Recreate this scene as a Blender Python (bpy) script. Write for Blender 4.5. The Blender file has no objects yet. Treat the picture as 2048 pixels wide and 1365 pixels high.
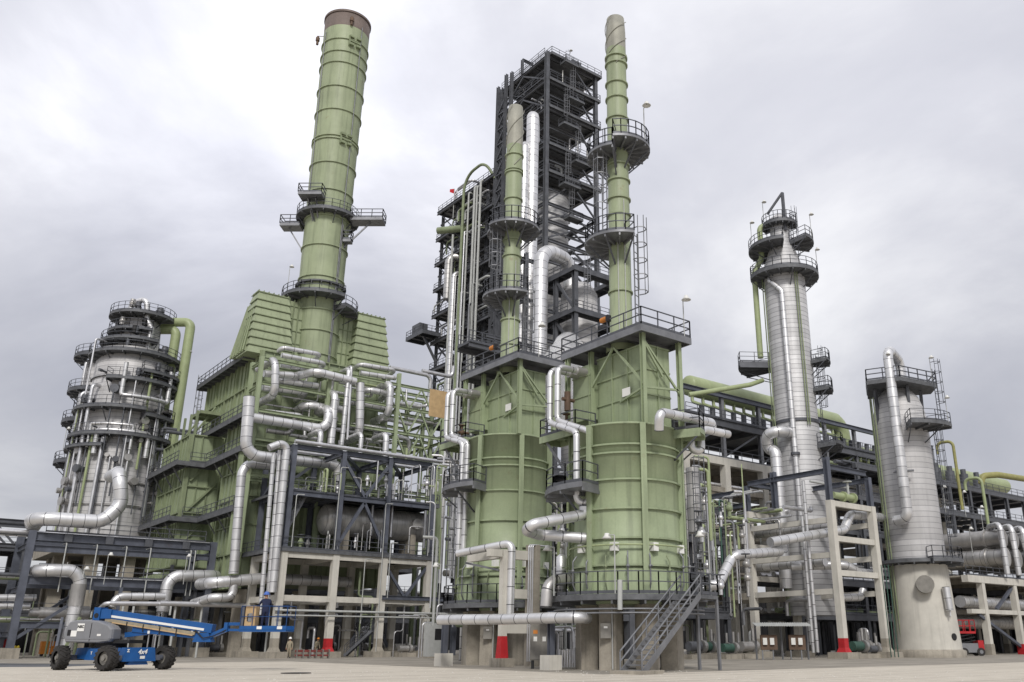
import bpy, math, random
from mathutils import Vector, Matrix
C = bpy.context.scene.collection
SC = bpy.context.scene
R = math.radians
rnd = random.Random(7)
# ---------------------------------------------------------------- camera
F_, PIT, CX, CYY, YAW, CAMH = 1740.0, R(19.1), 1147.0, 682.5, R(51.1), 1.4
cam = bpy.data.objects.new('camera', bpy.data.cameras.new('camera')); C.objects.link(cam)
cam.data.sensor_width = 36; cam.data.lens = F_/2048*36; cam.data.shift_x = (1024-CX)/2048
cam.data.clip_start = .1; cam.data.clip_end = 3000
cam.location = (0, 0, CAMH); cam.rotation_euler = (R(90)+PIT, 0, YAW-R(90))
SC.camera = cam
# ---------------------------------------------------------------- sky, sun, exposure
SUN_EL, SUN_AZ = R(41), R(236)
W = bpy.data.worlds.new('World'); SC.world = W; W.use_nodes = True
def sky():
    nt = W.node_tree; nt.nodes.clear(); N = nt.nodes.new; L = nt.links.new
    out = N('ShaderNodeOutputWorld'); bg = N('ShaderNodeBackground'); bg.inputs[1].default_value = .1
    st = N('ShaderNodeTexSky'); st.sky_type = 'NISHITA'; st.sun_disc = False
    st.sun_elevation = SUN_EL; st.sun_rotation = R(90)-SUN_AZ
    tc = N('ShaderNodeTexCoord'); sep = N('ShaderNodeSeparateXYZ'); L(tc.outputs['Generated'], sep.inputs[0])
    # cloud sheet: project the view direction on a plane overhead
    zc = N('ShaderNodeMath'); zc.operation = 'MAXIMUM'; zc.inputs[1].default_value = 0.0; L(sep.outputs[2], zc.inputs[0])
    za = N('ShaderNodeMath'); za.operation = 'ADD'; za.inputs[1].default_value = .42; L(zc.outputs[0], za.inputs[0])
    dx = N('ShaderNodeMath'); dx.operation = 'DIVIDE'; L(sep.outputs[0], dx.inputs[0]); L(za.outputs[0], dx.inputs[1])
    dy = N('ShaderNodeMath'); dy.operation = 'DIVIDE'; L(sep.outputs[1], dy.inputs[0]); L(za.outputs[0], dy.inputs[1])
    cb = N('ShaderNodeCombineXYZ'); L(dx.outputs[0], cb.inputs[0]); L(dy.outputs[0], cb.inputs[1])
    mp = N('ShaderNodeMapping'); mp.inputs['Rotation'].default_value = (0, 0, R(35)); mp.inputs['Location'].default_value = SKYLOC; mp.inputs['Scale'].default_value = (1.35, 1.5, 1)
    L(cb.outputs[0], mp.inputs[0])
    n1 = N('ShaderNodeTexNoise'); n1.inputs['Scale'].default_value = 1.0; n1.inputs['Detail'].default_value = 9; n1.inputs['Roughness'].default_value = .56; n1.inputs['Distortion'].default_value = .35
    L(mp.outputs[0], n1.inputs['Vector'])
    cr = N('ShaderNodeValToRGB'); L(n1.outputs[0], cr.inputs[0])
    e = cr.color_ramp.elements; e[0].position = .30; e[0].color = (6.0, 6.1, 6.9, 1); e[1].position = .64; e[1].color = (10.6, 10.6, 10.9, 1)
    m = e.new(.47); m.color = (7.6, 7.65, 8.3, 1)
    # thicker, darker cloud low down and on the left
    n2 = N('ShaderNodeMapRange'); n2.inputs[1].default_value = .0; n2.inputs[2].default_value = .52; n2.inputs[3].default_value = .60; n2.inputs[4].default_value = 1.0; n2.clamp = True
    L(sep.outputs[2], n2.inputs[0])
    mu = N('ShaderNodeVectorMath'); mu.operation = 'SCALE'; L(cr.outputs[0], mu.inputs[0]); L(n2.outputs[0], mu.inputs['Scale'])
    mx = N('ShaderNodeMix'); mx.data_type = 'RGBA'; mx.inputs[0].default_value = .93
    # thin, bright breaks in the cloud sheet
    last = mu.outputs[0]
    for d_, inner, outer, amt in (((.12, .86, .50), .997, .945, .15), ((.28, .83, .49), .997, .95, .17), ((.36, .70, .62), .996, .94, .10), ((.68, .53, .51), .995, .92, .05)):
        v_ = Vector(d_).normalized(); dt = N('ShaderNodeVectorMath'); dt.operation = 'DOT_PRODUCT'; dt.inputs[1].default_value = v_; L(tc.outputs['Generated'], dt.inputs[0])
        nd = N('ShaderNodeMath'); nd.operation = 'MULTIPLY_ADD'; nd.inputs[1].default_value = .10; L(n1.outputs[0], nd.inputs[0]); L(dt.outputs['Value'], nd.inputs[2])
        mr = N('ShaderNodeMapRange'); mr.interpolation_type = 'SMOOTHSTEP'; mr.inputs[1].default_value = outer+.05; mr.inputs[2].default_value = inner+.05; mr.inputs[3].default_value = 1.0; mr.inputs[4].default_value = 1.0+amt; L(nd.outputs[0], mr.inputs[0])
        ml = N('ShaderNodeVectorMath'); ml.operation = 'SCALE'; L(last, ml.inputs[0]); L(mr.outputs[0], ml.inputs['Scale']); last = ml.outputs[0]
    L(st.outputs[0], mx.inputs[6]); L(last, mx.inputs[7])
    L(mx.outputs[2], bg.inputs[0]); L(bg.outputs[0], out.inputs[0])
SKYLOC = (3.1, 1.7, 0)
sky()
sl = bpy.data.lights.new('sun', 'SUN'); sl.energy = 2.4; sl.angle = R(12); sl.color = (1, .96, .9)
sun = bpy.data.objects.new('sun', sl); C.objects.link(sun)
sd = Vector((math.cos(SUN_AZ)*math.cos(SUN_EL), math.sin(SUN_AZ)*math.cos(SUN_EL), math.sin(SUN_EL)))
sun.rotation_euler = sd.to_track_quat('Z', 'Y').to_euler()
SC.cycles.volume_bounces = 4
SC.view_settings.view_transform = 'Standard'; SC.view_settings.look = 'None'; SC.view_settings.gamma = 1; SC.view_settings.exposure = 0.0
# ---------------------------------------------------------------- where a sight line meets the site grid
FW = (math.cos(YAW), math.sin(YAW)); RT = (math.sin(YAW), -math.cos(YAW))
def P(px, py, d):
    a = PIT-math.atan((py-CYY)/F_); z = CAMH+d*math.tan(a)
    l = (px-CX)*(d*math.cos(PIT)+(z-CAMH)*math.sin(PIT))/F_
    return Vector((FW[0]*d+RT[0]*l, FW[1]*d+RT[1]*l, z))
def Dp(x, y): return FW[0]*x+FW[1]*y
def Zr(py, x, y): return CAMH+Dp(x, y)*math.tan(PIT-math.atan((py-CYY)/F_))
O3 = Vector((0, 0, CAMH))
def PX(px, py, x0): q = P(px, py, 50.)-O3; return O3+q*(x0/q.x)
def PY(px, py, y0): q = P(px, py, 50.)-O3; return O3+q*(y0/q.y)
def PZ(px, py, z0): q = P(px, py, 50.)-O3; return O3+q*((z0-CAMH)/q.z)
def V(*a): return Vector(a)
# ---------------------------------------------------------------- mesh builder
class MB:
    def __init__(s): s.v = []; s.f = []; s.sm = []; s.al = []
    def add(s, vs, fs, smooth=False, al=None):
        if not vs: return s
        o = len(s.v); s.v += [tuple(v) for v in vs]; s.f += [tuple(i+o for i in f) for f in fs]
        s.sm += [smooth]*len(fs); s.al += (al if al else [0.25]*len(vs)); return s
    def box(s, x0, x1, y0, y1, z0, z1):
        s.add([(x0,y0,z0),(x1,y0,z0),(x1,y1,z0),(x0,y1,z0),(x0,y0,z1),(x1,y0,z1),(x1,y1,z1),(x0,y1,z1)],
              [(3,2,1,0),(4,5,6,7),(0,1,5,4),(1,2,6,5),(2,3,7,6),(3,0,4,7)]); return s
    def hexa(s, b, t):   # bottom four, top four corners
        s.add(list(b)+list(t), [(3,2,1,0),(4,5,6,7),(0,1,5,4),(1,2,6,5),(2,3,7,6),(3,0,4,7)]); return s
    def axes(s, p, q):
        d = (Vector(q)-Vector(p)); L = d.length; d = d/L if L else V(0,0,1)
        u = V(0,0,1).cross(d)
        u = u.normalized() if u.length > 1e-4 else V(1,0,0)
        return d, u, d.cross(u), L
    def bar(s, p, q, w, h=None):
        h = h or w; d, u, n, L = s.axes(p, q); p = Vector(p); q = Vector(q); a = u*w/2; b = n*h/2
        s.add([p-a-b,p+a-b,p+a+b,p-a+b,q-a-b,q+a-b,q+a+b,q-a+b],
              [(3,2,1,0),(4,5,6,7),(0,1,5,4),(1,2,6,5),(2,3,7,6),(3,0,4,7)]); return s
    def ibeam(s, p, q, w, h, t=None, flip=False):
        t = t or w*.12; d, u, n, L = s.axes(p, q); p = Vector(p); q = Vector(q)
        if flip: u, n = n, u
        k = n*(h/2-t/2)
        for o, ww, hh in ((k, w, t), (-k, w, t), (V(0,0,0), t*.8, h-2*t-.004)):
            a = u*ww/2; b = n*hh/2; A = p+o; B = q+o
            s.add([A-a-b,A+a-b,A+a+b,A-a+b,B-a-b,B+a-b,B+a+b,B-a+b],
                  [(3,2,1,0),(4,5,6,7),(0,1,5,4),(1,2,6,5),(2,3,7,6),(3,0,4,7)])
        return s
    def tube(s, p, q, r, n=8, r2=None, cap=True):
        r2 = r if r2 is None else r2; d, u, w, L = s.axes(p, q); p = Vector(p); q = Vector(q); vs = []
        for A, rr in ((p, r), (q, r2)):
            for i in range(n):
                t = 2*math.pi*i/n; vs.append(A+(u*math.cos(t)+w*math.sin(t))*rr)
        s.add(vs, [(i,(i+1)%n,n+(i+1)%n,n+i) for i in range(n)], n > 4, [0.0]*n+[L]*n)
        if cap: s.add(vs[:n], [tuple(range(n-1,-1,-1))]); s.add(vs[n:], [tuple(range(n))])
        return s
    def pipe(s, pts, r, bend=None, n=12, cap=True, seg=6):
        pts = [Vector(p) for p in pts]; bend = bend if bend is not None else r*3
        path = [pts[0]]
        for i in range(1, len(pts)-1):
            a, b, c = pts[i-1], pts[i], pts[i+1]; d1 = (a-b); d2 = (c-b); l1, l2 = d1.length, d2.length
            if l1 < 1e-5 or l2 < 1e-5: continue
            d1 /= l1; d2 /= l2; ang = d1.angle(d2, math.pi)
            if ang > math.pi-.02 or bend < 1e-4: path.append(b); continue
            t = min(bend/math.tan(ang/2), l1*.49, l2*.49); rad = t*math.tan(ang/2)
            cen = b+(d1+d2).normalized()*(rad/math.sin(ang/2)); A = b+d1*t; B = b+d2*t
            va, vb = A-cen, B-cen; th = va.angle(vb)
            m = max(2, int(seg*th/1.57)+1)
            for k in range(m+1):
                f = k/m; w = (va*math.sin((1-f)*th)+vb*math.sin(f*th))/math.sin(th); path.append(cen+w)
        path.append(pts[-1]); d = (path[1]-path[0]).normalized()
        u = d.orthogonal().normalized(); vs = []; al = []; tot = 0
        for i, p in enumerate(path):
            if i: tot += (p-path[i-1]).length
            a = path[max(0,i-1)]; b = path[min(len(path)-1,i+1)]; t = (b-a).normalized() if (b-a).length else d
            u = (u-t*u.dot(t)); u = u.normalized() if u.length > 1e-6 else t.orthogonal().normalized(); w = t.cross(u)
            for k in range(n):
                th = 2*math.pi*k/n; vs.append(p+(u*math.cos(th)+w*math.sin(th))*r); al.append(tot)
        fs = [(i*n+k, i*n+(k+1)%n, (i+1)*n+(k+1)%n, (i+1)*n+k) for i in range(len(path)-1) for k in range(n)]
        s.add(vs, fs, True, al)
        if cap: s.add(vs[:n], [tuple(range(n-1,-1,-1))]); s.add(vs[-n:], [tuple(range(n))])
        return s
    def lathe(s, cx, cy, prof, n=32, a0=0, a1=360, axis='z', smooth=True):   # prof: (r, height) pairs
        full = abs(a1-a0) >= 360; m = n if full else n+1; vs = []; al = []
        for r, z in prof:
            for i in range(m):
                t = R(a0+(a1-a0)*i/n)
                vs.append((cx+r*math.cos(t), cy+r*math.sin(t), z)); al.append(z)
        fs = []
        for j in range(len(prof)-1):
            for i in range(n):
                k = (i+1) % m; fs.append((j*m+i, j*m+k, (j+1)*m+k, (j+1)*m+i))
        s.add(vs, fs, smooth, al); return s
    def ring(s, cx, cy, ri, ro, z0, z1, n=32, a0=0, a1=360):
        s.lathe(cx, cy, [(ri,z0),(ro,z0)], n, a0, a1, smooth=False); s.lathe(cx, cy, [(ro,z0),(ro,z1)], n, a0, a1)
        s.lathe(cx, cy, [(ro,z1),(ri,z1)], n, a0, a1, smooth=False); s.lathe(cx, cy, [(ri,z1),(ri,z0)], n, a0, a1)
        if abs(a1-a0) < 360:
            for a in (a0, a1):
                c_, s_ = math.cos(R(a)), math.sin(R(a))
                s.add([(cx+q*c_, cy+q*s_, z) for q, z in ((ri,z0),(ro,z0),(ro,z1),(ri,z1))], [(0,1,2,3)])
        return s
    def sphere(s, c, r, n=12, sz=1.0):
        vs = []; m = n//2
        for j in range(m+1):
            f = math.pi*j/m
            for i in range(n):
                t = 2*math.pi*i/n; vs.append((c[0]+r*math.sin(f)*math.cos(t), c[1]+r*math.sin(f)*math.sin(t), c[2]+r*sz*math.cos(f)))
        s.add(vs, [(j*n+i,(j+1)*n+i,(j+1)*n+(i+1)%n,j*n+(i+1)%n) for j in range(m) for i in range(n)], True); return s
    def prism(s, poly, z0, z1):
        n = len(poly); s.add([(x,y,z0) for x,y in poly]+[(x,y,z1) for x,y in poly],
            [tuple(range(n-1,-1,-1)), tuple(range(n,2*n))]+[(i,(i+1)%n,n+(i+1)%n,n+i) for i in range(n)]); return s
    def rail(s, pts, h=1.1, step=1.6, r=.03, closed=False, toe=True, gap=None):
        pts = [Vector(p) for p in pts]
        if closed: pts = pts+[pts[0]]
        for a, b in zip(pts, pts[1:]):
            L = (b-a).length
            if L < .01: continue
            for k in (h, h*.55): s.bar(a+V(0,0,k), b+V(0,0,k), r*2, r*2)
            if toe: s.bar(a+V(0,0,.1), b+V(0,0,.1), .02, .16)
            m = max(1, round(L/step))
            for i in range(m+1):
                p = a.lerp(b, i/m); s.bar(p, p+V(0,0,h), r*2, r*2)
        return s
    def arc(s, cx, cy, r, z, a0, a1, n=None):
        n = n or max(3, int(abs(a1-a0)/14)); return [V(cx+r*math.cos(R(a0+(a1-a0)*i/n)), cy+r*math.sin(R(a0+(a1-a0)*i/n)), z) for i in range(n+1)]
    def ladder(s, p, z0, z1, out, cage=True, w=.5, r=.025, rung=.6):
        p = Vector(p); o = Vector((out[0], out[1], 0)).normalized(); t = V(-o.y, o.x, 0)
        for k in (-w/2, w/2):
            q = p+t*k; s.bar((q.x,q.y,z0), (q.x,q.y,z1), r*2.4)
        z = z0+.2
        while z < z1: s.bar((p-t*w/2).xy.to_3d()+V(0,0,z), (p+t*w/2).xy.to_3d()+V(0,0,z), r*1.6); z += rung
        if cage:
            z = z0+2.2; ringpts = [(-.38,0),(-.42,.4),(-.22,.72),(.22,.72),(.42,.4),(.38,0)]
            while z < z1+1:
                q = [p+t*a+o*b for a, b in ringpts]
                for a, b in zip(q, q[1:]): s.bar((a.x,a.y,z), (b.x,b.y,z), r*1.6, r*2.4)
                z += 1.1
            for a, b in ringpts[1:5]:
                q = p+t*a+o*b; s.bar((q.x,q.y,z0+2.2), (q.x,q.y,z1+1), r*1.5)
        return s
    def build(s, name, mat, parent=None, org=None):
        me = bpy.data.meshes.new(name); o0 = Vector((0,0,0))
        if parent is not None:
            q = parent
            while q is not None: o0 = o0+q.location; q = q.parent
        elif org is not None: o0 = Vector(org)
        me.from_pydata([(x-o0.x, y-o0.y, z-o0.z) for x, y, z in s.v], [], s.f)
        me.polygons.foreach_set('use_smooth', s.sm)
        at = me.attributes.new('along', 'FLOAT', 'POINT'); at.data.foreach_set('value', s.al)
        me.materials.append(mat); me.update()
        o = bpy.data.objects.new(name, me); C.objects.link(o)
        if parent is not None: o.parent = parent
        elif org is not None: o.location = org
        return o
def tag(o, label, cat, group=None):
    o['label'] = label; o['category'] = cat
    if group: o['group'] = group
    return o
def thing(name, label, cat, loc, group=None):
    o = bpy.data.objects.new(name, None); o.empty_display_size = .3; C.objects.link(o); o.location = Vector(loc); return tag(o, label, cat, group)
def solo(name, mb, mat, label, cat, group=None):
    xs = [v[0] for v in mb.v]; ys = [v[1] for v in mb.v]; zs = [v[2] for v in mb.v]
    return tag(mb.build(name, mat, None, ((min(xs)+max(xs))/2, (min(ys)+max(ys))/2, min(zs))), label, cat, group)
def struct(name, mb, mat):
    o = mb.build(name, mat); o['kind'] = 'structure'; return o
# ---------------------------------------------------------------- materials
def mat(name, col, rough=.6, metal=0.0, var=.25, scale=1.5, streak=0.0, rust=0.0, bump=0.0, seams=None, bands=None, fine=0.0, spec=.35):
    m = bpy.data.materials.new(name); m.use_nodes = True; nt = m.node_tree; N = nt.nodes.new; L = nt.links.new
    b = nt.nodes['Principled BSDF']; b.inputs['Metallic'].default_value = metal; b.inputs['Specular IOR Level'].default_value = spec
    tc = N('ShaderNodeTexCoord'); ge = N('ShaderNodeNewGeometry')
    def mixc(fac, a, c2, typ='MIX'):
        x = N('ShaderNodeMix'); x.data_type = 'RGBA'; x.blend_type = typ
        if isinstance(fac, float): x.inputs[0].default_value = fac
        else: L(fac, x.inputs[0])
        for i, v in ((6, a), (7, c2)):
            if isinstance(v, tuple): x.inputs[i].default_value = (*v, 1)
            else: L(v, x.inputs[i])
        return x.outputs[2]
    def noise(sc, det=5, vec=None, rg=.6):
        n = N('ShaderNodeTexNoise'); n.inputs['Scale'].default_value = sc; n.inputs['Detail'].default_value = det; n.inputs['Roughness'].default_value = rg
        L(vec or ge.outputs['Position'], n.inputs['Vector']); return n.outputs[0]
    def ramp(x, a, b2):
        r = N('ShaderNodeMapRange'); r.inputs[1].default_value = a; r.inputs[2].default_value = b2; L(x, r.inputs[0]); return r.outputs[0]
    n1 = noise(scale); dk = tuple(c*(1-var) for c in col); lt = tuple(min(1, c*(1+var*.6)) for c in col)
    c = mixc(ramp(n1, .3, .7), dk, lt)
    if streak:
        mp = N('ShaderNodeMapping'); mp.inputs['Scale'].default_value = (2.2, 2.2, .12); L(ge.outputs['Position'], mp.inputs[0])
        sn = noise(1.0, 6, mp.outputs[0]); f = N('ShaderNodeMath'); f.operation = 'MULTIPLY'; f.inputs[1].default_value = streak; L(ramp(sn, .5, .75), f.inputs[0])
        c = mixc(f.outputs[0], c, tuple(x*.45 for x in col))
    if rust:
        rn = noise(.55, 9, None, .75); f = N('ShaderNodeMath'); f.operation = 'MULTIPLY'; f.inputs[1].default_value = rust; L(ramp(rn, .62, .74), f.inputs[0])
        c = mixc(f.outputs[0], c, (.17, .08, .035))
    if fine:
        c = mixc(ramp(noise(9, 4), .35, .7), c, mixc(fine, c, (.02, .02, .02)))
    if seams or bands:
        at = N('ShaderNodeAttribute'); at.attribute_name = 'along'; sp, wd, dark = seams or bands
        dv = N('ShaderNodeMath'); dv.operation = 'DIVIDE'; dv.inputs[1].default_value = sp; L(at.outputs['Fac'], dv.inputs[0])
        fr = N('ShaderNodeMath'); fr.operation = 'FRACT'; L(dv.outputs[0], fr.inputs[0])
        fl = N('ShaderNodeMath'); fl.operation = 'FLOOR'; L(dv.outputs[0], fl.inputs[0])
        wn = N('ShaderNodeTexWhiteNoise'); wn.noise_dimensions = '1D'; L(fl.outputs[0], wn.inputs['W'])
        mm = N('ShaderNodeMapRange'); mm.inputs[3].default_value = .88; mm.inputs[4].default_value = 1.08; L(wn.outputs['Value'], mm.inputs[0])
        vm = N('ShaderNodeVectorMath'); vm.operation = 'SCALE'; L(c, vm.inputs[0]); L(mm.outputs[0], vm.inputs['Scale']); c = vm.outputs[0]
        lt_ = N('ShaderNodeMath'); lt_.operation = 'LESS_THAN'; lt_.inputs[1].default_value = wd/sp; L(fr.outputs[0], lt_.inputs[0])
        c = mixc(lt_.outputs[0], c, dark)
    L(c, b.inputs['Base Color'])
    rr = N('ShaderNodeMapRange'); rr.inputs[3].default_value = max(.05, rough-.1); rr.inputs[4].default_value = min(1, rough+.12); L(noise(scale*2.3), rr.inputs[0]); L(rr.outputs[0], b.inputs['Roughness'])
    if bump:
        bp = N('ShaderNodeBump'); bp.inputs['Strength'].default_value = bump; bp.inputs['Distance'].default_value = .03; L(noise(14, 6), bp.inputs['Height']); L(bp.outputs[0], b.inputs['Normal'])
    return m
M = dict(
 green=mat('green_paint', (.295,.35,.22), .52, 0, .16, .45, .65, .45, fine=.08),
 greend=mat('green_steel_paint', (.225,.265,.16), .55, 0, .2, .8, .3, .25),
 greenl=mat('green_pipe_paint', (.31,.36,.20), .42, 0, .12, 1., .25, .15),
 greenold=mat('chimney_green_paint', (.295,.34,.215), .5, 0, .18, .3, .7, .6),
 alu=mat('aluminium_cladding', (.70,.70,.71), .40, .72, .14, .7, .25, 0, seams=(1.05,.05,(.10,.10,.11))),
 aluo=mat('weathered_aluminium_cladding', (.52,.51,.50), .42, .75, .25, .7, .45, .3, seams=(.9,.05,(.07,.07,.075))),
 alus=mat('small_bore_aluminium', (.62,.62,.64), .38, .75, .18, 1.2, .2),
 clad=mat('column_cladding', (.50,.50,.51), .55, .22, .12, .35, .35, 0, bands=(.54,.05,(.16,.16,.17))),
 cladw=mat('wide_column_cladding', (.50,.495,.50), .56, .2, .14, .3, .4, .2, bands=(.56,.045,(.20,.20,.21))),
 vessel=mat('grey_vessel_cladding', (.42,.41,.40), .4, .6, .3, .6, .4, .5),
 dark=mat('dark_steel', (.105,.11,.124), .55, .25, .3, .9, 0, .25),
 blue=mat('blue_grey_steel', (.11,.12,.15), .5, .25, .3, .9, .25, .2),
 galv=mat('galvanised_steel', (.22,.225,.24), .5, .5, .25, 1.2, 0, .15),
 rail=mat('railing_steel', (.105,.11,.125), .5, .4, .25, 1.5),
 grate=mat('platform_grating', (.135,.14,.15), .6, .35, .3, 1.8, 0, .2),
 conc=mat('concrete', (.34,.31,.26), .85, 0, .25, .9, .7, .25, .25, fine=.15),
 concl=mat('pale_concrete', (.54,.52,.47), .8, 0, .14, .6, .35, .05, .2),
 drum=mat('grey_drum_cladding', (.46,.45,.43), .32, .35, .3, .5, .6, .5, bands=(.6,.03,(.2,.2,.2))), rust=mat('rusty_brown', (.13,.085,.06), .7, .1, .35, 1.2, 0, .5),
 chcap=mat('scorched_chimney_top', (.17,.135,.12), .65, .1, .25, .6, .4, .4),
 capgrey=mat('weathered_stack_tip', (.33,.325,.28), .6, .2, .2, .7, .5, .35),
 red=mat('red_paint', (.42,.02,.025), .5, 0, .2, 1.5),
 dullred=mat('dull_red_paint', (.20,.05,.045), .7, 0, .3, 3), orange=mat('orange_paint', (.55,.20,.035), .5, 0, .25, 2),
 yellow=mat('yellow_paint', (.65,.50,.05), .5, 0, .15, 2),
 ply=mat('plywood', (.47,.33,.18), .7, 0, .18, 3, .15),
 white=mat('white_paint', (.72,.72,.70), .5, 0, .06, 2),
 lbl=mat('lamp_white', (.66,.66,.64), .45, 0, .06, 2),
 lblue=mat('lift_blue_paint', (.014,.085,.27), .35, 0, .14, 1.6, .15),
 navyr=mat('dark_blue_rail_paint', (.012,.05,.16), .45, 0, .15, 2), lgrey=mat('lift_grey_hood', (.20,.205,.22), .4, 0, .08, 1.5, .1),
 rubber=mat('tyre_rubber', (.035,.033,.032), .85, 0, .3, 3),
 black=mat('black_steel', (.018,.018,.02), .6, 0, .3, 2),
 cab=mat('weathered_cabinet_steel', (.24,.23,.21), .5, .3, .2, 2, .3),
 skin=mat('skin', (.38,.21,.14), .6, 0, .08, 6),
 navy=mat('navy_overalls', (.018,.024,.06), .85, 0, .2, 5), khaki=mat('khaki_overalls', (.30,.26,.19), .85, 0, .2, 5),
 hblue=mat('blue_helmet', (.06,.13,.42), .35, 0, .05, 3), hwhite=mat('white_helmet', (.75,.75,.73), .35, 0, .05, 3),
 teal=mat('teal_pipe_paint', (.04,.09,.07), .5, 0, .2, 2),
 ltgrey=mat('light_grey_paint', (.42,.43,.42), .5, 0, .12, 2, .2),
 ylg=mat('yellow_green_pipe', (.27,.26,.10), .5, 0, .2, 2),
 flag=mat('red_flag', (.55,.02,.03), .7), cloth=mat('hair', (.02,.015,.01), .8),
)
# ================================================================ ground
def ground():
    m = bpy.data.materials.new('crushed_stone_ground'); m.use_nodes = True; nt = m.node_tree; N = nt.nodes.new; L = nt.links.new
    b = nt.nodes['Principled BSDF']; b.inputs['Roughness'].default_value = .95; b.inputs['Specular IOR Level'].default_value = .15
    ge = N('ShaderNodeNewGeometry'); cols = []
    for sc, det in ((.05, 5), (.9, 6), (22, 3)):
        n = N('ShaderNodeTexNoise'); n.inputs['Scale'].default_value = sc; n.inputs['Detail'].default_value = det; n.inputs['Roughness'].default_value = .65; L(ge.outputs['Position'], n.inputs['Vector']); cols.append(n.outputs[0])
    cr = N('ShaderNodeValToRGB'); e = cr.color_ramp.elements; e[0].position = .3; e[0].color = (.37,.335,.28,1); e[1].position = .74; e[1].color = (.68,.63,.55,1)
    a = N('ShaderNodeMix'); a.inputs[0].default_value = .55; L(cols[0], a.inputs[2]); L(cols[1], a.inputs[3])
    a2 = N('ShaderNodeMix'); a2.inputs[0].default_value = .35; L(a.outputs[0], a2.inputs[2]); L(cols[2], a2.inputs[3])
    # tyre tracks and damp stains in the gravel
    mp = N('ShaderNodeMapping'); mp.inputs['Rotation'].default_value = (0,0,R(38)); mp.inputs['Scale'].default_value = (.05,1.3,1); L(ge.outputs['Position'], mp.inputs[0])
    tn = N('ShaderNodeTexNoise'); tn.inputs['Scale'].default_value = 1.0; tn.inputs['Detail'].default_value = 6; L(mp.outputs[0], tn.inputs['Vector']); tr = N('ShaderNodeMapRange'); tr.inputs[1].default_value = .52; tr.inputs[2].default_value = .66; tr.inputs[4].default_value = .45; L(tn.outputs[0], tr.inputs[0])
    L(a2.outputs[0], cr.inputs[0]); mk = N('ShaderNodeMix'); mk.data_type = 'RGBA'; mk.inputs[7].default_value = (.25,.225,.19,1); L(tr.outputs[0], mk.inputs[0]); L(cr.outputs[0], mk.inputs[6]); L(mk.outputs[2], b.inputs['Base Color'])
    bp = N('ShaderNodeBump'); bp.inputs['Strength'].default_value = .5; bp.inputs['Distance'].default_value = .03; L(cols[2], bp.inputs['Height']); L(bp.outputs[0], b.inputs['Normal'])
    g = MB(); g.add([(-1200,-1200,0),(1200,-1200,0),(1200,1200,0),(-1200,1200,0)], [(0,1,2,3)]); struct('ground', g, m)
    pad = mat('stained_concrete_paving', (.30,.275,.235), .85, 0, .3, .35, 0, 0, .2, fine=.15)
    s = MB(); s.add([(28,32.5,.004),(150,32.5,.004),(150,160,.004),(28,160,.004)], [(0,1,2,3)]); struct('paving', s, pad)
    s = MB(); s.add([(4,70,.004),(27.9,70,.004),(27.9,160,.004),(4,160,.004)], [(0,1,2,3)]); struct('yard', s, pad)
    asp = mat('dark_asphalt', (.11,.115,.125), .8, 0, .2, .5, 0, 0, .15)
    s = MB(); p = [PZ(-300,1336,.004), PZ(120,1334,.004), PZ(250,1329,.004), PZ(-300,1325,.004)]; s.add(p, [(0,1,2,3)]); struct('road', s, asp)
ground()
# loose stones on the gravel: uncountable, one object
st_ = MB()
for k in range(2600):
    d_ = 14+rnd.random()**1.6*34; q_ = P(rnd.uniform(-100,2150), 1300, d_); s_ = rnd.uniform(.012,.045); a_ = rnd.uniform(0,6.28); c_, z_ = math.cos(a_)*s_, math.sin(a_)*s_
    st_.add([(q_.x+c_,q_.y+z_,.003),(q_.x-z_,q_.y+c_*1.4,.003),(q_.x-c_,q_.y-z_,.003),(q_.x+z_,q_.y-c_,.003),(q_.x+c_*.2,q_.y,s_*.9)], [(0,1,4),(1,2,4),(2,3,4),(3,0,4)])
so_ = st_.build('loose_stones', M['concl']); tag(so_, 'loose pale stones scattered over the gravel yard', 'stones'); so_['kind'] = 'stuff'
# ================================================================ helpers shared by towers
def face_ang(x, y): return math.degrees(math.atan2(y, x))+180     # world angle that looks at the camera
def polar(cx, cy, r, a): return (cx+r*math.cos(R(a)), cy+r*math.sin(R(a)))
def gallery(root, cx, cy, z, ri, ro, a0, a1, brackets=True, th=.22, rail=True, mat_d='grate', n=None, ladder=None):
    """ring platform: deck part with railing and bracket sub-parts"""
    n = n or max(6, int(abs(a1-a0)/9)); closed = abs(a1-a0) >= 360
    d = MB().ring(cx, cy, ri, ro, z-th, z, n, a0, a1)
    m = max(3, int(abs(a1-a0)/22))
    for i in range(m+1):
        a = a0+(a1-a0)*i/m; p = polar(cx, cy, ri, a); q = polar(cx, cy, ro-.05, a); d.bar((*p, z-th-.1), (*q, z-th-.1), .1, .2)
    dk = d.build('platform', M[mat_d], root)
    if rail:
        b = MB(); pts = b.arc(cx, cy, ro-.06, z, a0, a1)
        if not closed: pts = [V(*polar(cx, cy, ri+.1, a0), z)]+pts+[V(*polar(cx, cy, ri+.1, a1), z)]
        b.rail(pts, 1.15, 1.4, .026); b.build('railing', M['rail'], dk)
    if brackets:
        for i in range(0, m+1, 2):
            a = a0+(a1-a0)*i/m; p = polar(cx, cy, ri, a); q = polar(cx, cy, ro-.2, a); MB().bar((*q, z-th-.15), (*p, z-th-1.5), .09).build('bracket', M['rail'], dk)
    return dk
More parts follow.
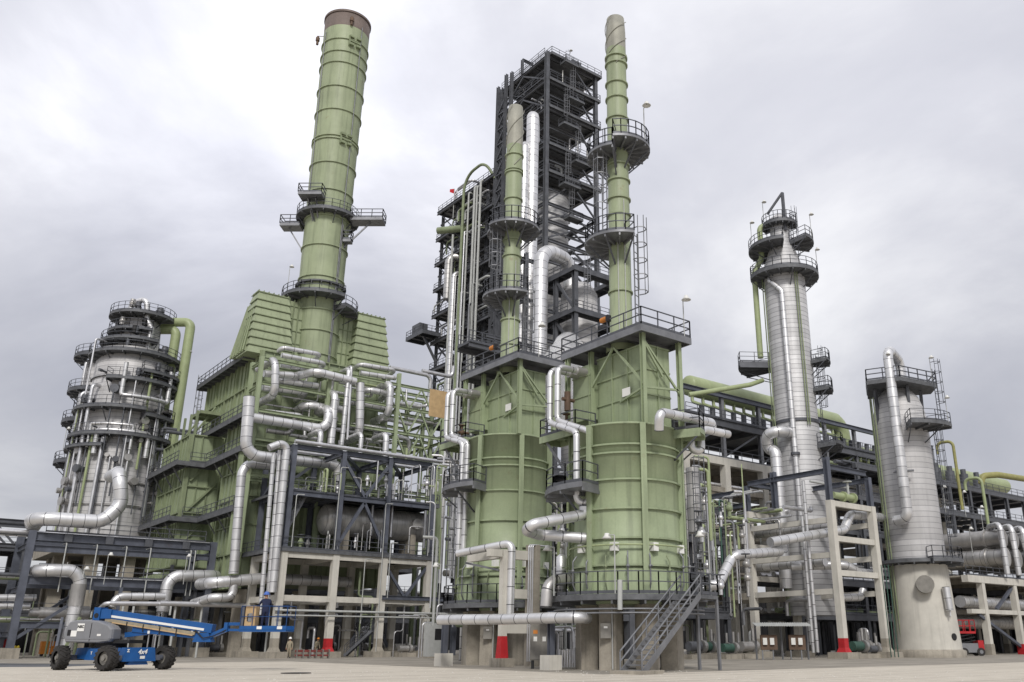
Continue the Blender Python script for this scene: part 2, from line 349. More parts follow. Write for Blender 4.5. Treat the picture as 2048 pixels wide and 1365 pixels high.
def deck(root, x0, x1, y0, y1, z, th=.25, sides='nsew', mat_d='grate', gap=None, railstep=1.5, name='platform', beams=True):
    b = MB().box(x0, x1, y0, y1, z-.06, z)
    if beams:
        b.box(x0, x1, y0, y0+.08, z-th-.06, z-.06); b.box(x0, x1, y1-.08, y1, z-th-.06, z-.06)
        b.box(x0, x0+.08, y0+.08, y1-.08, z-th-.06, z-.06); b.box(x1-.08, x1, y0+.08, y1-.08, z-th-.06, z-.06)
        k = max(1, int((y1-y0)/1.6))
        for i in range(1, k): yy = y0+(y1-y0)*i/k; b.box(x0+.09, x1-.09, yy-.05, yy+.05, z-th*.8-.06, z-.061)
    dk = b.build(name, M[mat_d], root); q = MB(); e = .05
    S = {'s': ((x0+e,y0+e),(x1-e,y0+e)), 'n': ((x0+e,y1-e),(x1-e,y1-e)), 'w': ((x0+e,y0+e),(x0+e,y1-e)), 'e': ((x1-e,y0+e),(x1-e,y1-e))}
    for s in sides: a, c = S[s]; q.rail([V(*a, z), V(*c, z)], 1.1, railstep)
    if sides: q.build('railing', M['rail'], dk)
    return dk
def lamp(x, y, z, h, label, group='floodlights on thin poles', ang=None, big=1.0):
    """thin pole with a white floodlight head"""
    t = thing('floodlight_pole', label, 'lamp', (x,y,z), group); ang = R(face_ang(x, y)+20) if ang is None else R(ang)
    MB().tube((x,y,z), (x,y,z+h), .035*big, 6).tube((x,y,z+h), (x+.45*big*math.cos(ang), y+.45*big*math.sin(ang), z+h+.05), .03*big, 6).build('pole', M['ltgrey'], t)
    c, s = math.cos(ang), math.sin(ang); q = (x+.6*big*c, y+.6*big*s, z+h)
    MB().lathe(q[0], q[1], [(.02,q[2]+.16*big),(.12*big,q[2]+.15*big),(.16*big,q[2]+.02*big),(.30*big,q[2]-.14*big),(.27*big,q[2]-.14*big),(.05,q[2]-.02*big)], 10).build('lamp_head', M['lbl'], t)
    return t
SIL = []
def silo(nm, c, r, zdeck, zcyl, zbox, ztop, boxoff, lbl, ribs, ringz, chr_, chrings, galls, ladders, group):
    cx, cy = c; fa = face_ang(cx, cy); t = thing('cylindrical_heater', lbl, 'heater', (cx,cy,0), group)
    # concrete legs in a ring
    for i in range(8):
        a = fa+22+45*i; p = polar(cx, cy, r-.55, a); w = .48
        ca, sa = math.cos(R(a)), math.sin(R(a))
        poly = [(p[0]+ca*u-sa*v, p[1]+sa*u+ca*v) for u, v in ((-w,-w),(w,-w),(w,w),(-w,w))]
        MB().prism(poly, 0, zdeck-.45).build('leg', M['conc'], t)
    MB().lathe(cx, cy, [(0,zdeck-.45),(r+.1,zdeck-.45),(r+.1,zdeck-.15),(r,zdeck-.15),(r,zcyl),(r+.08,zcyl),(r+.08,zcyl+.12),(0,zcyl+.12)], 64, smooth=True).build('shell', M['green'], t)
    for z in ringz: MB().ring(cx, cy, r-.02, r+.15, z-.05, z+.05, 64).build('stiffener_ring', M['green'], t)
    for a in ribs:
        w = fa+a; p = polar(cx, cy, r+.13, w); ca, sa = math.cos(R(w)), math.sin(R(w))
        def rect(u0, u1, v0, v1): return [(cx+ca*u-sa*v, cy+sa*u+ca*v) for u, v in ((u0,v0),(u1,v0),(u1,v1),(u0,v1))]
        MB().prism(rect(r-.02, r+.3, -.03, .03), zdeck, zcyl+.02).prism(rect(r+.3, r+.36, -.17, .17), zdeck, zcyl+.04).build('column_rib', M['green'], t)
    # gallery round the foot
    gallery(t, cx, cy, zdeck, r, r+1.35, fa-150, fa+150, False, .3)
    for dz, rr in ((-.75, r+1.2), (-.95, r+1.2)):
        MB().pipe(MB().arc(cx, cy, rr, zdeck+dz, fa-75, fa+75, 20), .05, 0, 6).build('foot_pipe', M['galv'], t)
    # burner gear round the foot
    for i in range(9):
        a = fa-80+20*i; b = MB(); p = polar(cx, cy, r+.22, a); q = polar(cx, cy, r+.45, a); z = zdeck+rnd.uniform(1.5, 2.6)
        b.pipe([(*p,zdeck+.1),(*q,zdeck+.6),(*q,z),(*p,z+.3)], .045, .15, 6); b.sphere((*q, z-.5), .11, 8); b.tube((*q,z-.5), (*polar(cx,cy,r+.75,a), z-.5), .03, 6)
        b.build('burner_line', M['galv' if i % 3 else 'greend'], t)
        if i % 2: p2 = polar(cx, cy, r+.1, a+7); MB().box(p2[0]-.18, p2[0]+.18, p2[1]-.18, p2[1]+.18, zdeck+2.3, zdeck+2.75).build('junction_box', M['white'], t)
    z = Zr(chr_[3], *polar(cx, cy, r, fa)); MB().pipe(MB().arc(cx, cy, r+.28, z, fa-88, fa+88, 24), .05, 0, 8).build('ring_pipe', M['greenl'], t)
    # convection box on top
    bx, by = cx+boxoff[0], cy+boxoff[1]; hx, y0, y1, yh = 1.05, by-2.25, by+2.0, by+3.75; z0 = zcyl+.13
    b = MB().box(bx-hx, bx+hx, y0, y1, z0, zbox); b.build('convection_box', M['green'], t)
    b = MB().box(bx-hx-.55, bx+hx+.3, y1+.003, yh, z0+1.1, zbox-.35); b.box(bx-hx-.6, bx+hx+.35, y1+.002, yh+.05, z0+2.6, z0+2.7).box(bx-hx-.6, bx+hx+.35, y1+.002, yh+.05, z0+3.9, z0+3.98)
    b.build('header_box', M['green'], t)
    b = MB(); zz = [z0+.08, z0+(zbox-z0)*.38, z0+(zbox-z0)*.69, zbox-.05]
    for k in zz: b.box(bx-hx-.07, bx-hx-.003, y0, y1, k-.05, k+.05).box(bx-hx-.07, bx+hx, y0-.07, y0-.003, k-.05, k+.05)
    for f in (.33, .66): yy = y0+(y1-y0)*f; b.box(bx-hx-.1, bx-hx-.003, yy-.04, yy+.04, z0, zbox)
    b.box(bx-.04, bx+.04, y0-.1, y0-.003, z0, zbox); b.build('stiffener', M['green'], t)
    for px_, py_ in ((bx-hx-.5,y0-.45),(bx-hx-.5,y1),(bx+hx+.4,y0-.45),(bx+hx+.4,y1),(bx-hx-.9,yh+.1)):
        MB().ibeam((px_,py_,z0-.1), (px_,py_,ztop-.3), .26, .26, .04).build('post', M['green'], t)
    b = MB(); X = bx-hx-.5
    ym = (y0+y1)/2; zm = z0+(zbox-z0)*.6
    b.bar((X,y0-.45,zm-.7),(X,ym,zbox+.2),.12).bar((X,y1,zm),(X,ym,zbox+.2),.12).bar((X,y0-.45,zm-.9),(X+.5,ym,zm-1.2),.12)
    Y = y0-.45; b.bar((bx-hx-.5,Y,zbox),(bx,Y,zm),.12).bar((bx+hx+.4,Y,zm-.9),(bx-hx-.5,Y,zbox+.1),.12).bar((bx-hx-.5,Y,zm-.9),(bx+hx+.4,Y,zm-.6),.12)
    b.build('brace', M['green'], t)
    deck(t, bx-hx-1.1, bx+hx+1.0, y0-1.0, yh+.6, ztop, .35, 'nsew', 'galv')
    MB().box(bx-.35, bx+.35, y0+.3, y0+.7, z0+1.8, z0+2.5).build('name_plate', M['white'], t) if False else None
    p = V(bx-hx-.09, y0+1.5, z0+2.0); MB().box(p.x-.02, p.x, p.y-.35, p.y+.35, p.z, p.z+.5).build('sign_plate', M['white'], t)
    # chimney
    chx, chy, cr, _, ctip, ctop = chr_[0], chr_[1], chr_[2], 0, chr_[4], chr_[5]
    MB().lathe(chx, chy, [(cr+.25,ztop-.5),(cr+.25,ztop+.15),(cr,ztop+.5),(cr*.97,ctip)], 32).ring(chx, chy, cr, cr+.28, ztop+.5, ztop+.62).build('chimney', M['greenold'], t)
    MB().lathe(chx, chy, [(cr*.97,ctip),(cr*.97,ctip+(ctop-ctip)*.55),(cr*.88,ctop),(cr*.8,ctop),(cr*.8,ctip)], 32).build('chimney_tip', M['capgrey'], t)
    for z in chrings: MB().ring(chx, chy, cr*.95, cr+.09, z-.05, z+.05, 32).build('chimney_ring', M['greenold'], t)
    h = MB()
    for s0 in (0, 120, 240):
        pts = [(*polar(chx, chy, cr*.97+.05, s0+fa+k*13), ctip-(ctop-ctip)*.55+(ctop-ctip)*1.5*k/26) for k in range(27)]; h.pipe(pts, .028, 0, 6)
    h.build('spiral_strake', M['capgrey'], t)
    for z, a0, a1, ro in galls: gallery(t, chx, chy, z, cr, ro, fa+a0, fa+a1, True, .16, mat_d='galv')
    for a, z0_, z1_ in ladders:
        p = polar(chx, chy, cr+.45, fa+a); MB().ladder((*p,0), z0_, z1_, (math.cos(R(fa+a)), math.sin(R(fa+a)))).build('ladder', M['galv'], t)
    for a, k in ((25, .45), (-8, .35)):
        p = polar(chx, chy, cr+.06, fa+a); MB().pipe([(*p, ztop+.2), (*p, ztop+(ctip-ztop)*k)], .035, 0, 6).build('conduit', M['ltgrey'], t)
    SIL.append(dict(t=t, c=c, r=r, bx=bx, by=by, y0=y0, y1=y1, yh=yh, hx=hx, z0=z0, zbox=zbox, ztop=ztop, fa=fa, zdeck=zdeck, zcyl=zcyl))
    return SIL[-1]
GS = 'green cylindrical heaters with chimneys'
pb = P(1254,1040,51.5); cB = (pb.x, pb.y); fB = polar(*cB, 3.08, face_ang(*cB))
zb = lambda py: Zr(py, *fB); zc = lambda py: Zr(py, *cB)
chB = (cB[0]+.1, cB[1]+.3)
B = silo('B', cB, 3.08, zb(1190), zb(848), zc(712), zc(690), (.35,-.28), 'tall green cylindrical heater with steel stairs at its foot, the nearer of the two', (-95,-38,17,78), [zb(y) for y in (1130,1075,1016,958,905,888)],
     (*chB, .72, 1090, zc(97), zc(35)), [zc(y) for y in (584,430,398,361,330,237,197,167,128,114)],
     [(zc(486),-170,25,2.3),(zc(297),-8,150,2.2),(zc(312),-150,-10,2.1)], [(62,zc(655),zc(470)),(-52,zc(478),zc(300))], GS)
pa = P(1013,1040,62); cA = (pa.x, pa.y); fA = polar(*cA, 2.85, face_ang(*cA))
za = lambda py: Zr(py, *fA); zd = lambda py: Zr(py, *cA)
A = silo('A', cA, 2.85, za(1207), za(870), zd(757), zd(737), (.35,-.28), 'green cylindrical heater with shorter looking chimney, standing behind the grey metal cabinet', (-95,-38,17,78), [za(y) for y in (1150,1093,1040,980,930,915)],
     (cA[0]+.1, cA[1]+.3, .68, 1135, zd(290), zd(212)), [zd(y) for y in (690,640,512,480,398,345,340,310)],
     [(zd(595),-170,35,2.2),(zd(458),-60,140,2.15),(zd(466),-170,-62,2.0)], [(72,zd(720),zd(600)),(-62,zd(592),zd(462))], GS)
def off(c, lat, fwd): return (c[0]+RT[0]*lat+FW[0]*fwd, c[1]+RT[1]*lat+FW[1]*fwd)
# curved side platforms and the green header platforms left of each heater
for S, pys, f in ((B, (968, 838), zb), (A, (968, 862), za)):
    t, c, r, fa = S['t'], S['c'], S['r'], S['fa']
    gallery(t, *c, f(pys[0]), r, r+1.75, fa-92, fa-30, True, .3, mat_d='galv')
    z = f(pys[1]); x0 = S['bx']-S['hx']-2.3
    deck(t, x0, S['bx']-S['hx']-.62, S['y1']-.6, S['yh']+1.2, z, .35, 'nsw', 'green')
    b = MB(); b.bar((x0+.3, S['y1']-.3, z-.35), (S['c'][0]-r*.75, S['y1']-.5, z-3.2), .16); b.build('platform_brace', M['galv'], t); MB().bar((x0+.3, S['yh']+.8, z-.35), (S['c'][0]-r*.5, S['yh']-.6, z-3.2), .16).build('platform_brace', M['galv'], t)
    # small valve cluster on the platform
    b = MB(); xv = x0+.9; yv = S['yh']-.4; b.tube((xv,yv,z), (xv,yv,z+1.3), .09, 8).sphere((xv,yv,z+.8), .22, 10).tube((xv-.3,yv,z+.8), (xv+.6,yv,z+.8), .1, 8).tube((xv,yv,z+1.3), (xv,yv,z+1.35), .25, 10)
    b.build('valve', M['rust'], t)
    # angular brackets under the roof platform
# orange winches on the roof railings
for S, lab in ((B, 'orange hoist on the roof railing of the nearer heater'), (A, 'orange hoist on the roof railing of the farther heater')):
    x, y, z = S['bx']-S['hx']-1.05, S['by']+.1, S['ztop']+1.2
    t = thing('hoist', lab, 'hoist', (x,y,z-.3)); MB().tube((x,y-.3,z), (x,y+.2,z), .17, 12).sphere((x,y+.2,z), .17, 10).build('drum', M['orange'], t); MB().box(x-.15,x+.15,y-.5,y-.31,z-.22,z+.18).build('gearbox', M['black'], t)
# ---------------------------------------------------------------- stairs up to the deck of the nearer heater
def stairs():
    zt = B['zdeck']; b0 = Vector((*off(cB, -.45, -8.3), 0)); top = Vector((*off(cB, 3.1, -3.5), zt))
    t = thing('staircase', 'straight grey steel stairs with open treads rising to the heater deck', 'stairs', b0)
    d = (top-b0); dn = d.normalized(); h = Vector((d.x, d.y, 0)).normalized(); n = V(-h.y, h.x, 0)*.6
    for s in (-1, 1): MB().bar(b0+n*s, top+n*s, .06, .3).build('stringer', M['galv'], t)
    tr = 17
    for i in range(tr):
        p = b0+d*((i+.6)/tr); a = p+n*.94; c = p-n*.94
        MB().add([a-h*.14+V(0,0,.0),a+h*.14,c+h*.14,c-h*.14,a-h*.14+V(0,0,.05),a+h*.14+V(0,0,.05),c+h*.14+V(0,0,.05),c-h*.14+V(0,0,.05)], [(3,2,1,0),(4,5,6,7),(0,1,5,4),(1,2,6,5),(2,3,7,6),(3,0,4,7)]).build('tread', M['galv'], t)
    for s in (-1, 1):
        b = MB(); a = b0+n*s; c = top+n*s
        for k in (1.0, .55): b.tube(a+V(0,0,k), c+V(0,0,k), .045, 8)
        for i in range(6): p = a.lerp(c, i/5); b.tube(p, p+V(0,0,1.0), .04, 8)
        b.build('handrail', M['galv'], t)
    q = b0-h*.1
    MB().prism([(q+n*1.5-h*.35).xy[:], (q-n*1.5-h*.35).xy[:], (q-n*1.5+h*1.6).xy[:], (q+n*1.5+h*1.6).xy[:]], 0, .16).build('base_slab', M['conc'], t)
    # landing
    ld = MB(); o = top+V(0,0,-.02); ld.add([o+n*1.1, o-n*1.1, o-n*1.1+h*1.8, o+n*1.1+h*1.8]+[v+V(0,0,-.2) for v in (o+n*1.1, o-n*1.1, o-n*1.1+h*1.8, o+n*1.1+h*1.8)], [(0,1,2,3),(7,6,5,4),(0,4,5,1),(1,5,6,2),(2,6,7,3),(3,7,4,0)])
    k = ld.build('landing', M['grate'], t); MB().rail([o-n*1.1, o-n*1.1+h*1.8, o+n*1.1+h*1.8], 1.1, 1.0).build('railing', M['rail'], k)
    for s in (-1, 1): p = o+h*1.7+n*s; MB().bar((p.x,p.y,0), (p.x,p.y,p.z-.2), .14).build('leg', M['galv'], t)
stairs()
# ---------------------------------------------------------------- pipes on and round the two heaters
def pipe(pts, r, label, m='alu', cat='pipe', group=None, bend=None, n=14, name='insulated_pipe'):
    return solo(name, MB().pipe(pts, r, bend, n), M[m], label, cat, group)
def twin(S, f, pys, nm, top):
    """two silver risers from the header box, over the platform edge and down"""
    x = S['bx']-S['hx']-.55; y = (S['y1']+S['yh'])/2; t = S['t']
    for k, dy in enumerate((-.35, .4)):
        xa = x-2.2; zt = f(top)
        p = [V(x, y+dy, zt), V(xa, y+dy, zt), V(xa, y+dy, f(pys[0]))]
        e = V(*off(S['c'], pys[2][k], -S['r']*pys[4]), 0)
        p += [V(e.x, e.y, f(pys[1])), V(e.x, e.y, f(pys[3]))]
        pipe(p, .19, '%s silver riser of the pair down the left side of the %s heater' % (('right hand','left hand')[k], nm), bend=.5)
    for dy in (-.35, .4): MB().tube((x+.02,y+dy,f(top)), (x-.75,y+dy,f(top)), .27, 12).build('nozzle_sleeve', M['vessel'], t)
twin(B, zc, (845, 880, (-2.15,-2.95), 985, .7), 'nearer', 737)
twin(A, zd, (875, 895, (-2.75,-3.1), 1118, .55), 'farther', 782)
def ubend():
    a = off(cB, -2.95, -2.15); b = off(cB, -2.15, -2.15); z = zc(985); zl = zc(1003)
    m = ((a[0]+b[0])/2, (a[1]+b[1])/2)
    pts = [V(*a,z-.05)]+[V(m[0]+(a[0]-m[0])*math.cos(R(k)), m[1]+(a[1]-m[1])*math.cos(R(k)), zl-.42*math.sin(R(k))) for k in range(0,181,20)]+[V(*b,z-.05)]
    pipe(pts, .2, 'silver U bend joining two risers under the curved heater platform', n=14, bend=.1)
    pipe([V(m[0]-.02,m[1]-.05,zl-.6), V(m[0]-.02,m[1]-.05,zc(1040)), P(1035,1055,46.5), V(*(P(1035,1055,46.5).xy+Vector(RT)*1.0+Vector(FW)*2.5), P(1035,1055,46.5).z-.1), V(*off(cB,-2.2,-2.0), P(1035,1055,46.5).z-.25)], .3, 'thick silver pipe swung out to the left across the gap between the green heaters', bend=.7)
ubend()
pipe([P(878,1240,54.5), P(1000,1239,51.5), P(1162,1235,47.3), V(*off(cB,-2.4,-2.5), P(1162,1235,47.3).z)], .29, 'thick horizontal silver pipe low in front of both green heaters', bend=.6)
pipe([P(1318,862,47.6), P(1318,824,47.2), P(1424,846,52.5), P(1424,860,52.8)], .27, 'silver pipe leaving the right shoulder of the nearer heater', bend=.5)
# ================================================================ boom lift, people
def lift():
    o = P(228,1300,50.0); o.z = 0; rz = math.atan2(RT[1], RT[0])-R(6)
    hx = Vector((math.cos(rz), math.sin(rz), 0)); hy = Vector((-hx.y, hx.x, 0)); k = 1.07
    def W_(x, y, z): return o+hx*x*k+hy*y*k+V(0,0,z*k)        # x along the boom, y away from the viewer
    def bx(b, x0, x1, y0, y1, z0, z1, t0=0, t1=0, f=None):
        f = f or W_; b.hexa([f(x0,y0,z0),f(x1,y0,z0),f(x1,y1,z0),f(x0,y1,z0)], [f(x0+t0,y0+t1,z1),f(x1-t0,y0+t1,z1),f(x1-t0,y1-t1,z1),f(x0+t0,y1-t1,z1)]); return b
    t = thing('boom_lift', 'blue telescopic boom lift with grey engine hood parked on the gravel', 'boom lift', o)
    # the chassis stands turned under the boom: cu runs along it towards the viewer, cv across it
    fl_ = V(o.x, o.y, 0).normalized(); rl_ = V(fl_.y, -fl_.x, 0); cu = rl_*.545-fl_*.839; cv = V(-cu.y, cu.x, 0)
    def K_(x, y, z): return o+cu*x+cv*y+V(0,0,z)
    c = bx(MB(), -1.9, 1.9, -.85, .85, .55, 1.12, f=K_); bx(c, 1.901, 2.35, -.95, .95, .45, 1.14, .06, .1, K_); bx(c, 2.0, 2.25, -.6, .6, .28, .449, 0, .1, K_); bx(c, -2.3, -1.901, -.8, .8, .5, 1.1, .05, .1, K_); bx(c, -.9, 1.0, -1.05, -.851, .5, 1.08, .2, .04, K_); bx(c, -.9, 1.0, .851, 1.05, .5, 1.08, .2, .04, K_)
    c.build('chassis', M['lblue'], t)
    for x in (-2.05, 2.05): bx(MB().tube(K_(x,-1.5,.62), K_(x,1.5,.62), .15, 10), x-.2, x+.2, -1.3, 1.3, .5, .75, .05, .05, K_).build('axle', M['blue'], t)
    def wheel(x, y, st):
        sg = -1 if y < 0 else 1; d = (cu*math.sin(st)+cv*math.cos(st)); f = cu*math.cos(st)-cv*math.sin(st); cen = K_(x, y, .62); r, w = .62, .27; b = MB(); vs = []; n = 36
        prof = [(.55,-1),(.86,-1),(.95,-.75),(.95,.75),(.86,1),(.55,1)]
        for pr, pw in prof:
            for i in range(n): th = 2*math.pi*i/n; vs.append(cen+d*w*pw+(f*math.cos(th)+V(0,0,1)*math.sin(th))*r*pr)
        b.add(vs, [(j*n+i,j*n+(i+1)%n,(j+1)*n+(i+1)%n,(j+1)*n+i) for j in range(5) for i in range(n)])
        for i in range(16):                                    # slanted lugs
            for s in (-1, 1):
                th = 2*math.pi*(i+(.5 if s > 0 else 0))/16; th2 = th+.30
                def pt(a, ww, rr): return cen+d*w*ww+(f*math.cos(a)+V(0,0,1)*math.sin(a))*r*rr
                b.hexa([pt(th,-s*.08,.9),pt(th+.13,-s*.08,.9),pt(th2+.13,s*1.03,.84),pt(th2,s*1.03,.84)], [pt(th,-s*.08,1.04),pt(th+.13,-s*.08,1.04),pt(th2+.13,s*1.03,.985),pt(th2,s*1.03,.985)])
        ty = b.build('wheel', M['rubber'], t); q = MB()
        def dsc(rr, a0, a1):
            vs = [cen+d*w*a0+(f*math.cos(2*math.pi*i/24)+V(0,0,1)*math.sin(2*math.pi*i/24))*r*rr for i in range(24)]+[cen+d*w*a1+(f*math.cos(2*math.pi*i/24)+V(0,0,1)*math.sin(2*math.pi*i/24))*r*rr for i in range(24)]
            q.add(vs, [(i,(i+1)%24,24+(i+1)%24,24+i) for i in range(24)]+[tuple(range(23,-1,-1)), tuple(range(24,48))])
        dsc(.56, -.45, .45); dsc(.34, sg*.4, sg*.6); dsc(.18, sg*.58, sg*.95); q.build('rim', M['cab'], ty)
    for x, y, st in ((-2.05,-1.65,R(8)),(-2.05,1.65,R(8)),(2.05,-1.65,R(-10)),(2.05,1.65,R(-10))): wheel(x, y, st)
    MB().tube(W_(-.2,0,1.05), W_(-.2,0,1.34), .75*k, 20).build('slew_ring', M['black'], t)
    bx(MB(), -1.6, 1.2, -.72, .72, 1.26, 1.42).build('turntable', M['black'], t)
    hd = MB(); ys0, ys1 = -1.05, -.30                           # bulging engine hood
    sil = [(-2.05,1.30),(-2.18,1.55),(-2.14,2.0),(-1.98,2.28),(-1.7,2.36),(-.85,2.36),(-.45,2.32),(.22,2.10),(.40,1.92),(.42,1.48),(.32,1.34),(-.2,1.27)]
    n = len(sil); cxm = sum(p[0] for p in sil)/n; czm = sum(p[1] for p in sil)/n; vs = []; rows = [(ys0,.90),(ys0+.05,.96),(ys0+.16,1.0),(ys1,1.0)]
    for y, s in rows: vs += [W_(cxm+(x-cxm)*s, y, czm+(z-czm)*s) for x, z in sil]
    hd.add(vs, [tuple(range(n-1,-1,-1)), tuple(range((len(rows)-1)*n, len(rows)*n))]+[(j*n+i,j*n+(i+1)%n,(j+1)*n+(i+1)%n,(j+1)*n+i) for j in range(len(rows)-1) for i in range(n)])
    h = hd.build('engine_hood', M['lgrey'], t)
    bx(MB(), -.74, -.71, ys0-.015, ys0-.003, 1.36, 2.22).build('seam', M['black'], h); bx(MB(), -1.95, .2, ys0-.02, ys0-.004, 1.46, 1.52).build('ridge', M['lgrey'], h)
    bx(MB(), -1.95, -1.78, ys0-.012, ys0-.004, 1.62, 1.9).build('vent', M['black'], h); bx(MB(), -1.75, -1.45, ys0-.018, ys0-.006, 1.58, 1.86).build('sticker', M['white'], h); bx(MB(), -.35, -.15, ys0-.018, ys0-.006, 1.6, 1.7).build('sticker', M['white'], h)
    pl = bx(MB(), -1.45, -1.08, ys0-.03, ys0-.02, 1.83, 2.2).build('placard', M['white'], h)
    bx(bx(MB(), -2.0, -1.2, .30, 1.0, 1.43, 2.3, .1, .05), -.8, .4, .30, 1.0, 1.43, 2.2, .1, .05).build('rear_hood', M['lgrey'], t)
    def text(s, f, size, m, parent, name, sh=0.0):
        cu_ = bpy.data.curves.new('t', 'FONT'); cu_.body = s; cu_.size = size; cu_.align_x = 'CENTER'; cu_.align_y = 'CENTER'; cu_.extrude = .006; cu_.shear = sh; cu_.offset = .008
        ob = bpy.data.objects.new('t', cu_); C.objects.link(ob); me = bpy.data.meshes.new_from_object(ob.evaluated_get(bpy.context.evaluated_depsgraph_get())); bpy.data.objects.remove(ob)
        b = MB(); b.add([f(v.co.x, v.co.y, v.co.z) for v in me.vertices], [tuple(p.vertices) for p in me.polygons]); return b.build(name, M[m], parent)
    text('NSC', lambda a, b, c: W_(-1.265+a, ys0-.034-c, 2.04+b), .18, 'black', pl, 'lettering')
    text('4x4', lambda a, b, c: K_(2.365+c-(b+.1)*.08, .1+a, .92+b), .34, 'white', t, 'lettering', .25)
    bx(MB(), 2.352, 2.362, -.0, .28, .58, .72, 0, 0, K_).build('sticker', M['white'], t)
    text('T', lambda a, b, c: K_(-.3+a, -1.06-c, .85+b), .2, 'white', t, 'lettering'); text('Z', lambda a, b, c: K_(2.34+c-(b+.1)*.08, -.7+a, .98+b), .2, 'white', t, 'lettering')
    # boom: pivot tower at the rear, sloping down to the basket end
    b = MB(); bx(b, -1.25, -.85, -.32, .32, 1.43, 3.0, .03); bx(b, -.85, -.3, -.28, .28, 2.45, 2.9); b.build('boom_pivot', M['lblue'], t)
    MB().tube(W_(-1.05,-.34,2.6), W_(-1.05,-.325,2.6), .12*k, 16).build('pivot_hole', M['black'], t)
    def beam(p, q, w, h, m, nm, parent=t, y=0.0):
        P0, P1 = W_(p[0],y,p[1]), W_(q[0],y,q[1]); return MB().bar(P0, P1, w*k, h*k).build(nm, M[m], parent)
    bm = beam((-.85,2.72),(5.15,1.95), .40, .42, 'lblue', 'boom')
    beam((-.45,2.58),(4.75,1.91), .02, .11, 'white', 'stripe', bm, -.215)
    beam((-.6,2.40),(4.3,1.72), .16, .15, 'khaki', 'cable_tray', bm, -.16); beam((-.2,2.26),(4.2,1.64), .10, .06, 'ply', 'cable', bm, -.2)
    for x_ in (.6, 1.5, 2.4, 3.3): bx(MB(), x_, x_+.05, -.27, -.245, 2.30-.128*x_-.3, 2.30-.128*x_+.06).build('cable_clamp', M['black'], bm)
    beam((.9,1.95),(4.9,1.58), .30, .28, 'lblue', 'lower_boom')
    b = MB(); bx(b, 4.2, 5.2, -.2, .2, 1.32, 1.75, .2); b.build('boom_end', M['lblue'], t); beam((.5,1.66),(2.3,1.86), .18, .24, 'lblue', 'lift_cylinder'); beam((.2,1.5),(1.4,1.9), .1, .1, 'galv', 'cylinder_rod')
    MB().pipe([W_(4.3,-.25,1.9), W_(4.8,-.3,1.5), W_(5.3,-.25,1.6), W_(5.9,-.15,1.9)], .03, .15, 6).build('hose', M['black'], t)
    for x_ in (1.75, 4.05): bx(MB(), x_, x_+.12, -.172, -.16, 1.72, 1.86).build('sticker', M['white'], t)
    beam((4.8,1.5),(5.9,1.95), .22, .22, 'lblue', 'jib_arm'); beam((5.85,2.18),(6.8,2.18), .12, .15, 'lblue', 'jib_arm'); beam((5.8,1.90),(7.2,1.88), .12, .12, 'lblue', 'jib_arm'); bx(MB(), 5.75, 5.93, -.15, .15, 1.8, 2.25).build('jib_joint', M['lblue'], t)
    # basket
    x0, x1, y0, y1, z = 6.75, 9.15, -.5, .5, 1.90
    bx(MB(), x0, x1, y0, y1, z-.1, z).build('basket_floor', M['lblue'], t); bx(bx(MB(), x0, x1, y0-.02, y0, z, z+.18), x0, x1, y1, y1+.02, z, z+.18).build('toe_board', M['lblue'], t)
    for x in (x0+.9, x0+1.95): bx(MB(), x, x+.26, y0-.035, y0-.022, z+.02, z+.16).build('sticker', M['white'], t)
    rl = MB()
    for zz in (z+1.12, z+.62):
        for a, c_ in (((x0,y0),(x1,y0)),((x0,y1),(x1,y1)),((x0,y0),(x0,y1)),((x1,y0),(x1,y1))): rl.tube(W_(*a,zz), W_(*c_,zz), .02, 6)
    for x in (x0, x0+.62, x0+1.45, x0+1.95, x1):
        for y in (y0, y1): rl.tube(W_(x,y,z), W_(x,y,z+1.12), .02, 6)
    rl.build('guard_rail', M['navyr'], t)
    bx(MB(), x0, x0+.14, y0+.02, y0+.2, z, z+1.1).build('basket_post', M['blue'], t)
    pb_ = W_(x0+.45,-.2,z); ply = MB(); bx(ply, x0+.18, x0+.72, -.42, .0, z+.005, z+1.12); bo = tag(ply.build('plywood_box', M['ply'], None, pb_), 'pale plywood box with a dark square opening standing in the lift basket', 'box')
    bx(MB(), x0+.3, x0+.5, -.435, -.422, z+.4, z+.75).build('opening', M['black'], bo)
    bx(MB(), x0+.36, x0+.54, -.45, -.437, z+.38, z+.78).build('control_plate', M['lgrey'], bo)
    return W_(x0+1.0, .05, z), hx, hy
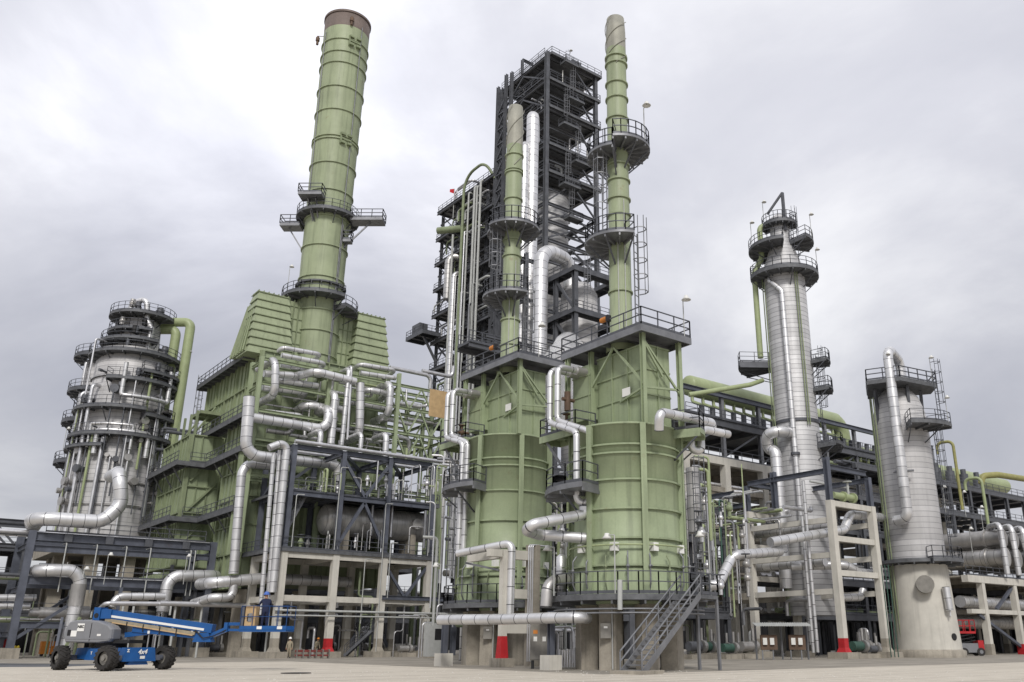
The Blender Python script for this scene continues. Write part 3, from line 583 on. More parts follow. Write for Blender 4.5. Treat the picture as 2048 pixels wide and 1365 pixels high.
def person(foot, fwd, label, cloth, helmet, lean=0.0, arms='down', s=1.0, name='person'):
    fwd = Vector(fwd).normalized(); rt = V(fwd.y, -fwd.x, 0)
    def q(a, b, c): return Vector(foot)+(rt*a+fwd*b+V(0,0,c))*s
    L_ = lean
    vs = {}; J = [('pel',0,0,.95,.155),('wai',0,.02*1+L_*.1,1.10,.145),('che',0,L_*.3,1.32,.175),('nek',0,L_*.45,1.50,.07),('hd0',0,L_*.5+.015,1.58,.075),('hd1',0,L_*.5+.02,1.68,.095),('hd2',0,L_*.5+.01,1.76,.07)]
    for sd_, sg in (('l',-1),('r',1)):
        J += [('hip'+sd_,sg*.10,0,.90,.115),('kne'+sd_,sg*.11,.03,.50,.078),('ank'+sd_,sg*.12,0,.09,.055),('toe'+sd_,sg*.13,.16,.045,.045),('sho'+sd_,sg*.20,L_*.36,1.42,.075)]
        if arms == 'rail': J += [('elb'+sd_,sg*.30,L_*.3+.18,1.20,.055),('wri'+sd_,sg*.22,L_*.3+.42,1.18,.038),('han'+sd_,sg*.20,L_*.3+.50,1.17,.032)]
        else: J += [('elb'+sd_,sg*.27,L_*.3+.0,1.13,.055),('wri'+sd_,sg*.28,L_*.3+.10,.90,.038),('han'+sd_,sg*.27,L_*.3+.12,.83,.032)]
    E = [('pel','wai'),('wai','che'),('che','nek'),('nek','hd0'),('hd0','hd1'),('hd1','hd2')]
    for d in 'lr': E += [('pel','hip'+d),('hip'+d,'kne'+d),('kne'+d,'ank'+d),('ank'+d,'toe'+d),('che','sho'+d),('sho'+d,'elb'+d),('elb'+d,'wri'+d),('wri'+d,'han'+d)]
    for d, sg in (('l',-1),('r',1)):
        hand = next(j for j in J if j[0] == 'han'+d)
        for i in range(5):
            ox = sg*(-.028+.018*i) if i < 4 else -sg*.035; dz = -.085+abs(i-1.3)*.008 if i < 4 else -.03
            nm = 'f%d%s' % (i, d); J.append((nm, hand[1]+ox, hand[2]+(.03 if i < 4 else .05), hand[3]+dz, .009)); E.append(('han'+d, nm))
    ids = {j[0]: i for i, j in enumerate(J)}
    me = bpy.data.meshes.new(name); me.from_pydata([tuple(q(j[1], j[2], j[3])-Vector(foot)) for j in J], [(ids[a], ids[b_]) for a, b_ in E], [])
    ob = bpy.data.objects.new(name, me); C.objects.link(ob); md = ob.modifiers.new('skin', 'SKIN')
    for i, j in enumerate(J): me.skin_vertices[0].data[i].radius = (j[4]*s, j[4]*s)
    me.skin_vertices[0].data[0].use_root = True; md.use_smooth_shade = True
    ss = ob.modifiers.new('sub', 'SUBSURF'); ss.levels = 2; ss.render_levels = 2
    dg = bpy.context.evaluated_depsgraph_get(); new = bpy.data.meshes.new_from_object(ob.evaluated_get(dg)); ob.modifiers.clear(); ob.data = new
    new.materials.clear(); new.materials.append(M[cloth]); new.materials.append(M['skin']); new.materials.append(M['black'])
    for p in new.polygons:
        c = p.center/s; p.material_index = 1 if c.z > 1.52 else (2 if c.z < .11 else 0); p.use_smooth = True
        if arms == 'down' and c.z < .89 and abs(c.dot(rt)) > .2: p.material_index = 1
        if arms == 'rail' and c.z > 1.05 and c.dot(fwd) > L_*.3+.40: p.material_index = 1
    ob.location = foot; tag(ob, label, 'person', 'people at work'); hc = q(0, L_*.5+.02, 1.72); hm = MB()
    hm.lathe(hc.x, hc.y, [(.135*s,hc.z-.01),(.19*s,hc.z-.02),(.19*s,hc.z),(.135*s,hc.z+.01),(.125*s,hc.z+.09*s),(.08*s,hc.z+.145*s),(0.001,hc.z+.16*s)], 18); hm.build('helmet', M[helmet], ob)
    f = MB(); e = q(0, L_*.5+.115, 1.655); f.sphere(e, .02*s, 8, 1.3)
    f.build('nose', M['skin'], ob); f = MB()
    for a in (-.035, .035): f.sphere(q(a, L_*.5+.103, 1.685), .012*s, 6)
    f.build('eyes', M['black'], ob)
    return ob
bp, lhx, lhy = lift()
person(bp, lhy*.8+lhx*-.6, 'worker in dark blue overalls and blue helmet standing in the lift basket', 'navy', 'hblue', .25, 'rail', 1.06)
p1 = PZ(577,1317,0); person(p1, (-FW[0],-FW[1],0), 'worker in khaki overalls and white helmet standing under the concrete frame', 'khaki', 'hwhite')
p2 = PZ(630,1314,0); person(p2, (RT[0]*.8-FW[0]*.6,RT[1]*.8-FW[1]*.6,0), 'worker in khaki bending in the shade behind red barriers', 'khaki', 'orange', .55)
# ================================================================ frames and racks
def frame(t, xs, ys, zs, cw, bw, bh, cm, bm, steel=False, cols=True, z0=0.0, skipx=(), skipy=(), pedestal=None, red=(), faces=None):
    """columns, and at every level one beam per bay; each column and beam is a part"""
    nb = 0
    if cols:
        for i, x in enumerate(xs):
            for j, y in enumerate(ys):
                b = MB()
                if steel: b.ibeam((x,y,z0), (x,y,zs[-1]+.15), cw, cw, cw*.12)
                else: b.box(x-cw/2, x+cw/2, y-cw/2, y+cw/2, z0+(1.75 if pedestal else 0), zs[-1])
                c = b.build('column', M[cm], t)
                if pedestal:
                    p = MB(); w = cw/2; W2 = pedestal
                    p.hexa([(x-w*1.5,y-w*1.5,.55),(x+w*1.5,y-w*1.5,.55),(x+w*1.5,y+w*1.5,.55),(x-w*1.5,y+w*1.5,.55)], [(x-w,y-w,.95),(x+w,y-w,.95),(x+w,y+w,.95),(x-w,y+w,.95)])
                    p.box(x-w-.003, x+w+.003, y-w-.003, y+w+.003, .951, 1.75); p.build('column_foot', M['red'] if (i,j) in red else M['conc'], c, ) ; MB().box(x-W2, x+W2, y-W2, y+W2, 0, .549).build('footing', M['conc'], c)
    for z in zs:
        for j, y in enumerate(ys):
            if (z, j) in skipx: continue
            for a, c in zip(xs, xs[1:]):
                b = MB()
                if steel: b.ibeam((a+cw/2+.003,y,z), (c-cw/2-.003,y,z), bw, bh)
                else: b.box(a+cw/2, c-cw/2, y-bw/2, y+bw/2, z-bh, z)
                nb += 1; b.build('beam', M[bm], t)
        for i, x in enumerate(xs):
            if (z, i) in skipy: continue
            for a, c in zip(ys, ys[1:]):
                b = MB()
                if steel: b.ibeam((x,a+cw/2+.003,z), (x,c-cw/2-.003,z), bw, bh)
                else: b.box(x-bw/2, x+bw/2, a+cw/2, c-cw/2, z-bh, z)
                nb += 1; b.build('beam', M[bm], t)
    return t
def braces(t, L, w, m, name='brace'):
    for p, q in L: MB().bar(p, q, w, w).build(name, M[m], t)
# ---------------------------------------------------------------- concrete table with steel storeys (exchanger structure)
ox = PZ(545,1317,0); CX0, CY0 = ox.x, ox.y
xs = [CX0+5.3*k for k in range(4)]; ys = [CY0, CY0+7.5]; zD = Zr(1103, CX0, CY0); zM = Zr(1190, CX0, CY0)
ct = thing('concrete_structure', 'two storey concrete frame carrying the grey drum and the steel storeys, one column foot red', 'frame', (CX0,CY0,0))
frame(ct, xs, ys, [zM, zD], .66, .46, .55, 'concl', 'concl', pedestal=1.0, red=[(1,0)])
deck(ct, xs[0]-.9, xs[3]+1.4, ys[0]-.45, ys[1]+2, zD+.30, .25, 'sew', name='deck')
st = thing('steel_structure', 'two blue grey steel storeys with crossed bracing standing on the concrete frame', 'frame', (CX0,CY0,zD+.3))
zI = Zr(985, CX0, CY0); zT = Zr(893, CX0, CY0)
frame(st, xs, ys, [zI, zT], .46, .3, .5, 'blue', 'blue', True, z0=zD+.31)
y_ = ys[0]
braces(st, [((xs[1],y_,zD+.8),((xs[1]+xs[2])/2,y_,zI-.3)), ((xs[2],y_,zD+.8),((xs[1]+xs[2])/2,y_,zI-.3)), ((xs[1],y_,zT-.6),((xs[1]+xs[2])/2,y_,zI+.3)), ((xs[2],y_,zT-.6),((xs[1]+xs[2])/2,y_,zI+.3)), ((xs[2],ys[1],zD+.5),(xs[3],ys[1],zI)), ((xs[0],ys[1],zI),(xs[1],ys[1],zT)), ((xs[0],ys[0],zT-.3),(xs[0],ys[1],zI+.3)), ((xs[1],ys[0],zT-.1),(xs[2],ys[1],zT-.1)), ((xs[2],ys[0],zT-.1),(xs[3],ys[1],zT-.1))], .3, 'blue')
deck(st, xs[0]-.6, xs[3]+1.2, ys[0]+.3, ys[1]+2, zI+.30, .2, 's', name='deck')
braces(ct, [((xs[2]+.2,ys[0],zD-.7),((xs[2]+xs[3])/2,ys[0],zM+.15)), ((xs[3]-.2,ys[0],zD-.7),((xs[2]+xs[3])/2,ys[0],zM+.15)), ((xs[2]+.1,ys[1],.6),((xs[2]+xs[3])/2,ys[1],zM-.7)), ((xs[3]-.1,ys[1],.6),((xs[2]+xs[3])/2,ys[1],zM-.7))], .26, 'blue')
MB().ibeam((xs[2]-.1,ys[0]-.42,zM+.05), (xs[3]+1.8,ys[0]-.42,zM+.05), .25, .4).build('bracing_beam', M['blue'], ct)
# stairs inside the steel storeys, left bay
def flight(name, lab, p, q, w, nn, m='galv', cat='stairs'):
    p, q = Vector(p), Vector(q); t = thing(name, lab, cat, (p.x,p.y,min(p.z,q.z))); d = q-p; h = V(d.x,d.y,0).normalized(); n = V(-h.y,h.x,0)*w/2
    for s in (-1,1):
        MB().bar(p+n*s, q+n*s, .06, .25).build('stringer', M[m], t); b = MB()
        for k in (1,.5): b.tube(p+n*s+V(0,0,k), q+n*s+V(0,0,k), .035, 6)
        for i in range(5): a = (p+n*s).lerp(q+n*s, i/4); b.bar(a, a+V(0,0,1), .06)
        b.build('handrail', M[m], t)
    for i in range(nn):
        a = p+d*((i+.5)/nn); MB().bar(a-n*.93, a+n*.93, .28, .05).build('tread', M[m], t)
flight('staircase', 'dim steel stairs beside the grey drum behind the leftmost steel column', (xs[0]-.3,ys[0]+1.6,zD+.35), (xs[0]+2.1,ys[0]+1.6,zI), .9, 12)
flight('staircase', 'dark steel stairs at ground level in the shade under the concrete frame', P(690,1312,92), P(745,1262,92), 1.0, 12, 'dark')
# the drum
dz = Zr(1040, CX0+6, ys[0]+3.4); dy = ys[0]+3.4; drx = 1.62
dl = PY(638,1040,dy).x; dr_ = PY(858,1050,dy).x
dr = thing('horizontal_drum', 'large dull grey horizontal drum with domed ends lying behind the steel bracing', 'drum', ((dl+dr_)/2,dy,dz-drx))
def hdrum(b, a, c, y, z, r, n=28, dome=.5):
    prof = [(math.sin(R(k))*r, a-(math.cos(R(k)))*r*dome) for k in (3,20,40,60,75,90)]+[(math.sin(R(k))*r, c+(math.cos(R(k)))*r*dome) for k in (90,75,60,40,20,3)]
    vs = []; al = []
    for rr, x in prof:
        for i in range(n): th = 2*math.pi*i/n; vs.append((x, y+rr*math.cos(th), z+rr*math.sin(th))); al.append(x)
    b.add(vs, [(j*n+i,(j+1)*n+i,(j+1)*n+(i+1)%n,j*n+(i+1)%n) for j in range(len(prof)-1) for i in range(n)], True, al); return b
hdrum(MB(), dl+.8, dr_-.8, dy, dz, drx).build('shell', M['drum'], dr)
for f in (.2, .8): xx = dl+(dr_-dl)*f; MB().box(xx-.3, xx+.3, dy-1.3, dy+1.3, zD+.31, dz-1.0).build('saddle', M['conc'], dr)
MB().tube((dr_-2.6,dy-drx+.1,dz+.1), (dr_-2.6,dy-drx-.45,dz+.1), .55, 18).build('manway', M['drum'], dr)
for xx, zt in ((dl+5.1, zI-.2), (dl+7.4, zI+1.5)): MB().tube((xx,dy-1.75,dz-1.5), (xx,dy-1.75,zt), .14, 10).build('stand_pipe', M['alus'], dr)
# ---------------------------------------------------------------- right hand concrete frame
fo = PZ(1690,1318,0); FX, FY = fo.x, fo.y; zf = lambda py: Zr(py, FX, FY)
FX2 = PY(1775,1316,FY).x; FY2 = PX(1515,1316,FX).y; FX3 = FX2+6; 
zf3 = [zf(1140), zf(1071), zf(1001)]
fr = thing('concrete_structure', 'open three storey concrete frame at the right with a red column foot', 'frame', (FX,FY,0))
frame(fr, [FX,FX2], [FY,FY2], zf3, .64, .4, .52, 'concl', 'concl', pedestal=1.05, red=[(0,0)], skipy=[(z,i) for z in zf3 for i in (0,1)])
for z in (zf(1177), zf(1104), zf(1034)):
    for x in (FX, FX2): MB().box(x-.2, x+.2, FY+.33, FY2-.33, z-.5, z).build('beam', M['concl'], fr)
for yy in (FY2+8.5, FY2+15):
    for x in (FX, FX2):
        MB().box(x-.36, x+.36, yy-.36, yy+.36, 0, zf3[2]-.8).build('column', M['concl'], fr)
    for z in zf3: MB().box(FX+.36, FX2-.36, yy-.25, yy+.25, z-1.4, z-.8).build('beam', M['conc'], fr)
for z in (zf(1177), zf(1104), zf(1034)):
    for x in (FX, FX2):
        for a, c in ((FY2+.39, FY2+8.1), (FY2+8.9, FY2+14.6)): MB().box(x-.25, x+.25, a, c, z-.65, z).build('beam', M['conc'], fr)
up = thing('steel_structure', 'open blue grey steel portal standing on top of the right hand concrete frame', 'frame', (FX,FY,zf3[2]))
zu = zf(915)
for x, y, z1 in ((FX,FY,zu),(FX,FY2,zf(945)),(FX2,FY,zf(940)),(FX2,FY2,zu-.5),(FX+.1,FY2-3.5,zu-.5)): MB().ibeam((x,y,zf3[2]+.003), (x,y,z1), .5, .5, .06).build('column', M['blue'], up)
for p, q in (((FX,FY+.26,zu-1.3),(FX,FY2-.26,zu-1.3)),((FX+.26,FY,zu-.9),(FX2-.26,FY,zu-.9)),((FX+.26,FY2,zu-1.2),(FX2-.26,FY2,zu-1.2)),((FX2,FY+.26,zu-1.5),(FX2,FY2-.26,zu-1.5)),((FX,FY2+.26,zu-2.0),(FX,FY2+9,zu-2.0)),((FX,FY2+.26,zu-3.4),(FX,FY2+9,zu-3.4))): MB().ibeam(p, q, .35, .5).build('beam', M['blue'], up)
vl = thing('valve', 'large pale green valve with handwheel lying on top of the right hand concrete frame', 'valve', (FX+2.5,FY+.3,zf3[2]))
vz = zf3[2]+.65; MB().tube((FX+1.0,FY+.3,vz), (FX+4.2,FY+.3,vz), .32, 16).tube((FX+4.2,FY+.3,vz), (FX+4.4,FY+.3,vz), .5, 16).tube((FX+2.6,FY+.3,vz), (FX+2.8,FY+.3,vz), .5, 16).build('body', M['greenl'], vl)
MB().tube((FX+3.6,FY+.3,vz+.3), (FX+3.6,FY+.3,vz+1.5), .12, 10).tube((FX+3.6,FY+.3,vz+1.5), (FX+3.6,FY+.3,vz+1.58), .45, 16).build('handwheel', M['ltgrey'], vl)
# ---------------------------------------------------------------- left steel rack
lo = PZ(15,1318,0); LX, LY = lo.x, lo.y; zl = lambda py: Zr(py, LX, LY)
LX2 = PY(225,1300,LY).x; LX3 = PY(425,1106,LY).x
lr = thing('pipe_rack', 'dark blue steel pipe rack with a bolted leg on a concrete block at far left', 'pipe rack', (LX,LY,0))
lz = [zl(1250), zl(1160), zl(1072)]
for x in (LX, LX3):
    for y in (LY, LY+7):
        MB().ibeam((x,y,.9), (x,y,lz[2]+.5), .62, .62, .08).build('column', M['blue'], lr); MB().box(x-.75, x+.75, y-.75, y+.75, 0, .9).build('footing', M['conc'], lr)
for z in lz[1:]:
    for y in (LY, LY+7): MB().ibeam((LX+.32,y,z), (LX3-.32,y,z), .4, .75).build('beam', M['blue'], lr)
MB().ibeam((LX+.32,LY,lz[0]), (LX2,LY,lz[0]), .4, .6).build('beam', M['blue'], lr); MB().ibeam((LX+.32,LY,lz[2]-1.1), (LX3-.32,LY,lz[2]-1.1), .4, .6).build('beam', M['blue'], lr)
for z in lz:
    for x in (LX, LX3): MB().ibeam((x,LY+.32,z-.8), (x,LY+6.68,z-.8), .35, .5).build('beam', M['blue'], lr)
braces(lr, [((LX,LY,1.5),(LX+5,LY,lz[0]+2.5)), ((LX,LY+7,1.5),(LX+6,LY+7,lz[1]-.5))], .28, 'blue')
MB().ibeam((LX2-.2,LY-.3,.9), (LX2-.2,LY-.3,lz[1]-.4), .3, .3).build('column', M['blue'], lr)
MB().rail([(LX+1,LY-.4,lz[2]+.4),(LX3-1,LY-.4,lz[2]+.4)], 1.1, 1.8).build('railing', M['rail'], lr)
g2 = PZ(380,1250,0)
for px in (322, 300):
    pass
# left-most lattice bridge beyond the rack
lb = thing('pipe_bridge', 'dark lattice pipe bridge running out of the picture at far left', 'pipe bridge', (LX-8,LY+9,0))
for y in (LY+9, LY+13):
    for z in (lz[2]-.2, lz[2]+2.2): MB().ibeam((LX-16,y,z), (LX+2,y,z), .35, .4).build('chord', M['dark'], lb)
    for k in range(8): x = LX-15.6+2.2*k; MB().bar((x,y,lz[2]-.1), (x+2.2,y,lz[2]+2.1) if k % 2 else (x+2.2,y,lz[2]-.1), .2).build('diagonal', M['dark'], lb) if k % 2 else MB().bar((x,y,lz[2]+2.1), (x+2.2,y,lz[2]-.1), .2).build('diagonal', M['dark'], lb)
for x in (LX-14, LX-4):
    for y in (LY+9, LY+13): MB().ibeam((x,y,0), (x,y,lz[2]-.4), .4, .4).build('column', M['dark'], lb)
# ================================================================ big box heater, hood and chimney
HY = 93.5; HX0 = 31.0; HXE = PY(800,800,HY).x
hz0, hz1, hz2 = 7.2, 25.0, 32.6
ht = thing('box_heater', 'huge green panelled box heater with outside stiffeners and grey walkways on its left side', 'heater', (HX0+8,HY+10,0))
def panelbox(name, x0, x1, y0, y1, z0, z1, m='green', rib=1.25, lev=3.0, mm='greend', faces='ws'):
    """panelled casing, with its stiffener grid as a part per face"""
    MB().box(x0, x1, y0, y1, z0, z1).build(name, M[m], ht)
    if 'w' in faces:
        b = MB(); k = max(1, round((y1-y0)/rib))
        for i in range(k+1): y = y0+(y1-y0)*i/k; w = .16 if i in (0, k) else .06; b.box(x0-(.3 if i in (0,k) or i % 3 == 0 else .14), x0-.003, y-w, y+w, z0, z1)
        k = max(1, round((z1-z0)/lev))
        for i in range(k+1): z = z0+(z1-z0)*i/k; b.box(x0-.24, x0-.004, y0+.17, y1-.17, z-.07, z+.07)
        b.build('stiffener_grid', M[mm], ht)
    if 's' in faces:
        b = MB(); k = max(1, round((x1-x0)/rib))
        for i in range(k+1): x = x0+(x1-x0)*i/k; w = .16 if i in (0, k) else .06; b.box(x-w, x+w, y0-(.3 if i in (0,k) or i % 3 == 0 else .14), y0-.003, z0, z1)
        k = max(1, round((z1-z0)/lev))
        for i in range(k+1): z = z0+(z1-z0)*i/k; b.box(x0+.17, x1-.17, y0-.24, y0-.004, z-.07, z+.07)
        b.build('stiffener_grid', M[mm], ht)
panelbox('radiant_box', HX0, HXE-1.5, HY, 101.5, hz0, hz1)
panelbox('recessed_wall', HX0+1.5, HXE-2, 101.51, 105.7, hz0+2, hz1-.5)
panelbox('radiant_box', 28.0, HXE-2, 105.8, 116.5, hz0+2.2, hz1-.6)
panelbox('convection_box', HX0+.3, HXE-2.5, HY+1.2, 113.2, hz1+.5, hz2)
braces(ht, [((28.4,105.6,12),(31.4,105.6,15.5)),((28.4,105.6,15.5),(31.4,105.6,19)),((28.4,105.6,19),(31.4,105.6,22.5))], .2, 'greend')
for a, c, x0 in ((HY-.4,101.5,HX0-.5), (105.2,117,27.4)):
    z = hz0+1.6 if x0 < 29 else hz0; b = MB().box(x0, x0+1.0, a, c, z-.6, z-.02); k = int((c-a)/1.1)
    for i in range(k+1): y = a+(c-a)*i/k; b.box(x0-.12, x0-.003, y-.04, y+.04, z-.62, z)
    b.build('floor_girder', M['green'], ht)
for x in (HX0+.8, HX0+7, HX0+13):
    for y in (HY+.6, 100.5, 107, 115): MB().box(x-.5, x+.5, y-.5, y+.5, 0, hz0-.65).build('leg', M['conc'], ht)
# walkways on the left side, following the recess
for z in (Zr(1035,29,104), Zr(925,29,104)):
    deck(ht, 26.4, 27.7, 104.3, 118.5, z, .45, 'wn'); deck(ht, 27.701, 30.9, 104.3, 105.5, z-.01, .45, 's'); deck(ht, 29.4, 30.69, 92.4, 104.29, z-.02, .45, 'w')
    for y in (94.5, 98, 101.5): MB().bar((29.6,y,z-.4), (30.9,y,z-2.2), .12).build('walkway_bracket', M['galv'], ht)
    for y in (107, 111, 115): MB().bar((26.7,y,z-.4), (27.9,y,z-2.2), .12).build('walkway_bracket', M['galv'], ht)
for pyy in (828, ):
    z = Zr(pyy, 31, 94); deck(ht, 29.6, 31.0, 92.6, 112.5, z-.1, .4, 'w')
z = Zr(708, 31, 96); deck(ht, 29.9, 31.5, 97, 114.3, z, .4, 'wns'); MB().ladder((30.6,114.6,0), z-9, z+.8, (-.2,1)).build('ladder', M['galv'], ht)
MB().box(29.8, 31.0, 97.2, 99.4, z+.01, z+1.8).build('platform_house', M['greend'], ht)
for k, (y, zz) in enumerate(((117.2, 25.0), (113.4, 26.6), (115, 27.3))): MB().tube((26.9,y,zz-.6), (30.5,y,zz-.6), .22, 10).build('beam_end', M['dark'], ht)
for y in (106, 108.5, 111, 113.5): MB().ibeam((28.3,y,hz1-.55), (28.3,y,hz1+2.4), .25, .25).build('post', M['greend'], ht)
for y in (106, 111): MB().bar((28.3,y,hz1-.3), (30.6,y+1.2,hz1+3.4), .16).build('brace', M['greend'], ht)
deck(ht, 28.6, 31.2, 105.9, 110, hz1+2.5, .3, '', 'greend')
# ---- stepped hoods either side of the chimney
CH = P(631,680,100); chx, chy = CH.x, CH.y
def zch(py): return Zr(py, chx-FW[0]*2.7, chy-FW[1]*2.7)
def hood(cx, cy, nm):
    zb, zt = hz2-.4, zch(612)+.4; n = 8; w0, w1, d0, d1 = 2.5, 1.75, 2.5, 1.5
    if nm: zt += 0.3
    b = MB()
    def ring(f, e=0.0):
        w = w0+(w1-w0)*f+e; d = d0+(d1-d0)*f+e; z = zb+(zt-zb)*f; return [(cx-w,cy-d,z),(cx+w,cy-d,z),(cx+w,cy+d*.4,z),(cx-w,cy+d*.4,z)]
    for i in range(n):                       # courses, each lapping over the one below
        b.hexa(ring(i/n, .14), ring((i+.985)/n, .0))
    h = b.build('hood', M['greenold'], ht); b = MB(); ft = zt
    for i in range(n):
        q = ring((i+.98)/n, .12); 
        for a, c in ((q[0],q[1]), (q[0],q[3]), (q[1],q[2])): b.bar(a, c, .09, .09)
    for i in range(7): x = cx-w1+2*w1*i/6; b.box(x-.04, x+.04, cy-d1, cy+d1*.4, zt, zt+.25)
    b.build('hood_rib', M['greend'], h)
for cx, nm in ((chx-6.2, 0), (chx+6.3, 1)):
    hood(cx, chy-.2, nm); s = 1 if cx < chx else -1
    x0, x1 = sorted((cx+s*1.2, chx+(-s)*2.0)); zb, zt = hz2-.3, zch(606)
    MB().box(x0, x1, chy-1.1, chy+1.6, zb, zt).build('hood_duct', M['greenold'], ht); b = MB()
    for i in range(5): x = x0+(x1-x0)*(i+.5)/5; b.box(x-.04, x+.04, chy-1.25, chy-1.103, zb, zt+.2)
    for i in range(5): z = zb+(zt-zb)*(i+.6)/5; b.box(x0, x1, chy-1.2, chy-1.104, z-.05, z+.05)
    b.build('hood_rib', M['greend'], ht)
zs_h = zch(622); MB().hexa([(chx-8.9,chy-2.0,hz2-.1),(chx-8.0,chy-2.0,hz2-.1),(chx-8.0,chy+2.4,hz2-.1),(chx-8.9,chy+2.4,hz2-.1)], [(chx-7.9,chy-1.2,zs_h),(chx-7.2,chy-1.2,zs_h),(chx-7.2,chy+1.4,zs_h),(chx-7.9,chy+1.4,zs_h)]).build('hood_side', M['greenold'], ht); b = MB()
for i in range(6): b.bar((chx-9.0,chy-1.9+4.2*i/5,hz2-.1), (chx-8.0,chy-1.1+2.4*i/5,zs_h), .18, .2)
b.build('hood_rib', M['greend'], ht)
# ---- chimney
ck = thing('chimney_stack', 'tall thick green steel chimney with a scorched brown rim rising from the box heater', 'chimney', (chx,chy,hz2))
zt = zch(23); zcap = zch(52); r0, r1 = 2.58, 3.05; rr = lambda z: r0+(r1-r0)*(z-hz2)/(zt-hz2)
MB().lathe(chx, chy, [(r0,hz2-.1)]+[(rr(hz2+(zcap-hz2)*k/6), hz2+(zcap-hz2)*k/6) for k in range(1,7)], 48).build('shell', M['greenold'], ck)
MB().lathe(chx, chy, [(rr(zcap),zcap),(rr(zt),zt),(rr(zt)-.2,zt),(rr(zcap)-.2,zcap)], 48).ring(chx, chy, rr(zt)-.1, rr(zt)+.12, zt-.25, zt+.05, 48).build('scorched_rim', M['chcap'], ck)
fc = face_ang(chx, chy)
for py in (696,649,607,541,479,421,369,315,268,262,210,164,117,95,71):
    z = zch(py+8); MB().ring(chx, chy, rr(z)-.05, rr(z)+.16, z-.07, z+.07, 48).build('stiffener_ring', M['greenold'], ck)
gallery(ck, chx, chy, zch(588), r0, 4.55, fc-200, fc+40, True, .3); gallery(ck, chx, chy, zch(606), r0, 4.7, fc+41, fc+115, True, .3)
gallery(ck, chx, chy, zch(560), r0+.05, r0+.5, fc-90, fc+90, False, .2, False)
z = zch(420); gallery(ck, chx, chy, z, r0, 3.9, fc-170, fc+150, True, .3)
def arm(lat0, lat1, fw0, fw1, z, nm):
    q = [off((chx,chy), l, f) for l, f in ((lat0,fw0),(lat1,fw0),(lat1,fw1),(lat0,fw1))]
    d = MB().prism(q, z-.35, z).build('platform', M['galv'], ck); MB().rail([V(*a, z) for a in q], 1.15, 1.3, .04, True).build('railing', M['rail'], d)
arm(-5.5, -3.0, -1.6, .2, zch(438), 0); arm(3.2, 7.3, -1.4, .5, zch(425), 1); arm(-2.6, .3, -4.6, -2.6, zch(398), 2); arm(2.6, 3.6, -1.6, -.6, zch(470), 3)
for l, f, py in ((-4.6,-.7,442),(-1.6,-3.6,404),(-.6,-3.6,404)): p = V(*off((chx,chy), l, f), zch(py)); q = V(*off((chx,chy), l*.55, f*.62), zch(py)-3.2); b = MB(); b.bar(p, q, .16).build('strut', M['galv'], ck)
for l, f, py in ((5.6,-.5,430),): MB().bar(V(*off((chx,chy), l, f), zch(py)), V(*off((chx,chy), 2.4, -.8), zch(py)-3.8), .18).build('strut', M['galv'], ck)
for a, ra, z0_, z1_ in ((38, .12, hz2, zt-2), (42, .12, hz2, zch(440)), (-62, .1, zch(420), zch(60))):
    MB().pipe([(*polar(chx, chy, rr(zz)+ra, fc+a), zz) for zz in (z0_, (z0_+z1_)/2, z1_)], .06, 0, 6).build('conduit', M['galv'], ck)
for lat, py, fw in ((-3.6,66,-1), (1.4,45,-2.9)):
    p = V(*off((chx,chy), lat, fw), zch(py)); b = MB().tube(p, p+V(0,0,.5), .28, 10).tube(p+V(0,0,.5), p+V(0,0,.75), .16, 8).tube(p-V(0,0,.6), p-V(0,0,.0), .18, 8); q = V(*off((chx,chy), lat*.75, fw*.8), p.z+.9); b.bar(p+V(0,0,.8), q, .07); b.build('warning_light', M['rust'], ck)
for py, a0 in ((82, 22), (275, 25)):
    b = MB()
    for s in (-1, 1):
        for dz in (-.6, .6): p = polar(chx, chy, rr(zch(py))+.1, fc+a0+s*9); b.box(p[0]-.3, p[0]+.3, p[1]-.3, p[1]+.3, zch(py)+dz-.15, zch(py)+dz+.15)
    p, q = polar(chx, chy, rr(zch(py))+.15, fc+a0-14), polar(chx, chy, rr(zch(py))+.15, fc+a0+14); b.bar((*p,zch(py)), (*q,zch(py)), .2).bar((*p,zch(py)-.8), (*p,zch(py)+.8), .2); b.build('lug_plate', M['greend'], ck)
lamp(*polar(chx, chy, 4.4, fc-60), zch(588), 3.2, 'floodlight on a thin pole on the lower ring platform of the thick chimney')
# ---- green pipe support frame before the heater front
gx = [PY(p, 800, HY-3.4).x for p in (514, 655, 795, 888)]; gz = [hz0+10.5, 21.5, 24.5, 27.5, 30.2]
gf = thing('steel_structure', 'green steel pipe support frame with lattice end hung with silver pipes', 'frame', (gx[0],HY-3.4,0))
for x in gx:
    for y in (HY-3.4, HY-.6): MB().ibeam((x,y,(9.9 if x < gx[3]-.1 else 0)), (x,y,gz[-1]+(1.4 if x == gx[2] else .2)), .42, .42, .05).build('column', M['green'], gf)
for z in gz:
    for y in (HY-3.4, HY-.6):
        for a, c in zip(gx, gx[1:]): MB().ibeam((a+.22,y,z), (c-.22,y,z), .26, .34).build('beam', M['green'], gf)
    for x in gx: MB().ibeam((x,HY-3.18,z-.4), (x,HY-.82,z-.4), .26, .3).build('beam', M['green'], gf)
for z, zz in zip(gz[1:], gz[2:]):
    n = 4; a, c = gx[2], gx[3]
    for k in range(n):
        for y in (HY-3.4, HY+1.5): p = a+(c-a)*k/n; q = a+(c-a)*(k+1)/n; MB().bar((p,y,z if k % 2 else zz), (q,y,zz if k % 2 else z), .16).build('brace', M['green'], gf)
for y in (HY+1.5, HY+6):
    for z in gz[2:]: MB().ibeam((gx[2]+.3,y,z), (gx[3],y,z), .26, .34).build('beam', M['green'], gf)
    MB().ibeam((gx[3],y+.01,0), (gx[3],y+.01,gz[-1]), .4, .4).build('column', M['green'], gf)
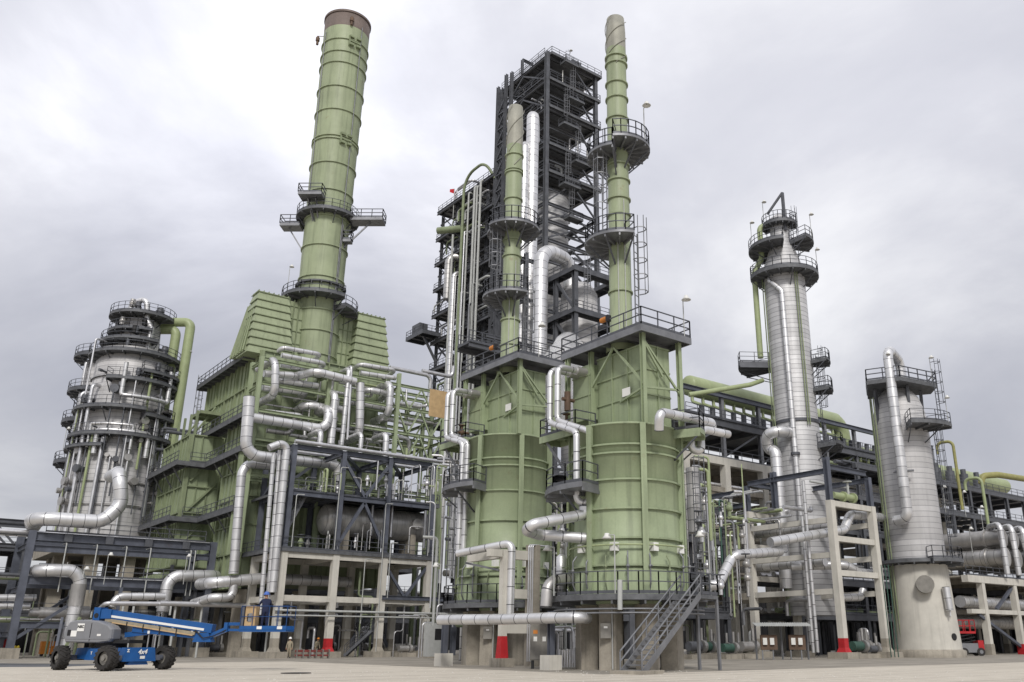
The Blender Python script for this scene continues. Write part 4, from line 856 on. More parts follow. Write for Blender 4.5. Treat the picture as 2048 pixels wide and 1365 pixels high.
for z in gz[2:]: MB().ibeam((gx[3]-.01,HY-.4,z-.4), (gx[3]-.01,HY+6,z-.4), .26, .3).build('beam', M['green'], gf)
# ---- silver pipes on the heater front: z3 turns a point of the enlarged quarter into the plane y
def z3(x, y, pl): return PY(380+x*.3077, 560+y*.3077, pl)
YF = HY-4.3
def loop(a, c, L0, L1, r, lab, m='alu', via=()):
    p, q = z3(*a, YF), z3(*c, YF); pts = ([p+V(0,L0,0)] if L0 else [])+[p]+[z3(*v, YF) for v in via]+[q]+([q+V(0,L1,0)] if L1 else [])
    return pipe(pts, r, lab, m, group=None, bend=r*2.6)
loop((555,512),(552,745),5,4.5,.42,'short silver loop standing out at the upper left corner of the pipe frame')
loop((1108,670),(1102,1015),0,3.5,.46,'wide silver pipe dropping between the green posts of the heater front', via=())
_p = z3(1122,672,YF); pipe([_p+V(-8,5,0), _p+V(-5.6,0,.3), _p+V(0,0,.0)+V(-.9,0,0)], .46, 'wide silver crossover pipe running behind two thin tall risers', bend=1.2)
loop((945,725),(915,1068),3.6,0,.40,'straight silver drop pipe in the middle of the heater front')
loop((1305,668),(1293,880),4,4,.42,'silver loop standing out at the right of the heater front')
loop((1035,575),(985,1075),3.2,0,.26,'thicker of the two tall thin risers at mid front of the box heater'); loop((1050,560),(1022,1040),3.5,0,.15,'thinner of the two tall thin risers at mid front of the box heater', 'alus')
p = [z3(345,870,YF-.6)+V(-.6,0,.0), z3(392,842,YF-.6), z3(360,1115,YF-.6), z3(545,1160,YF-.6)]
pipe([z3(385,760,YF-.6), z3(380,850,YF-.6), z3(358,1135,YF-.6), z3(545,1162,YF-.6), z3(900,1195,YF+.4), z3(965,1215,YF+.4), z3(968,1370,YF+.4)], .58, 'thick silver pipe hooking down the heater corner then running right', bend=1.5, n=18)
pipe([z3(400,895,YF-.3), z3(890,975,YF-.3), z3(905,830,YF-.3), z3(905,830,YF-.3)+V(0,3,.1)], .5, 'thick silver pipe sloping across the heater front and turning up', bend=1.2, n=16)
HP = [((595,490),(880,545),.28,0,2.5),((600,440),(850,485),.26,1,2),((590,555),(890,600),.26,0,3),((480,610),(700,622),.38,0,3),((470,700),(760,730),.36,0,3),((580,655),(830,690),.36,2,0),((460,855),(730,885),.30,2,2),((745,810),(1000,845),.42,2,0),
      ((1105,548),(1335,588),.26,2,2),((1105,605),(1335,640),.28,0,0),((1050,795),(1260,832),.3,2,0),((1045,945),(1270,975),.34,1,0),((1150,712),(1290,740),.36,2,2),((1340,800),(1500,825),.28,0,0),((1280,905),(1440,940),.26,1,0)]
for k, (a, c, r, l0, l1) in enumerate(HP):
    p, q = z3(*a, YF+1.3+(k % 3)*.5), z3(*c, YF+1.3+(k % 3)*.5); pts = ([p+V(0,l0,-.2)] if l0 else [])+[p, q]+([q+V(0,l1,-.3)] if l1 else [])
    pipe(pts, r, 'silver crossover pipe lying along the green frame before the box heater', group='crossover pipes along the green frame', bend=r*2.4)
# risers from the top of the steel storeys
tp = zT+.3
for k, (px, h, bk) in enumerate(((722, 2.6, 3), (772, 2.9, 3), (640, 2.2, 3))):
    q = PY(px, 885, CY0+2); pipe([(q.x,q.y,tp-.1), (q.x,q.y,tp+h), (q.x,q.y+bk,tp+h)], (.24,.34,.3)[k], ('thin','thick','stubby')[k]+' silver gooseneck pipe rising from the top beam of the steel storeys', bend=.7)
pipe([(xs[0]-.2,CY0-.4,tp+.15), (xs[3]+3.0,CY0-.4,tp+.15)], .2, 'long silver pipe lying along the top beam of the steel storeys', 'alus')
for k in range(3): pipe([(xs[0]+.3,CY0+1.3+k*1.6,zT+.45), (xs[3]+2.5,CY0+1.3+k*1.6,zT+.45)], .13+.03*k, 'thin pipe laid across the roof beams of the steel storeys', 'alus', group='pipes on the roof of the steel storeys')
pipe([PY(555,905,CY0-.8)+V(-.9,0,.3), PY(575,882,CY0-.8), PY(545,1185,CY0-.8)], .36, 'tall silver pipe running down left of the concrete frame, thickest of three', bend=.8, n=14)
pipe([PY(548,905,CY0-.5), PY(520,1230,CY0-.5)], .2, 'slim silver pipe running down beside the thickest tall pipe'); pipe([PY(560,900,CY0-.2), PY(536,1195,CY0-.2)], .2, 'silver pipe tucked behind the thickest tall pipe at the concrete frame')
pipe([z3(360,1240,YF+1)+V(3,0,.8), z3(375,1195,YF+1), z3(340,1235,YF+1)+V(0,0,-.3), PY(467,1148,YF+1)], .47, 'silver pipe arching over and dropping down the green wall to the ground pipes', bend=1.2, n=16)
for px, py0 in ((1400,1230),(1450,1240)):
    p = z3(px+10, 1095, YF+.5); q = z3(px, 1225, YF+.5); pipe([p, q, q+V(-1.2,0,.1)], .16, 'pale green hooked pipe beside the right end of the steel storeys', 'greenl', group='pale green hooked pipes', bend=.5)
pipe([(xs[2]+1.0,CY0+1,zI+.3), (xs[2]+1.0,CY0+1,zI+2.2)], .3, 'white capped valve stub on the middle deck', 'alus')
# ================================================================ coker structure
TX, TY = 72.0, 96.1; TX2, TY2 = 82.3, 109.2
zt_ = lambda py: Zr(py, TX, TY)
tw = thing('steel_tower', 'tallest dark steel open tower with many plated floors and a railing on top', 'tower', (TX,TY,0))
for x, y in ((TX,TY),(TX2,TY),(TX,TY2),(TX2,TY2),((TX+TX2)/2,TY2)): MB().ibeam((x,y,0), (x,y,zt_(104)), .62, .62, .09).build('column', M['dark'], tw)
fl = [zt_(p) for p in (112,160,215,290,345,405,440,478,520,570,620,680)]; xm, ym = (TX+TX2)/2, (TY+TY2)/2
for k, z in enumerate(fl):
    for y in (TY, TY2): MB().ibeam((TX+.4,y,z), (TX2-.4,y,z), .32, .5).build('beam', M['dark'], tw)
    for x in (TX, TX2): MB().ibeam((x,TY+.4,z), (x,TY2-.4,z), .32, .5).build('beam', M['dark'], tw)
    if k < 5:
        deck(tw, TX+.25, TX2+.8, TY-.5 if k else TY-.9, TY2-.3, z+.45, .3, 'swe' if k == 0 else 'se', 'grate', name='floor')
        b = MB()
        for f in (.25,.5,.75): b.ibeam((TX+.3,TY+(TY2-TY)*f,z-.1), (TX2-.3,TY+(TY2-TY)*f,z-.1), .3, .5)
        b.bar((TX+.5,TY+.5,z-.2), (TX2-.5,TY2-.5,z-.2), .2); b.build('floor_beams', M['dark'], tw)
for k, (za_, zb_) in enumerate(zip(fl[1:], fl)):
    up_ = k < 4; xa = TX+(TX2-TX)*(.55 if up_ else 0)
    L = [((TX2-.2,TY,za_+.3),(xa+.4,TY,zb_-.4))] if up_ else [((TX+.3,TY,za_+.3),(xm,TY,zb_-.4)),((TX2-.3,TY,za_+.3),(xm,TY,zb_-.4)),((TX2,TY+.3,za_+.3),(TX2,ym,zb_-.4)),((TX2,TY2-.3,za_+.3),(TX2,ym,zb_-.4)),((TX+.3,TY2,za_+.3),(xm,TY2,zb_-.4)),((TX2-.3,TY2,za_+.3),(xm,TY2,zb_-.4)),((xm,TY,zb_-.5),(xm,TY2,za_))]
    L += [((TX,TY+.3,za_+.3),(TX,ym,zb_-.4)),((TX,TY2-.3,za_+.3),(TX,ym,zb_-.4))]
    braces(tw, L, .24, 'dark')
for k, (px, py, w) in enumerate(((1137,132,1.4),(1147,205,1.6),(1135,255,1.5),(1158,330,1.5),(1138,375,1.7),(1145,440,1.4))):
    q = PY(px, py, TY-1.0); deck(tw, q.x-w, q.x+w, TY-2.0, TY-.51, q.z, .2, 'swe', name='balcony')
    MB().ladder((q.x-.4,TY-1.0,0), q.z, q.z+(6 if k else 1.5), (0,-1), w=.6).build('ladder', M['galv'], tw)
lamp(TX+4.5, TY-.3, fl[0]+.5, 2.2, 'floodlight pole on the top railing of the tallest tower'); 
MB().tube((TX+3,TY-.3,fl[1]+.5), (TX+3,TY-.3,fl[1]+3), .08, 6).tube((TX+6.2,TY-.2,fl[3]+.5), (TX+6.2,TY-.2,fl[3]+3), .08, 6).build('lamp_stub', M['lbl'], tw)
MB().box(TX+5.5, TX+7.5, TY+.3, TY+2, fl[0]+.46, fl[0]+2.1).build('winch_house', M['dark'], tw); MB().box(TX+5.3, TX+7.8, TY+1, TY+3, fl[1]+.46, fl[1]+2.0).build('machinery', M['rust'], tw)
MB().tube((TX+2.0,TY+6,fl[8]-25), (TX+2.0,TY+6,0), .2, 6) if False else None
# tall mast-like frames on the left shoulder of the tower
for k, (px, py0, nm) in enumerate(((997,175,''),(1013,150,''),(1024,145,''))):
    q = PX(px, py0, TX-.4); MB().ibeam((TX-.4,q.y,0), (TX-.4,q.y,q.z), .5, .5, .07).build('mast', M['dark'], tw)
qa, qb = PX(997,175,TX-.4), PX(1013,150,TX-.4)
z = 40.0
while z < qa.z-3: MB().bar((TX-.4,qa.y,z), (TX-.4,qb.y,z+2.8), .22).bar((TX-.4,qa.y,z), (TX-.4,qb.y,z), .22).build('lacing', M['dark'], tw); z += 3.0
q = PX(1045,120,TX-.3); MB().ibeam((TX-.3,q.y,fl[0]), (TX-.3,q.y,q.z), .4, .4).ibeam((TX-.3,q.y,q.z), (TX+2,q.y,q.z), .4, .4).build('davit', M['dark'], tw)
# the drum inside
dm = thing('coke_drum', 'pale banded vertical drum inside the tallest tower', 'drum', (TX+4.4,ym-1,40))
MB().lathe(TX+4.3, ym-2.2, [(.1,40),(2.9,40.2),(2.9,fl[4]-2),(2.2,fl[4]-.6),(.1,fl[4]-.2)], 40).build('shell', M['clad'], dm)
# lower, longer wing to the left
T2Y = 127.5; w2 = thing('steel_structure', 'lower dark steel wing left of the tallest tower crowded with floors and risers', 'structure', (TX,118,0))
for y in (112.5, 117.5, 122.5, T2Y):
    for x in (TX, TX2-2): MB().ibeam((x,y,0), (x,y,77.2), .45, .45, .06).build('column', M['dark'], w2)
zs2 = [26,31,36,41,46,51,56,61,66,71,76.5]
for k, z in enumerate(zs2):
    deck(w2, TX-.9, TX2, TY2+.6, T2Y+.6, z, .35, 'wn', 'grate', name='floor')
    MB().ibeam((TX-.95,TY2+.6,z-.3), (TX-.95,T2Y+.6,z-.3), .3, .6).build('beam', M['dark'], w2)
    if k % 2 == 0: MB().bar((TX,112.5,z+.4), (TX,117.5,zs2[min(k+1,10)]-.4), .2).build('brace', M['dark'], w2) and MB().bar((TX,122.5,z+.4), (TX,T2Y,zs2[min(k+1,10)]-.4), .25).build('brace', M['dark'], w2)
    # equipment standing on the floors
    if k < 10:
        for j in range(4):
            y = 110.5+4*j+rnd.uniform(0,1.5); kind = rnd.random(); b = MB()
            if kind < .4: b.tube((TX+.8,y,z+.9), (TX+5,y,z+.9), rnd.uniform(.4,.8), 10)
            elif kind < .7: b.box(TX+.5, TX+2.5, y, y+1.8, z+.01, z+rnd.uniform(1.5,3.2))
            else: b.tube((TX+.6,y,z+.01), (TX+.6,y,z+rnd.uniform(2,4)), rnd.uniform(.2,.5), 10)
            b.build('machinery', M[rnd.choice(('dark','black','vessel','rail'))], w2)
deck(w2, TX-4.5, TX-.95, 124.5, T2Y+3, Zr(672,TX,125), .5, 'wns', 'dark', name='side_platform'); MB().box(TX-3.8, TX-2.2, T2Y-.5, T2Y+2.2, Zr(672,TX,125), Zr(672,TX,125)+2.2).build('cabin', M['dark'], w2); MB().bar((TX-3.5,126,Zr(672,TX,125)-.5), (TX-.6,126,Zr(672,TX,125)-5), .35).build('brace', M['dark'], w2)
# pipes and masts along the wing's near face
XW = TX-1.9
def riser(px0, py0, px1, r, lab, m, top=None, grp=None, x=XW):
    p = PX(px0, py0, x); y = p.y; pts = [(x,y,12), (x,y,p.z)]
    if top == 'goose': pts += [(x,y-6.5,p.z+.2), (x+1.5,y-7.5,p.z-3)]
    if top == 'in': pts += [(x+4,y,p.z)]
    return pipe(pts, r, lab, m, bend=(3.1 if top == 'goose' else r*2.5), group=grp, n=10)
riser(929, 355, 0, .25, 'pale green riser bent over like a shepherd crook at the dark wing', 'greend', 'goose')
riser(906, 470, 0, .2, 'thin light riser nearest the left corner of the dark wing', 'ltgrey', None)
for k, (px, py) in enumerate(((938,385),(950,372),(955,372),(962,360),(944,520))): riser(px, py, 0, .16+.05*(k % 2), 'thin grey riser climbing the face of the dark wing', 'ltgrey', 'in', 'thin risers on the dark wing', XW+.5)
riser(908, 545, 0, .42, 'silver riser with square bends leaving the dark wing on the left', 'alu', 'in')
q = PX(876,462,XW-1); pipe([q, q+V(3.6,-6.5,-.1)+V(0,0,-.6)], .62, 'open ended dark green pipe stub sticking out left from the dark wing', 'greend', n=16)
q = PX(896,515,XW); pipe([(XW+3,q.y-2,q.z), (XW,q.y-.3,q.z), (XW,q.y-.3,q.z-8)], .65, 'dull silver elbow with a drop leg on the left edge of the dark wing', 'aluo', bend=1.2)
q = PX(909,378,TX-.9); fp = thing('flag_pole', 'thin pole with a small red flag on the dark wing', 'flag', (q.x,q.y,q.z-6)); MB().tube((q.x,q.y,q.z-6), (q.x,q.y,q.z), .07, 6).build('pole', M['ltgrey'], fp); MB().hexa([(q.x,q.y,q.z-1.0),(q.x-.2,q.y+1.3,q.z-.2),(q.x-.15,q.y+1.3,q.z-.2),(q.x+.05,q.y,q.z-1.0)], [(q.x,q.y,q.z),(q.x-.2,q.y+1.3,q.z+.4),(q.x-.15,q.y+1.3,q.z+.4),(q.x+.05,q.y,q.z)]).build('flag', M['flag'], fp)
# fat silver risers between the tower and the heaters
def fat(px, py0, d, r, lab, back=2.2, bot=14):
    p = P(px, py0, d); return pipe([(p.x+back*.8,p.y+back,p.z-3), (p.x+back*.8,p.y+back,p.z), (p.x,p.y,p.z), (p.x,p.y,bot)], r, lab, bend=1.35, n=18)
fat(1066, 228, 112, .92, 'fattest silver riser with a rounded top in front of the tallest tower', 2.6); fat(1050, 285, 111, .62, 'middle silver riser left of the fattest one', 2); fat(1046, 300, 112.5, .55, 'slim silver riser mostly behind the middle one', 1.5)
p = P(1082, 495, 103); q2 = P(1141, 540, 108); pipe([(p.x,p.y,12), (p.x,p.y,p.z), (q2.x,q2.y,p.z+.2), (q2.x,q2.y,q2.z-3)], .95, 'fat silver overhead pipe arching over the fractionator frame', bend=2.6, n=20)
# ---------------------------------------------------------------- frame round the pale vessel (right of centre)
NX, NY = P(1150,530,103).x, P(1150,530,103).y; zn = lambda py: Zr(py, NX, NY)
f3 = thing('steel_structure', 'dark steel frame with three decks built round a pale banded vessel', 'frame', (NX,NY,0))
for x in (NX, NX+7.5):
    for y in (NY, NY+8): MB().ibeam((x,y,0), (x,y,zn(530)), .6, .6, .08).build('column', M['dark'], f3)
MB().ibeam((NX,NY+4,0), (NX,NY+4,zn(530)), .5, .5).build('column', M['dark'], f3)
for k, pyv in enumerate((535, 618, 700, 790)):
    z = zn(pyv); deck(f3, NX-.5, NX+8.3, NY-.5, NY+.9, z, .5, 'se', 'dark', name='floor'); deck(f3, NX-.5, NX+.9, NY+.91, NY+8.4, z-.01, .5, 'w', 'dark', name='floor')
    deck(f3, NX+.91, NX+8.3, NY+6.4, NY+8.4, z-.02, .5, '', 'dark', name='floor'); deck(f3, NX+6.4, NX+8.3, NY+.91, NY+6.39, z-.01, .5, '', 'dark', name='floor')
    if k: braces(f3, [((NX,NY+.3,z+.3),(NX,NY+4,zn((535,618,700)[k-1])-.5))], .3, 'dark')
MB().ladder((NX+1.2,NY-.7,0), zn(618), zn(535)+1, (0,-1)).build('ladder', M['galv'], f3)
MB().lathe(NX+3.9, NY+3.9, [(.1,8),(2.3,8),(2.45,zn(560)),(1.6,zn(540)),(.1,zn(533))], 40).build('shell', M['cladw'], thing('vessel', 'pale banded vessel standing inside the dark frame right of centre', 'vessel', (NX+3.9,NY+3.9,8)))
f4 = thing('steel_structure', 'narrow dark steel frame carrying the fat risers behind the farther heater chimney', 'frame', (P(1045,700,108).x,P(1045,700,108).y,0))
a0 = P(1052,520,108); 
for dx, dyy in ((0,0),(3.2,0),(0,7),(3.2,7)): MB().ibeam((a0.x+dx,a0.y+dyy,0), (a0.x+dx,a0.y+dyy,a0.z+1), .5, .5).build('column', M['dark'], f4)
for pyv in (520, 600, 690, 760):
    z = Zr(pyv, a0.x, a0.y)
    for p, q in (((0,0),(3.2,0)),((0,7),(3.2,7)),((0,0),(0,7)),((3.2,0),(3.2,7)),((3.2,7),(9,7)),((-6,0),(0,0))): MB().ibeam((a0.x+p[0],a0.y+p[1]-.01,z), (a0.x+q[0],a0.y+q[1]+.01,z), .35, .5).build('beam', M['dark'], f4)
MB().ladder((a0.x-.3,a0.y-.6,0), a0.z-16, a0.z-1, (0,-1)).build('ladder', M['galv'], f4)
# a walkway bridge left of the nearer heater roof
z = Zr(705, *P(1090,705,80).xy); q = P(1140,690,80); br = thing('walkway', 'dark steel walkway bridge passing behind the roof of the nearer heater', 'walkway', (q.x,q.y,z-1)); MB().ibeam((q.x-9,q.y+4,z), (q.x,q.y+4,z), .3, .5).ibeam((q.x-9,q.y+6,z), (q.x,q.y+6,z), .3, .5).build('girder', M['dark'], br); deck(br, q.x-9, q.x+4, q.y+4, q.y+6, z+.35, .2, 'sn', 'dark')
# ================================================================ distillation columns
def column(nm, lab, c, prof, m, skirt=None, n=56, name='distillation_column', cat='column'):
    t = thing(name, lab, cat, (c[0],c[1],prof[0][1]))
    MB().lathe(c[0], c[1], prof, n).build('shell', M[m], t)
    return t
# right hand slim column
e1 = P(1606,1000,95); c1 = (e1.x,e1.y); z1 = lambda py: Zr(py, *c1); f1 = face_ang(*c1); r_ = 2.42
E1 = column('E1', 'slim tall silver banded column with stacked ring platforms and a davit at its top', c1, [(r_,4),(r_,z1(850)),(r_-.04,z1(848)),(r_-.04,z1(545)),(1.6,z1(505)),(1.18,z1(490)),(1.18,z1(440)),(.5,z1(432)),(.05,z1(431))], 'clad')
MB().ring(*c1, r_, r_+.12, z1(852), z1(846), 48).build('insulation_belt', M['rail'], E1)
gallery(E1, *c1, z1(555), r_, 4.0, f1-75, f1+130, True, .4); gallery(E1, *c1, z1(551), r_, 3.9, f1-180, f1-76, True, .3)
gallery(E1, *c1, z1(499), 1.2, 3.9, f1-165, f1+5, True, .3); gallery(E1, *c1, z1(490), 1.2, 3.8, f1+50, f1+120, True, .3); gallery(E1, *c1, z1(452), 1.18, 2.1, f1-120, f1+100, False, .3)
gallery(E1, *c1, z1(725), r_, 6.0, f1-118, f1-72, True, .5, mat_d='dark'); 
MB().ladder((*polar(*c1,r_+.5,f1+72),0), z1(860), z1(720), (math.cos(R(f1+72)),math.sin(R(f1+72))), w=.6).build('ladder', M['rail'], E1)
for pz in (730, 785): gallery(E1, *c1, z1(pz), r_, r_+1.9, f1+62, f1+98, True, .2)
gallery(E1, *c1, z1(895), r_, r_+2.4, f1+55, f1+105, True, .3)
for a, zz0, zz1 in ((28, z1(860), z1(545)),(-60, 4, z1(570)),(-72, 4, z1(540)),(34, z1(860), z1(545))): p = polar(*c1, r_+.22, f1+a); MB().pipe([(*p,zz0),(*p,zz1)], .07, 0, 6).build('conduit', M['greend'], E1)
MB().ladder((*polar(*c1,1.6,f1+60),0), z1(555), z1(440), (math.cos(R(f1+60)),math.sin(R(f1+60)))).build('ladder', M['rail'], E1)
dv = polar(*c1, 1.3, f1+30); ztp = z1(396); MB().bar((*dv,z1(470)), (*dv,ztp), .3).bar((*dv,ztp), (*polar(*c1,1.5,f1-60),z1(432)), .24).build('davit', M['dark'], E1)
for a, rr_, pyv in ((-62,3.8,499),(75,3.7,490),(88,3.9,555),(-70,1.9,452)): lamp(*polar(*c1, rr_, f1+a), z1(pyv), 2.9, 'floodlight on a thin pole on a platform of the slim silver column', 'floodlights on the slim silver column')
p = polar(*c1, r_+.3, f1-8); p2 = polar(*c1, r_+.3, f1+4); pipe([V(*polar(*c1,r_-.1,f1-45),z1(566)), V(*polar(*c1,r_+.35,f1-38),z1(572)), V(*p,z1(598)), V(*p,z1(1290))], .3, 'silver downpipe running the whole height of the slim silver column', n=12, bend=.6)
MB().tube((*p,z1(915)),(*p,z1(920)),.5,12).build('pipe_guide', M['rail'], E1)
p = polar(*c1, r_+1.0, f1-80); pipe([V(*polar(*c1,.9,f1-80),z1(452)), V(*polar(*c1,2.4,f1-80),z1(450)), V(*polar(*c1,2.4,f1-80),z1(515)), V(*p,z1(545)), V(*p,z1(715))], .33, 'olive green overhead pipe beside the slim silver column', 'greenl', bend=.8)
pipe([V(*p,z1(760)), P(1500,770,93), P(1378,790,91)], .26, 'olive green pipe sloping left from the slim column to the header', 'greenl', bend=.8)
pipe([V(*polar(*c1,r_-.2,f1-14),z1(875)), V(*polar(*c1,r_+1.9,f1-28),z1(875)), V(*polar(*c1,r_+2.2,f1-46),z1(880)), V(*polar(*c1,r_+1.6,f1-52),z1(905)), V(*polar(*c1,r_+1.5,f1-38),z1(912)), V(*polar(*c1,r_+1.5,f1-38),z1(1180))], .62, 'thick silver nozzle pipe curling out of the slim column and dropping', 'alu', bend=1.1, n=16)
# broad right hand column
e2 = P(1858,1308,92); c2 = (e2.x,e2.y); z2 = lambda py: Zr(py, *c2); f2 = face_ang(*c2); R2 = 2.8
f2c = polar(*c2, R2, f2); z2f = lambda py: Zr(py, *f2c)
prof2 = [(R2,z2f(1120)),(R2,z2f(848)),(R2*.94,z2f(815)),(R2*.78,z2f(787)),(R2*.5,z2f(770)),(R2*.2,z2f(762)),(.05,z2f(761))]
E2 = thing('distillation_column', 'broad silver banded column with domed top on a pale concrete skirt', 'column', (*c2,0)); MB().lathe(*c2, prof2, 64).build('shell', M['cladw'], E2)
rs = R2+.24; MB().lathe(*c2, [(rs+.15,.35),(R2-.02,z2f(1128))], 64).build('skirt', M['concl'], E2); MB().lathe(*c2, [(rs+.45,0),(rs+.45,.6),(rs+.1,.75)], 64).build('plinth', M['conc'], E2)
MB().ring(*c2, R2-.02, R2+.3, z2f(1126), z2f(1116), 64).build('base_ring', M['galv'], E2); MB().ring(*c2, R2-.2, R2+.06, z2f(1205), z2f(1203), 64).build('joint', M['conc'], E2)
zt2 = z2(775)
def lat(c, pts): return [off(c, l, f) for l, f in pts]
pf = lat(c2, ((-4.0,-2.6),(-1.0,-4.2),(3.9,-1.5),(4.3,1.2),(-2,3.4))); d_ = MB().prism(pf, zt2-.45, zt2).build('platform', M['grate'], E2); MB().rail([V(*a,zt2) for a in pf], 1.2, 1.5, .045, True).build('railing', M['rail'], d_)
for l, f in ((-2.6,-.8),(.3,-2.4),(2.6,-.2)): q = off(c2, l, f); MB().bar((*q,zt2-.5), (*off(c2,l*.95,f*.9),z2(860)), .3).build('strut', M['dark'], E2)
gallery(E2, *c2, z2(862), R2, R2+2.5, f2+12, f2+72, True, .35); gallery(E2, *c2, z2f(1118), R2, R2+1.6, f2+20, f2+150, False, .35); gallery(E2, *c2, z2f(1119), R2, R2+1.0, f2-100, f2+19, False, .3, rail=False)
MB().ladder((*polar(*c2,R2+1.7,f2+62),0), z2(862), zt2+1, (math.cos(R(f2+62)),math.sin(R(f2+62))), w=.6).build('ladder', M['rail'], E2); MB().ladder((*polar(*c2,R2+.7,f2+70),0), z2f(1118), z2(870), (math.cos(R(f2+70)),math.sin(R(f2+70))), w=.6).build('ladder', M['rail'], E2)
for a, rr_, zz in ((65,R2+2.4,z2(862)),): lamp(*polar(*c2, rr_, f2+a), zz, 2.6, 'floodlight on the side balcony of the broad silver column')
lamp(*off(c2,3.6,-1.3), zt2, 2.9, 'floodlight on the right corner of the broad column roof platform'); lamp(*off(c2,-1.9,-3.5), zt2, 2.6, 'floodlight near the left end of the broad column roof platform', big=.9)
for a in (-66, -60, -52): p = polar(*c2, R2+.25, f2+a); MB().pipe([(*p,1.0),(*p,z2(800))], .07, 0, 6).build('conduit', M['greend'], E2)
o1 = off(c2, -1.35, -R2-.5); o2 = off(c2, .7, -.3); op = off(c2, -1.75, -3.5)
pipe([V(*o2,z2(775)), V(*o2,z2(724)), V(*op,z2(716)), V(*op,z2f(1040)), V(*off(c2,-2.6,-R2+.5),z2f(1041))], .52, 'fat silver overhead pipe running down the left side of the broad column', bend=1.1, n=18)
MB().tube((*off(c2,-2.4,-2.8),z2f(945)), (*off(c2,-.6,-3.7),z2f(945)), .12, 8).build('pipe_guide', M['galv'], E2)
q = off(c2, -.9, -rs+.35); MB().tube((*off(c2,-.55,-rs+.5),z2f(1170)), (*off(c2,-.95,-rs-.7),z2f(1170)), .85, 18).build('manhole', M['cab'], E2)
a, b_ = V(*off(c2,1.25,-rs-.1),z2f(1175)), V(*off(c2,1.3,-rs-.2),z2f(1222)); MB().tube(a, b_, .36, 14).tube(b_, b_-V(0,0,.5), .1, 8).build('drain_pot', M['alu'], E2)
h_ = polar(*c2, rs+.02, f2+52); MB().tube((*polar(*c2,rs-.3,f2+52),1.9), (*polar(*c2,rs+.16,f2+52),1.9), .33, 16).build('skirt_hole', M['black'], E2)
# big left column and its smaller neighbour
d1 = P(215,1050,110); cd = (d1.x,d1.y); zd1 = lambda py: Zr(py, *cd); fd = face_ang(*cd)
D1 = column('D1', 'very wide pale vacuum column wrapped in many dark ring platforms and pipes', cd, [(5.15,zd1(1090)),(5.15,zd1(940)),(4.6,zd1(915)),(4.6,zd1(735)),(2.75,zd1(700)),(2.55,zd1(690)),(2.4,zd1(655)),(1.8,zd1(640)),(.1,zd1(632))], 'cladw', n=64)
MB().box(cd[0]-6.5, cd[0]+6.5, cd[1]-6.5, cd[1]+6.5, zd1(1100)-1.2, zd1(1090)).build('base_slab', M['conc'], D1)
for i in range(8): p = polar(*cd, 5.2, 22+45*i); MB().box(p[0]-.7, p[0]+.7, p[1]-.7, p[1]+.7, 0, zd1(1100)-1.21).build('leg', M['conc'], D1)
GD = [(640,1.9,4.1,-180,180,.3),(672,2.4,3.9,-150,20,.25),(694,2.7,4.6,-160,30,.25),(722,3.6,5.6,-175,140,.3),(760,4.6,6.1,10,110,.25),(777,4.6,6.0,-30,130,.3),(832,4.6,6.2,-170,20,.3),(842,4.6,6.2,20,170,.3),(884,4.7,6.2,-175,170,.3),(908,4.8,6.3,-170,-20,.25),(962,5.1,6.5,40,150,.3),(985,5.15,6.4,70,160,.3)]
for pyv, ri, ro, a0, a1, th in GD: gallery(D1, *cd, zd1(pyv), ri, ro, fd+a0, fd+a1, True, th, mat_d='grate')
for k, (a, p0, p1, r) in enumerate(((-62,1085,700,.12),(-50,1085,790,.24),(-36,1085,880,.16),(-22,1085,890,.22),(-10,1085,930,.10),(10,1085,910,.14),(22,950,760,.16),(40,1040,800,.2),(55,1085,840,.16),(-75,1060,800,.24))):
    q = polar(*cd, 5.6 if p0 > 930 else 5.1, fd+a); MB().pipe([(*q,zd1(p0)),(*q,zd1(p1)),(*polar(*cd,4.2,fd+a),zd1(p1))], r, r*2.5, 10).build('riser', M[('alus','alus','greenl','alus')[k % 4]], D1)
for pyv in (1020, 975, 930, 880, 830, 770, 715):
    rr_ = 5.17 if pyv > 940 else 4.62; MB().ring(*cd, rr_, rr_+.14, zd1(pyv)-.1, zd1(pyv)+.1, 64).build('insulation_belt', M['aluo'], D1)
for a0, a1, pyv, r in ((-30,30,880,.3),(-10,50,812,.28),(-40,10,868,.2)):
    pts = MB().arc(*cd, 5.7, zd1(pyv), fd+a0, fd+a1, 10); pts = [pts[0]+V(0,0,4.2 if pyv < 860 else -3)]+pts+[pts[-1]+V(0,0,4.2 if pyv < 860 else -3)]
    MB().pipe(pts, r, r*2, 10).build('loop_pipe', M['alu'], D1)
for k in range(26):            # valves, manways and nozzles on the platforms
    g = GD[k % len(GD)]; a = fd+rnd.uniform(max(g[3],-85), min(g[4],85)); rr_ = rnd.uniform(g[1]+.3, g[2]-.3); z = zd1(g[0]); p = polar(*cd, rr_, a); q = polar(*cd, g[1], a); b = MB(); s = rnd.uniform(.2,.4); b.tube((*q,z+1), (*p,z+1), s*.8, 8).tube((*p,z+.5), (*p,z+1.5), s, 10).sphere((*p,z+1), s*1.3, 8); b.build('valve', M[rnd.choice(('dark','black','vessel','rail'))], D1)
for lat_, pt, pm in ((5.2,640,780),(3.4,655,760)):
    p = V(*off(cd, lat_+.9, 1), zd1(pt)); q = V(*off(cd, .5, 1), zd1(pt)); pipe([q, p, V(p.x,p.y,zd1(690)), V(p.x,p.y,14)], .62 if lat_ > 3 else .55, '%s of two thick pale green overhead pipes bending down right of the wide column' % ('outer' if lat_ > 4 else 'inner'), 'greenl', bend=.9, n=16)
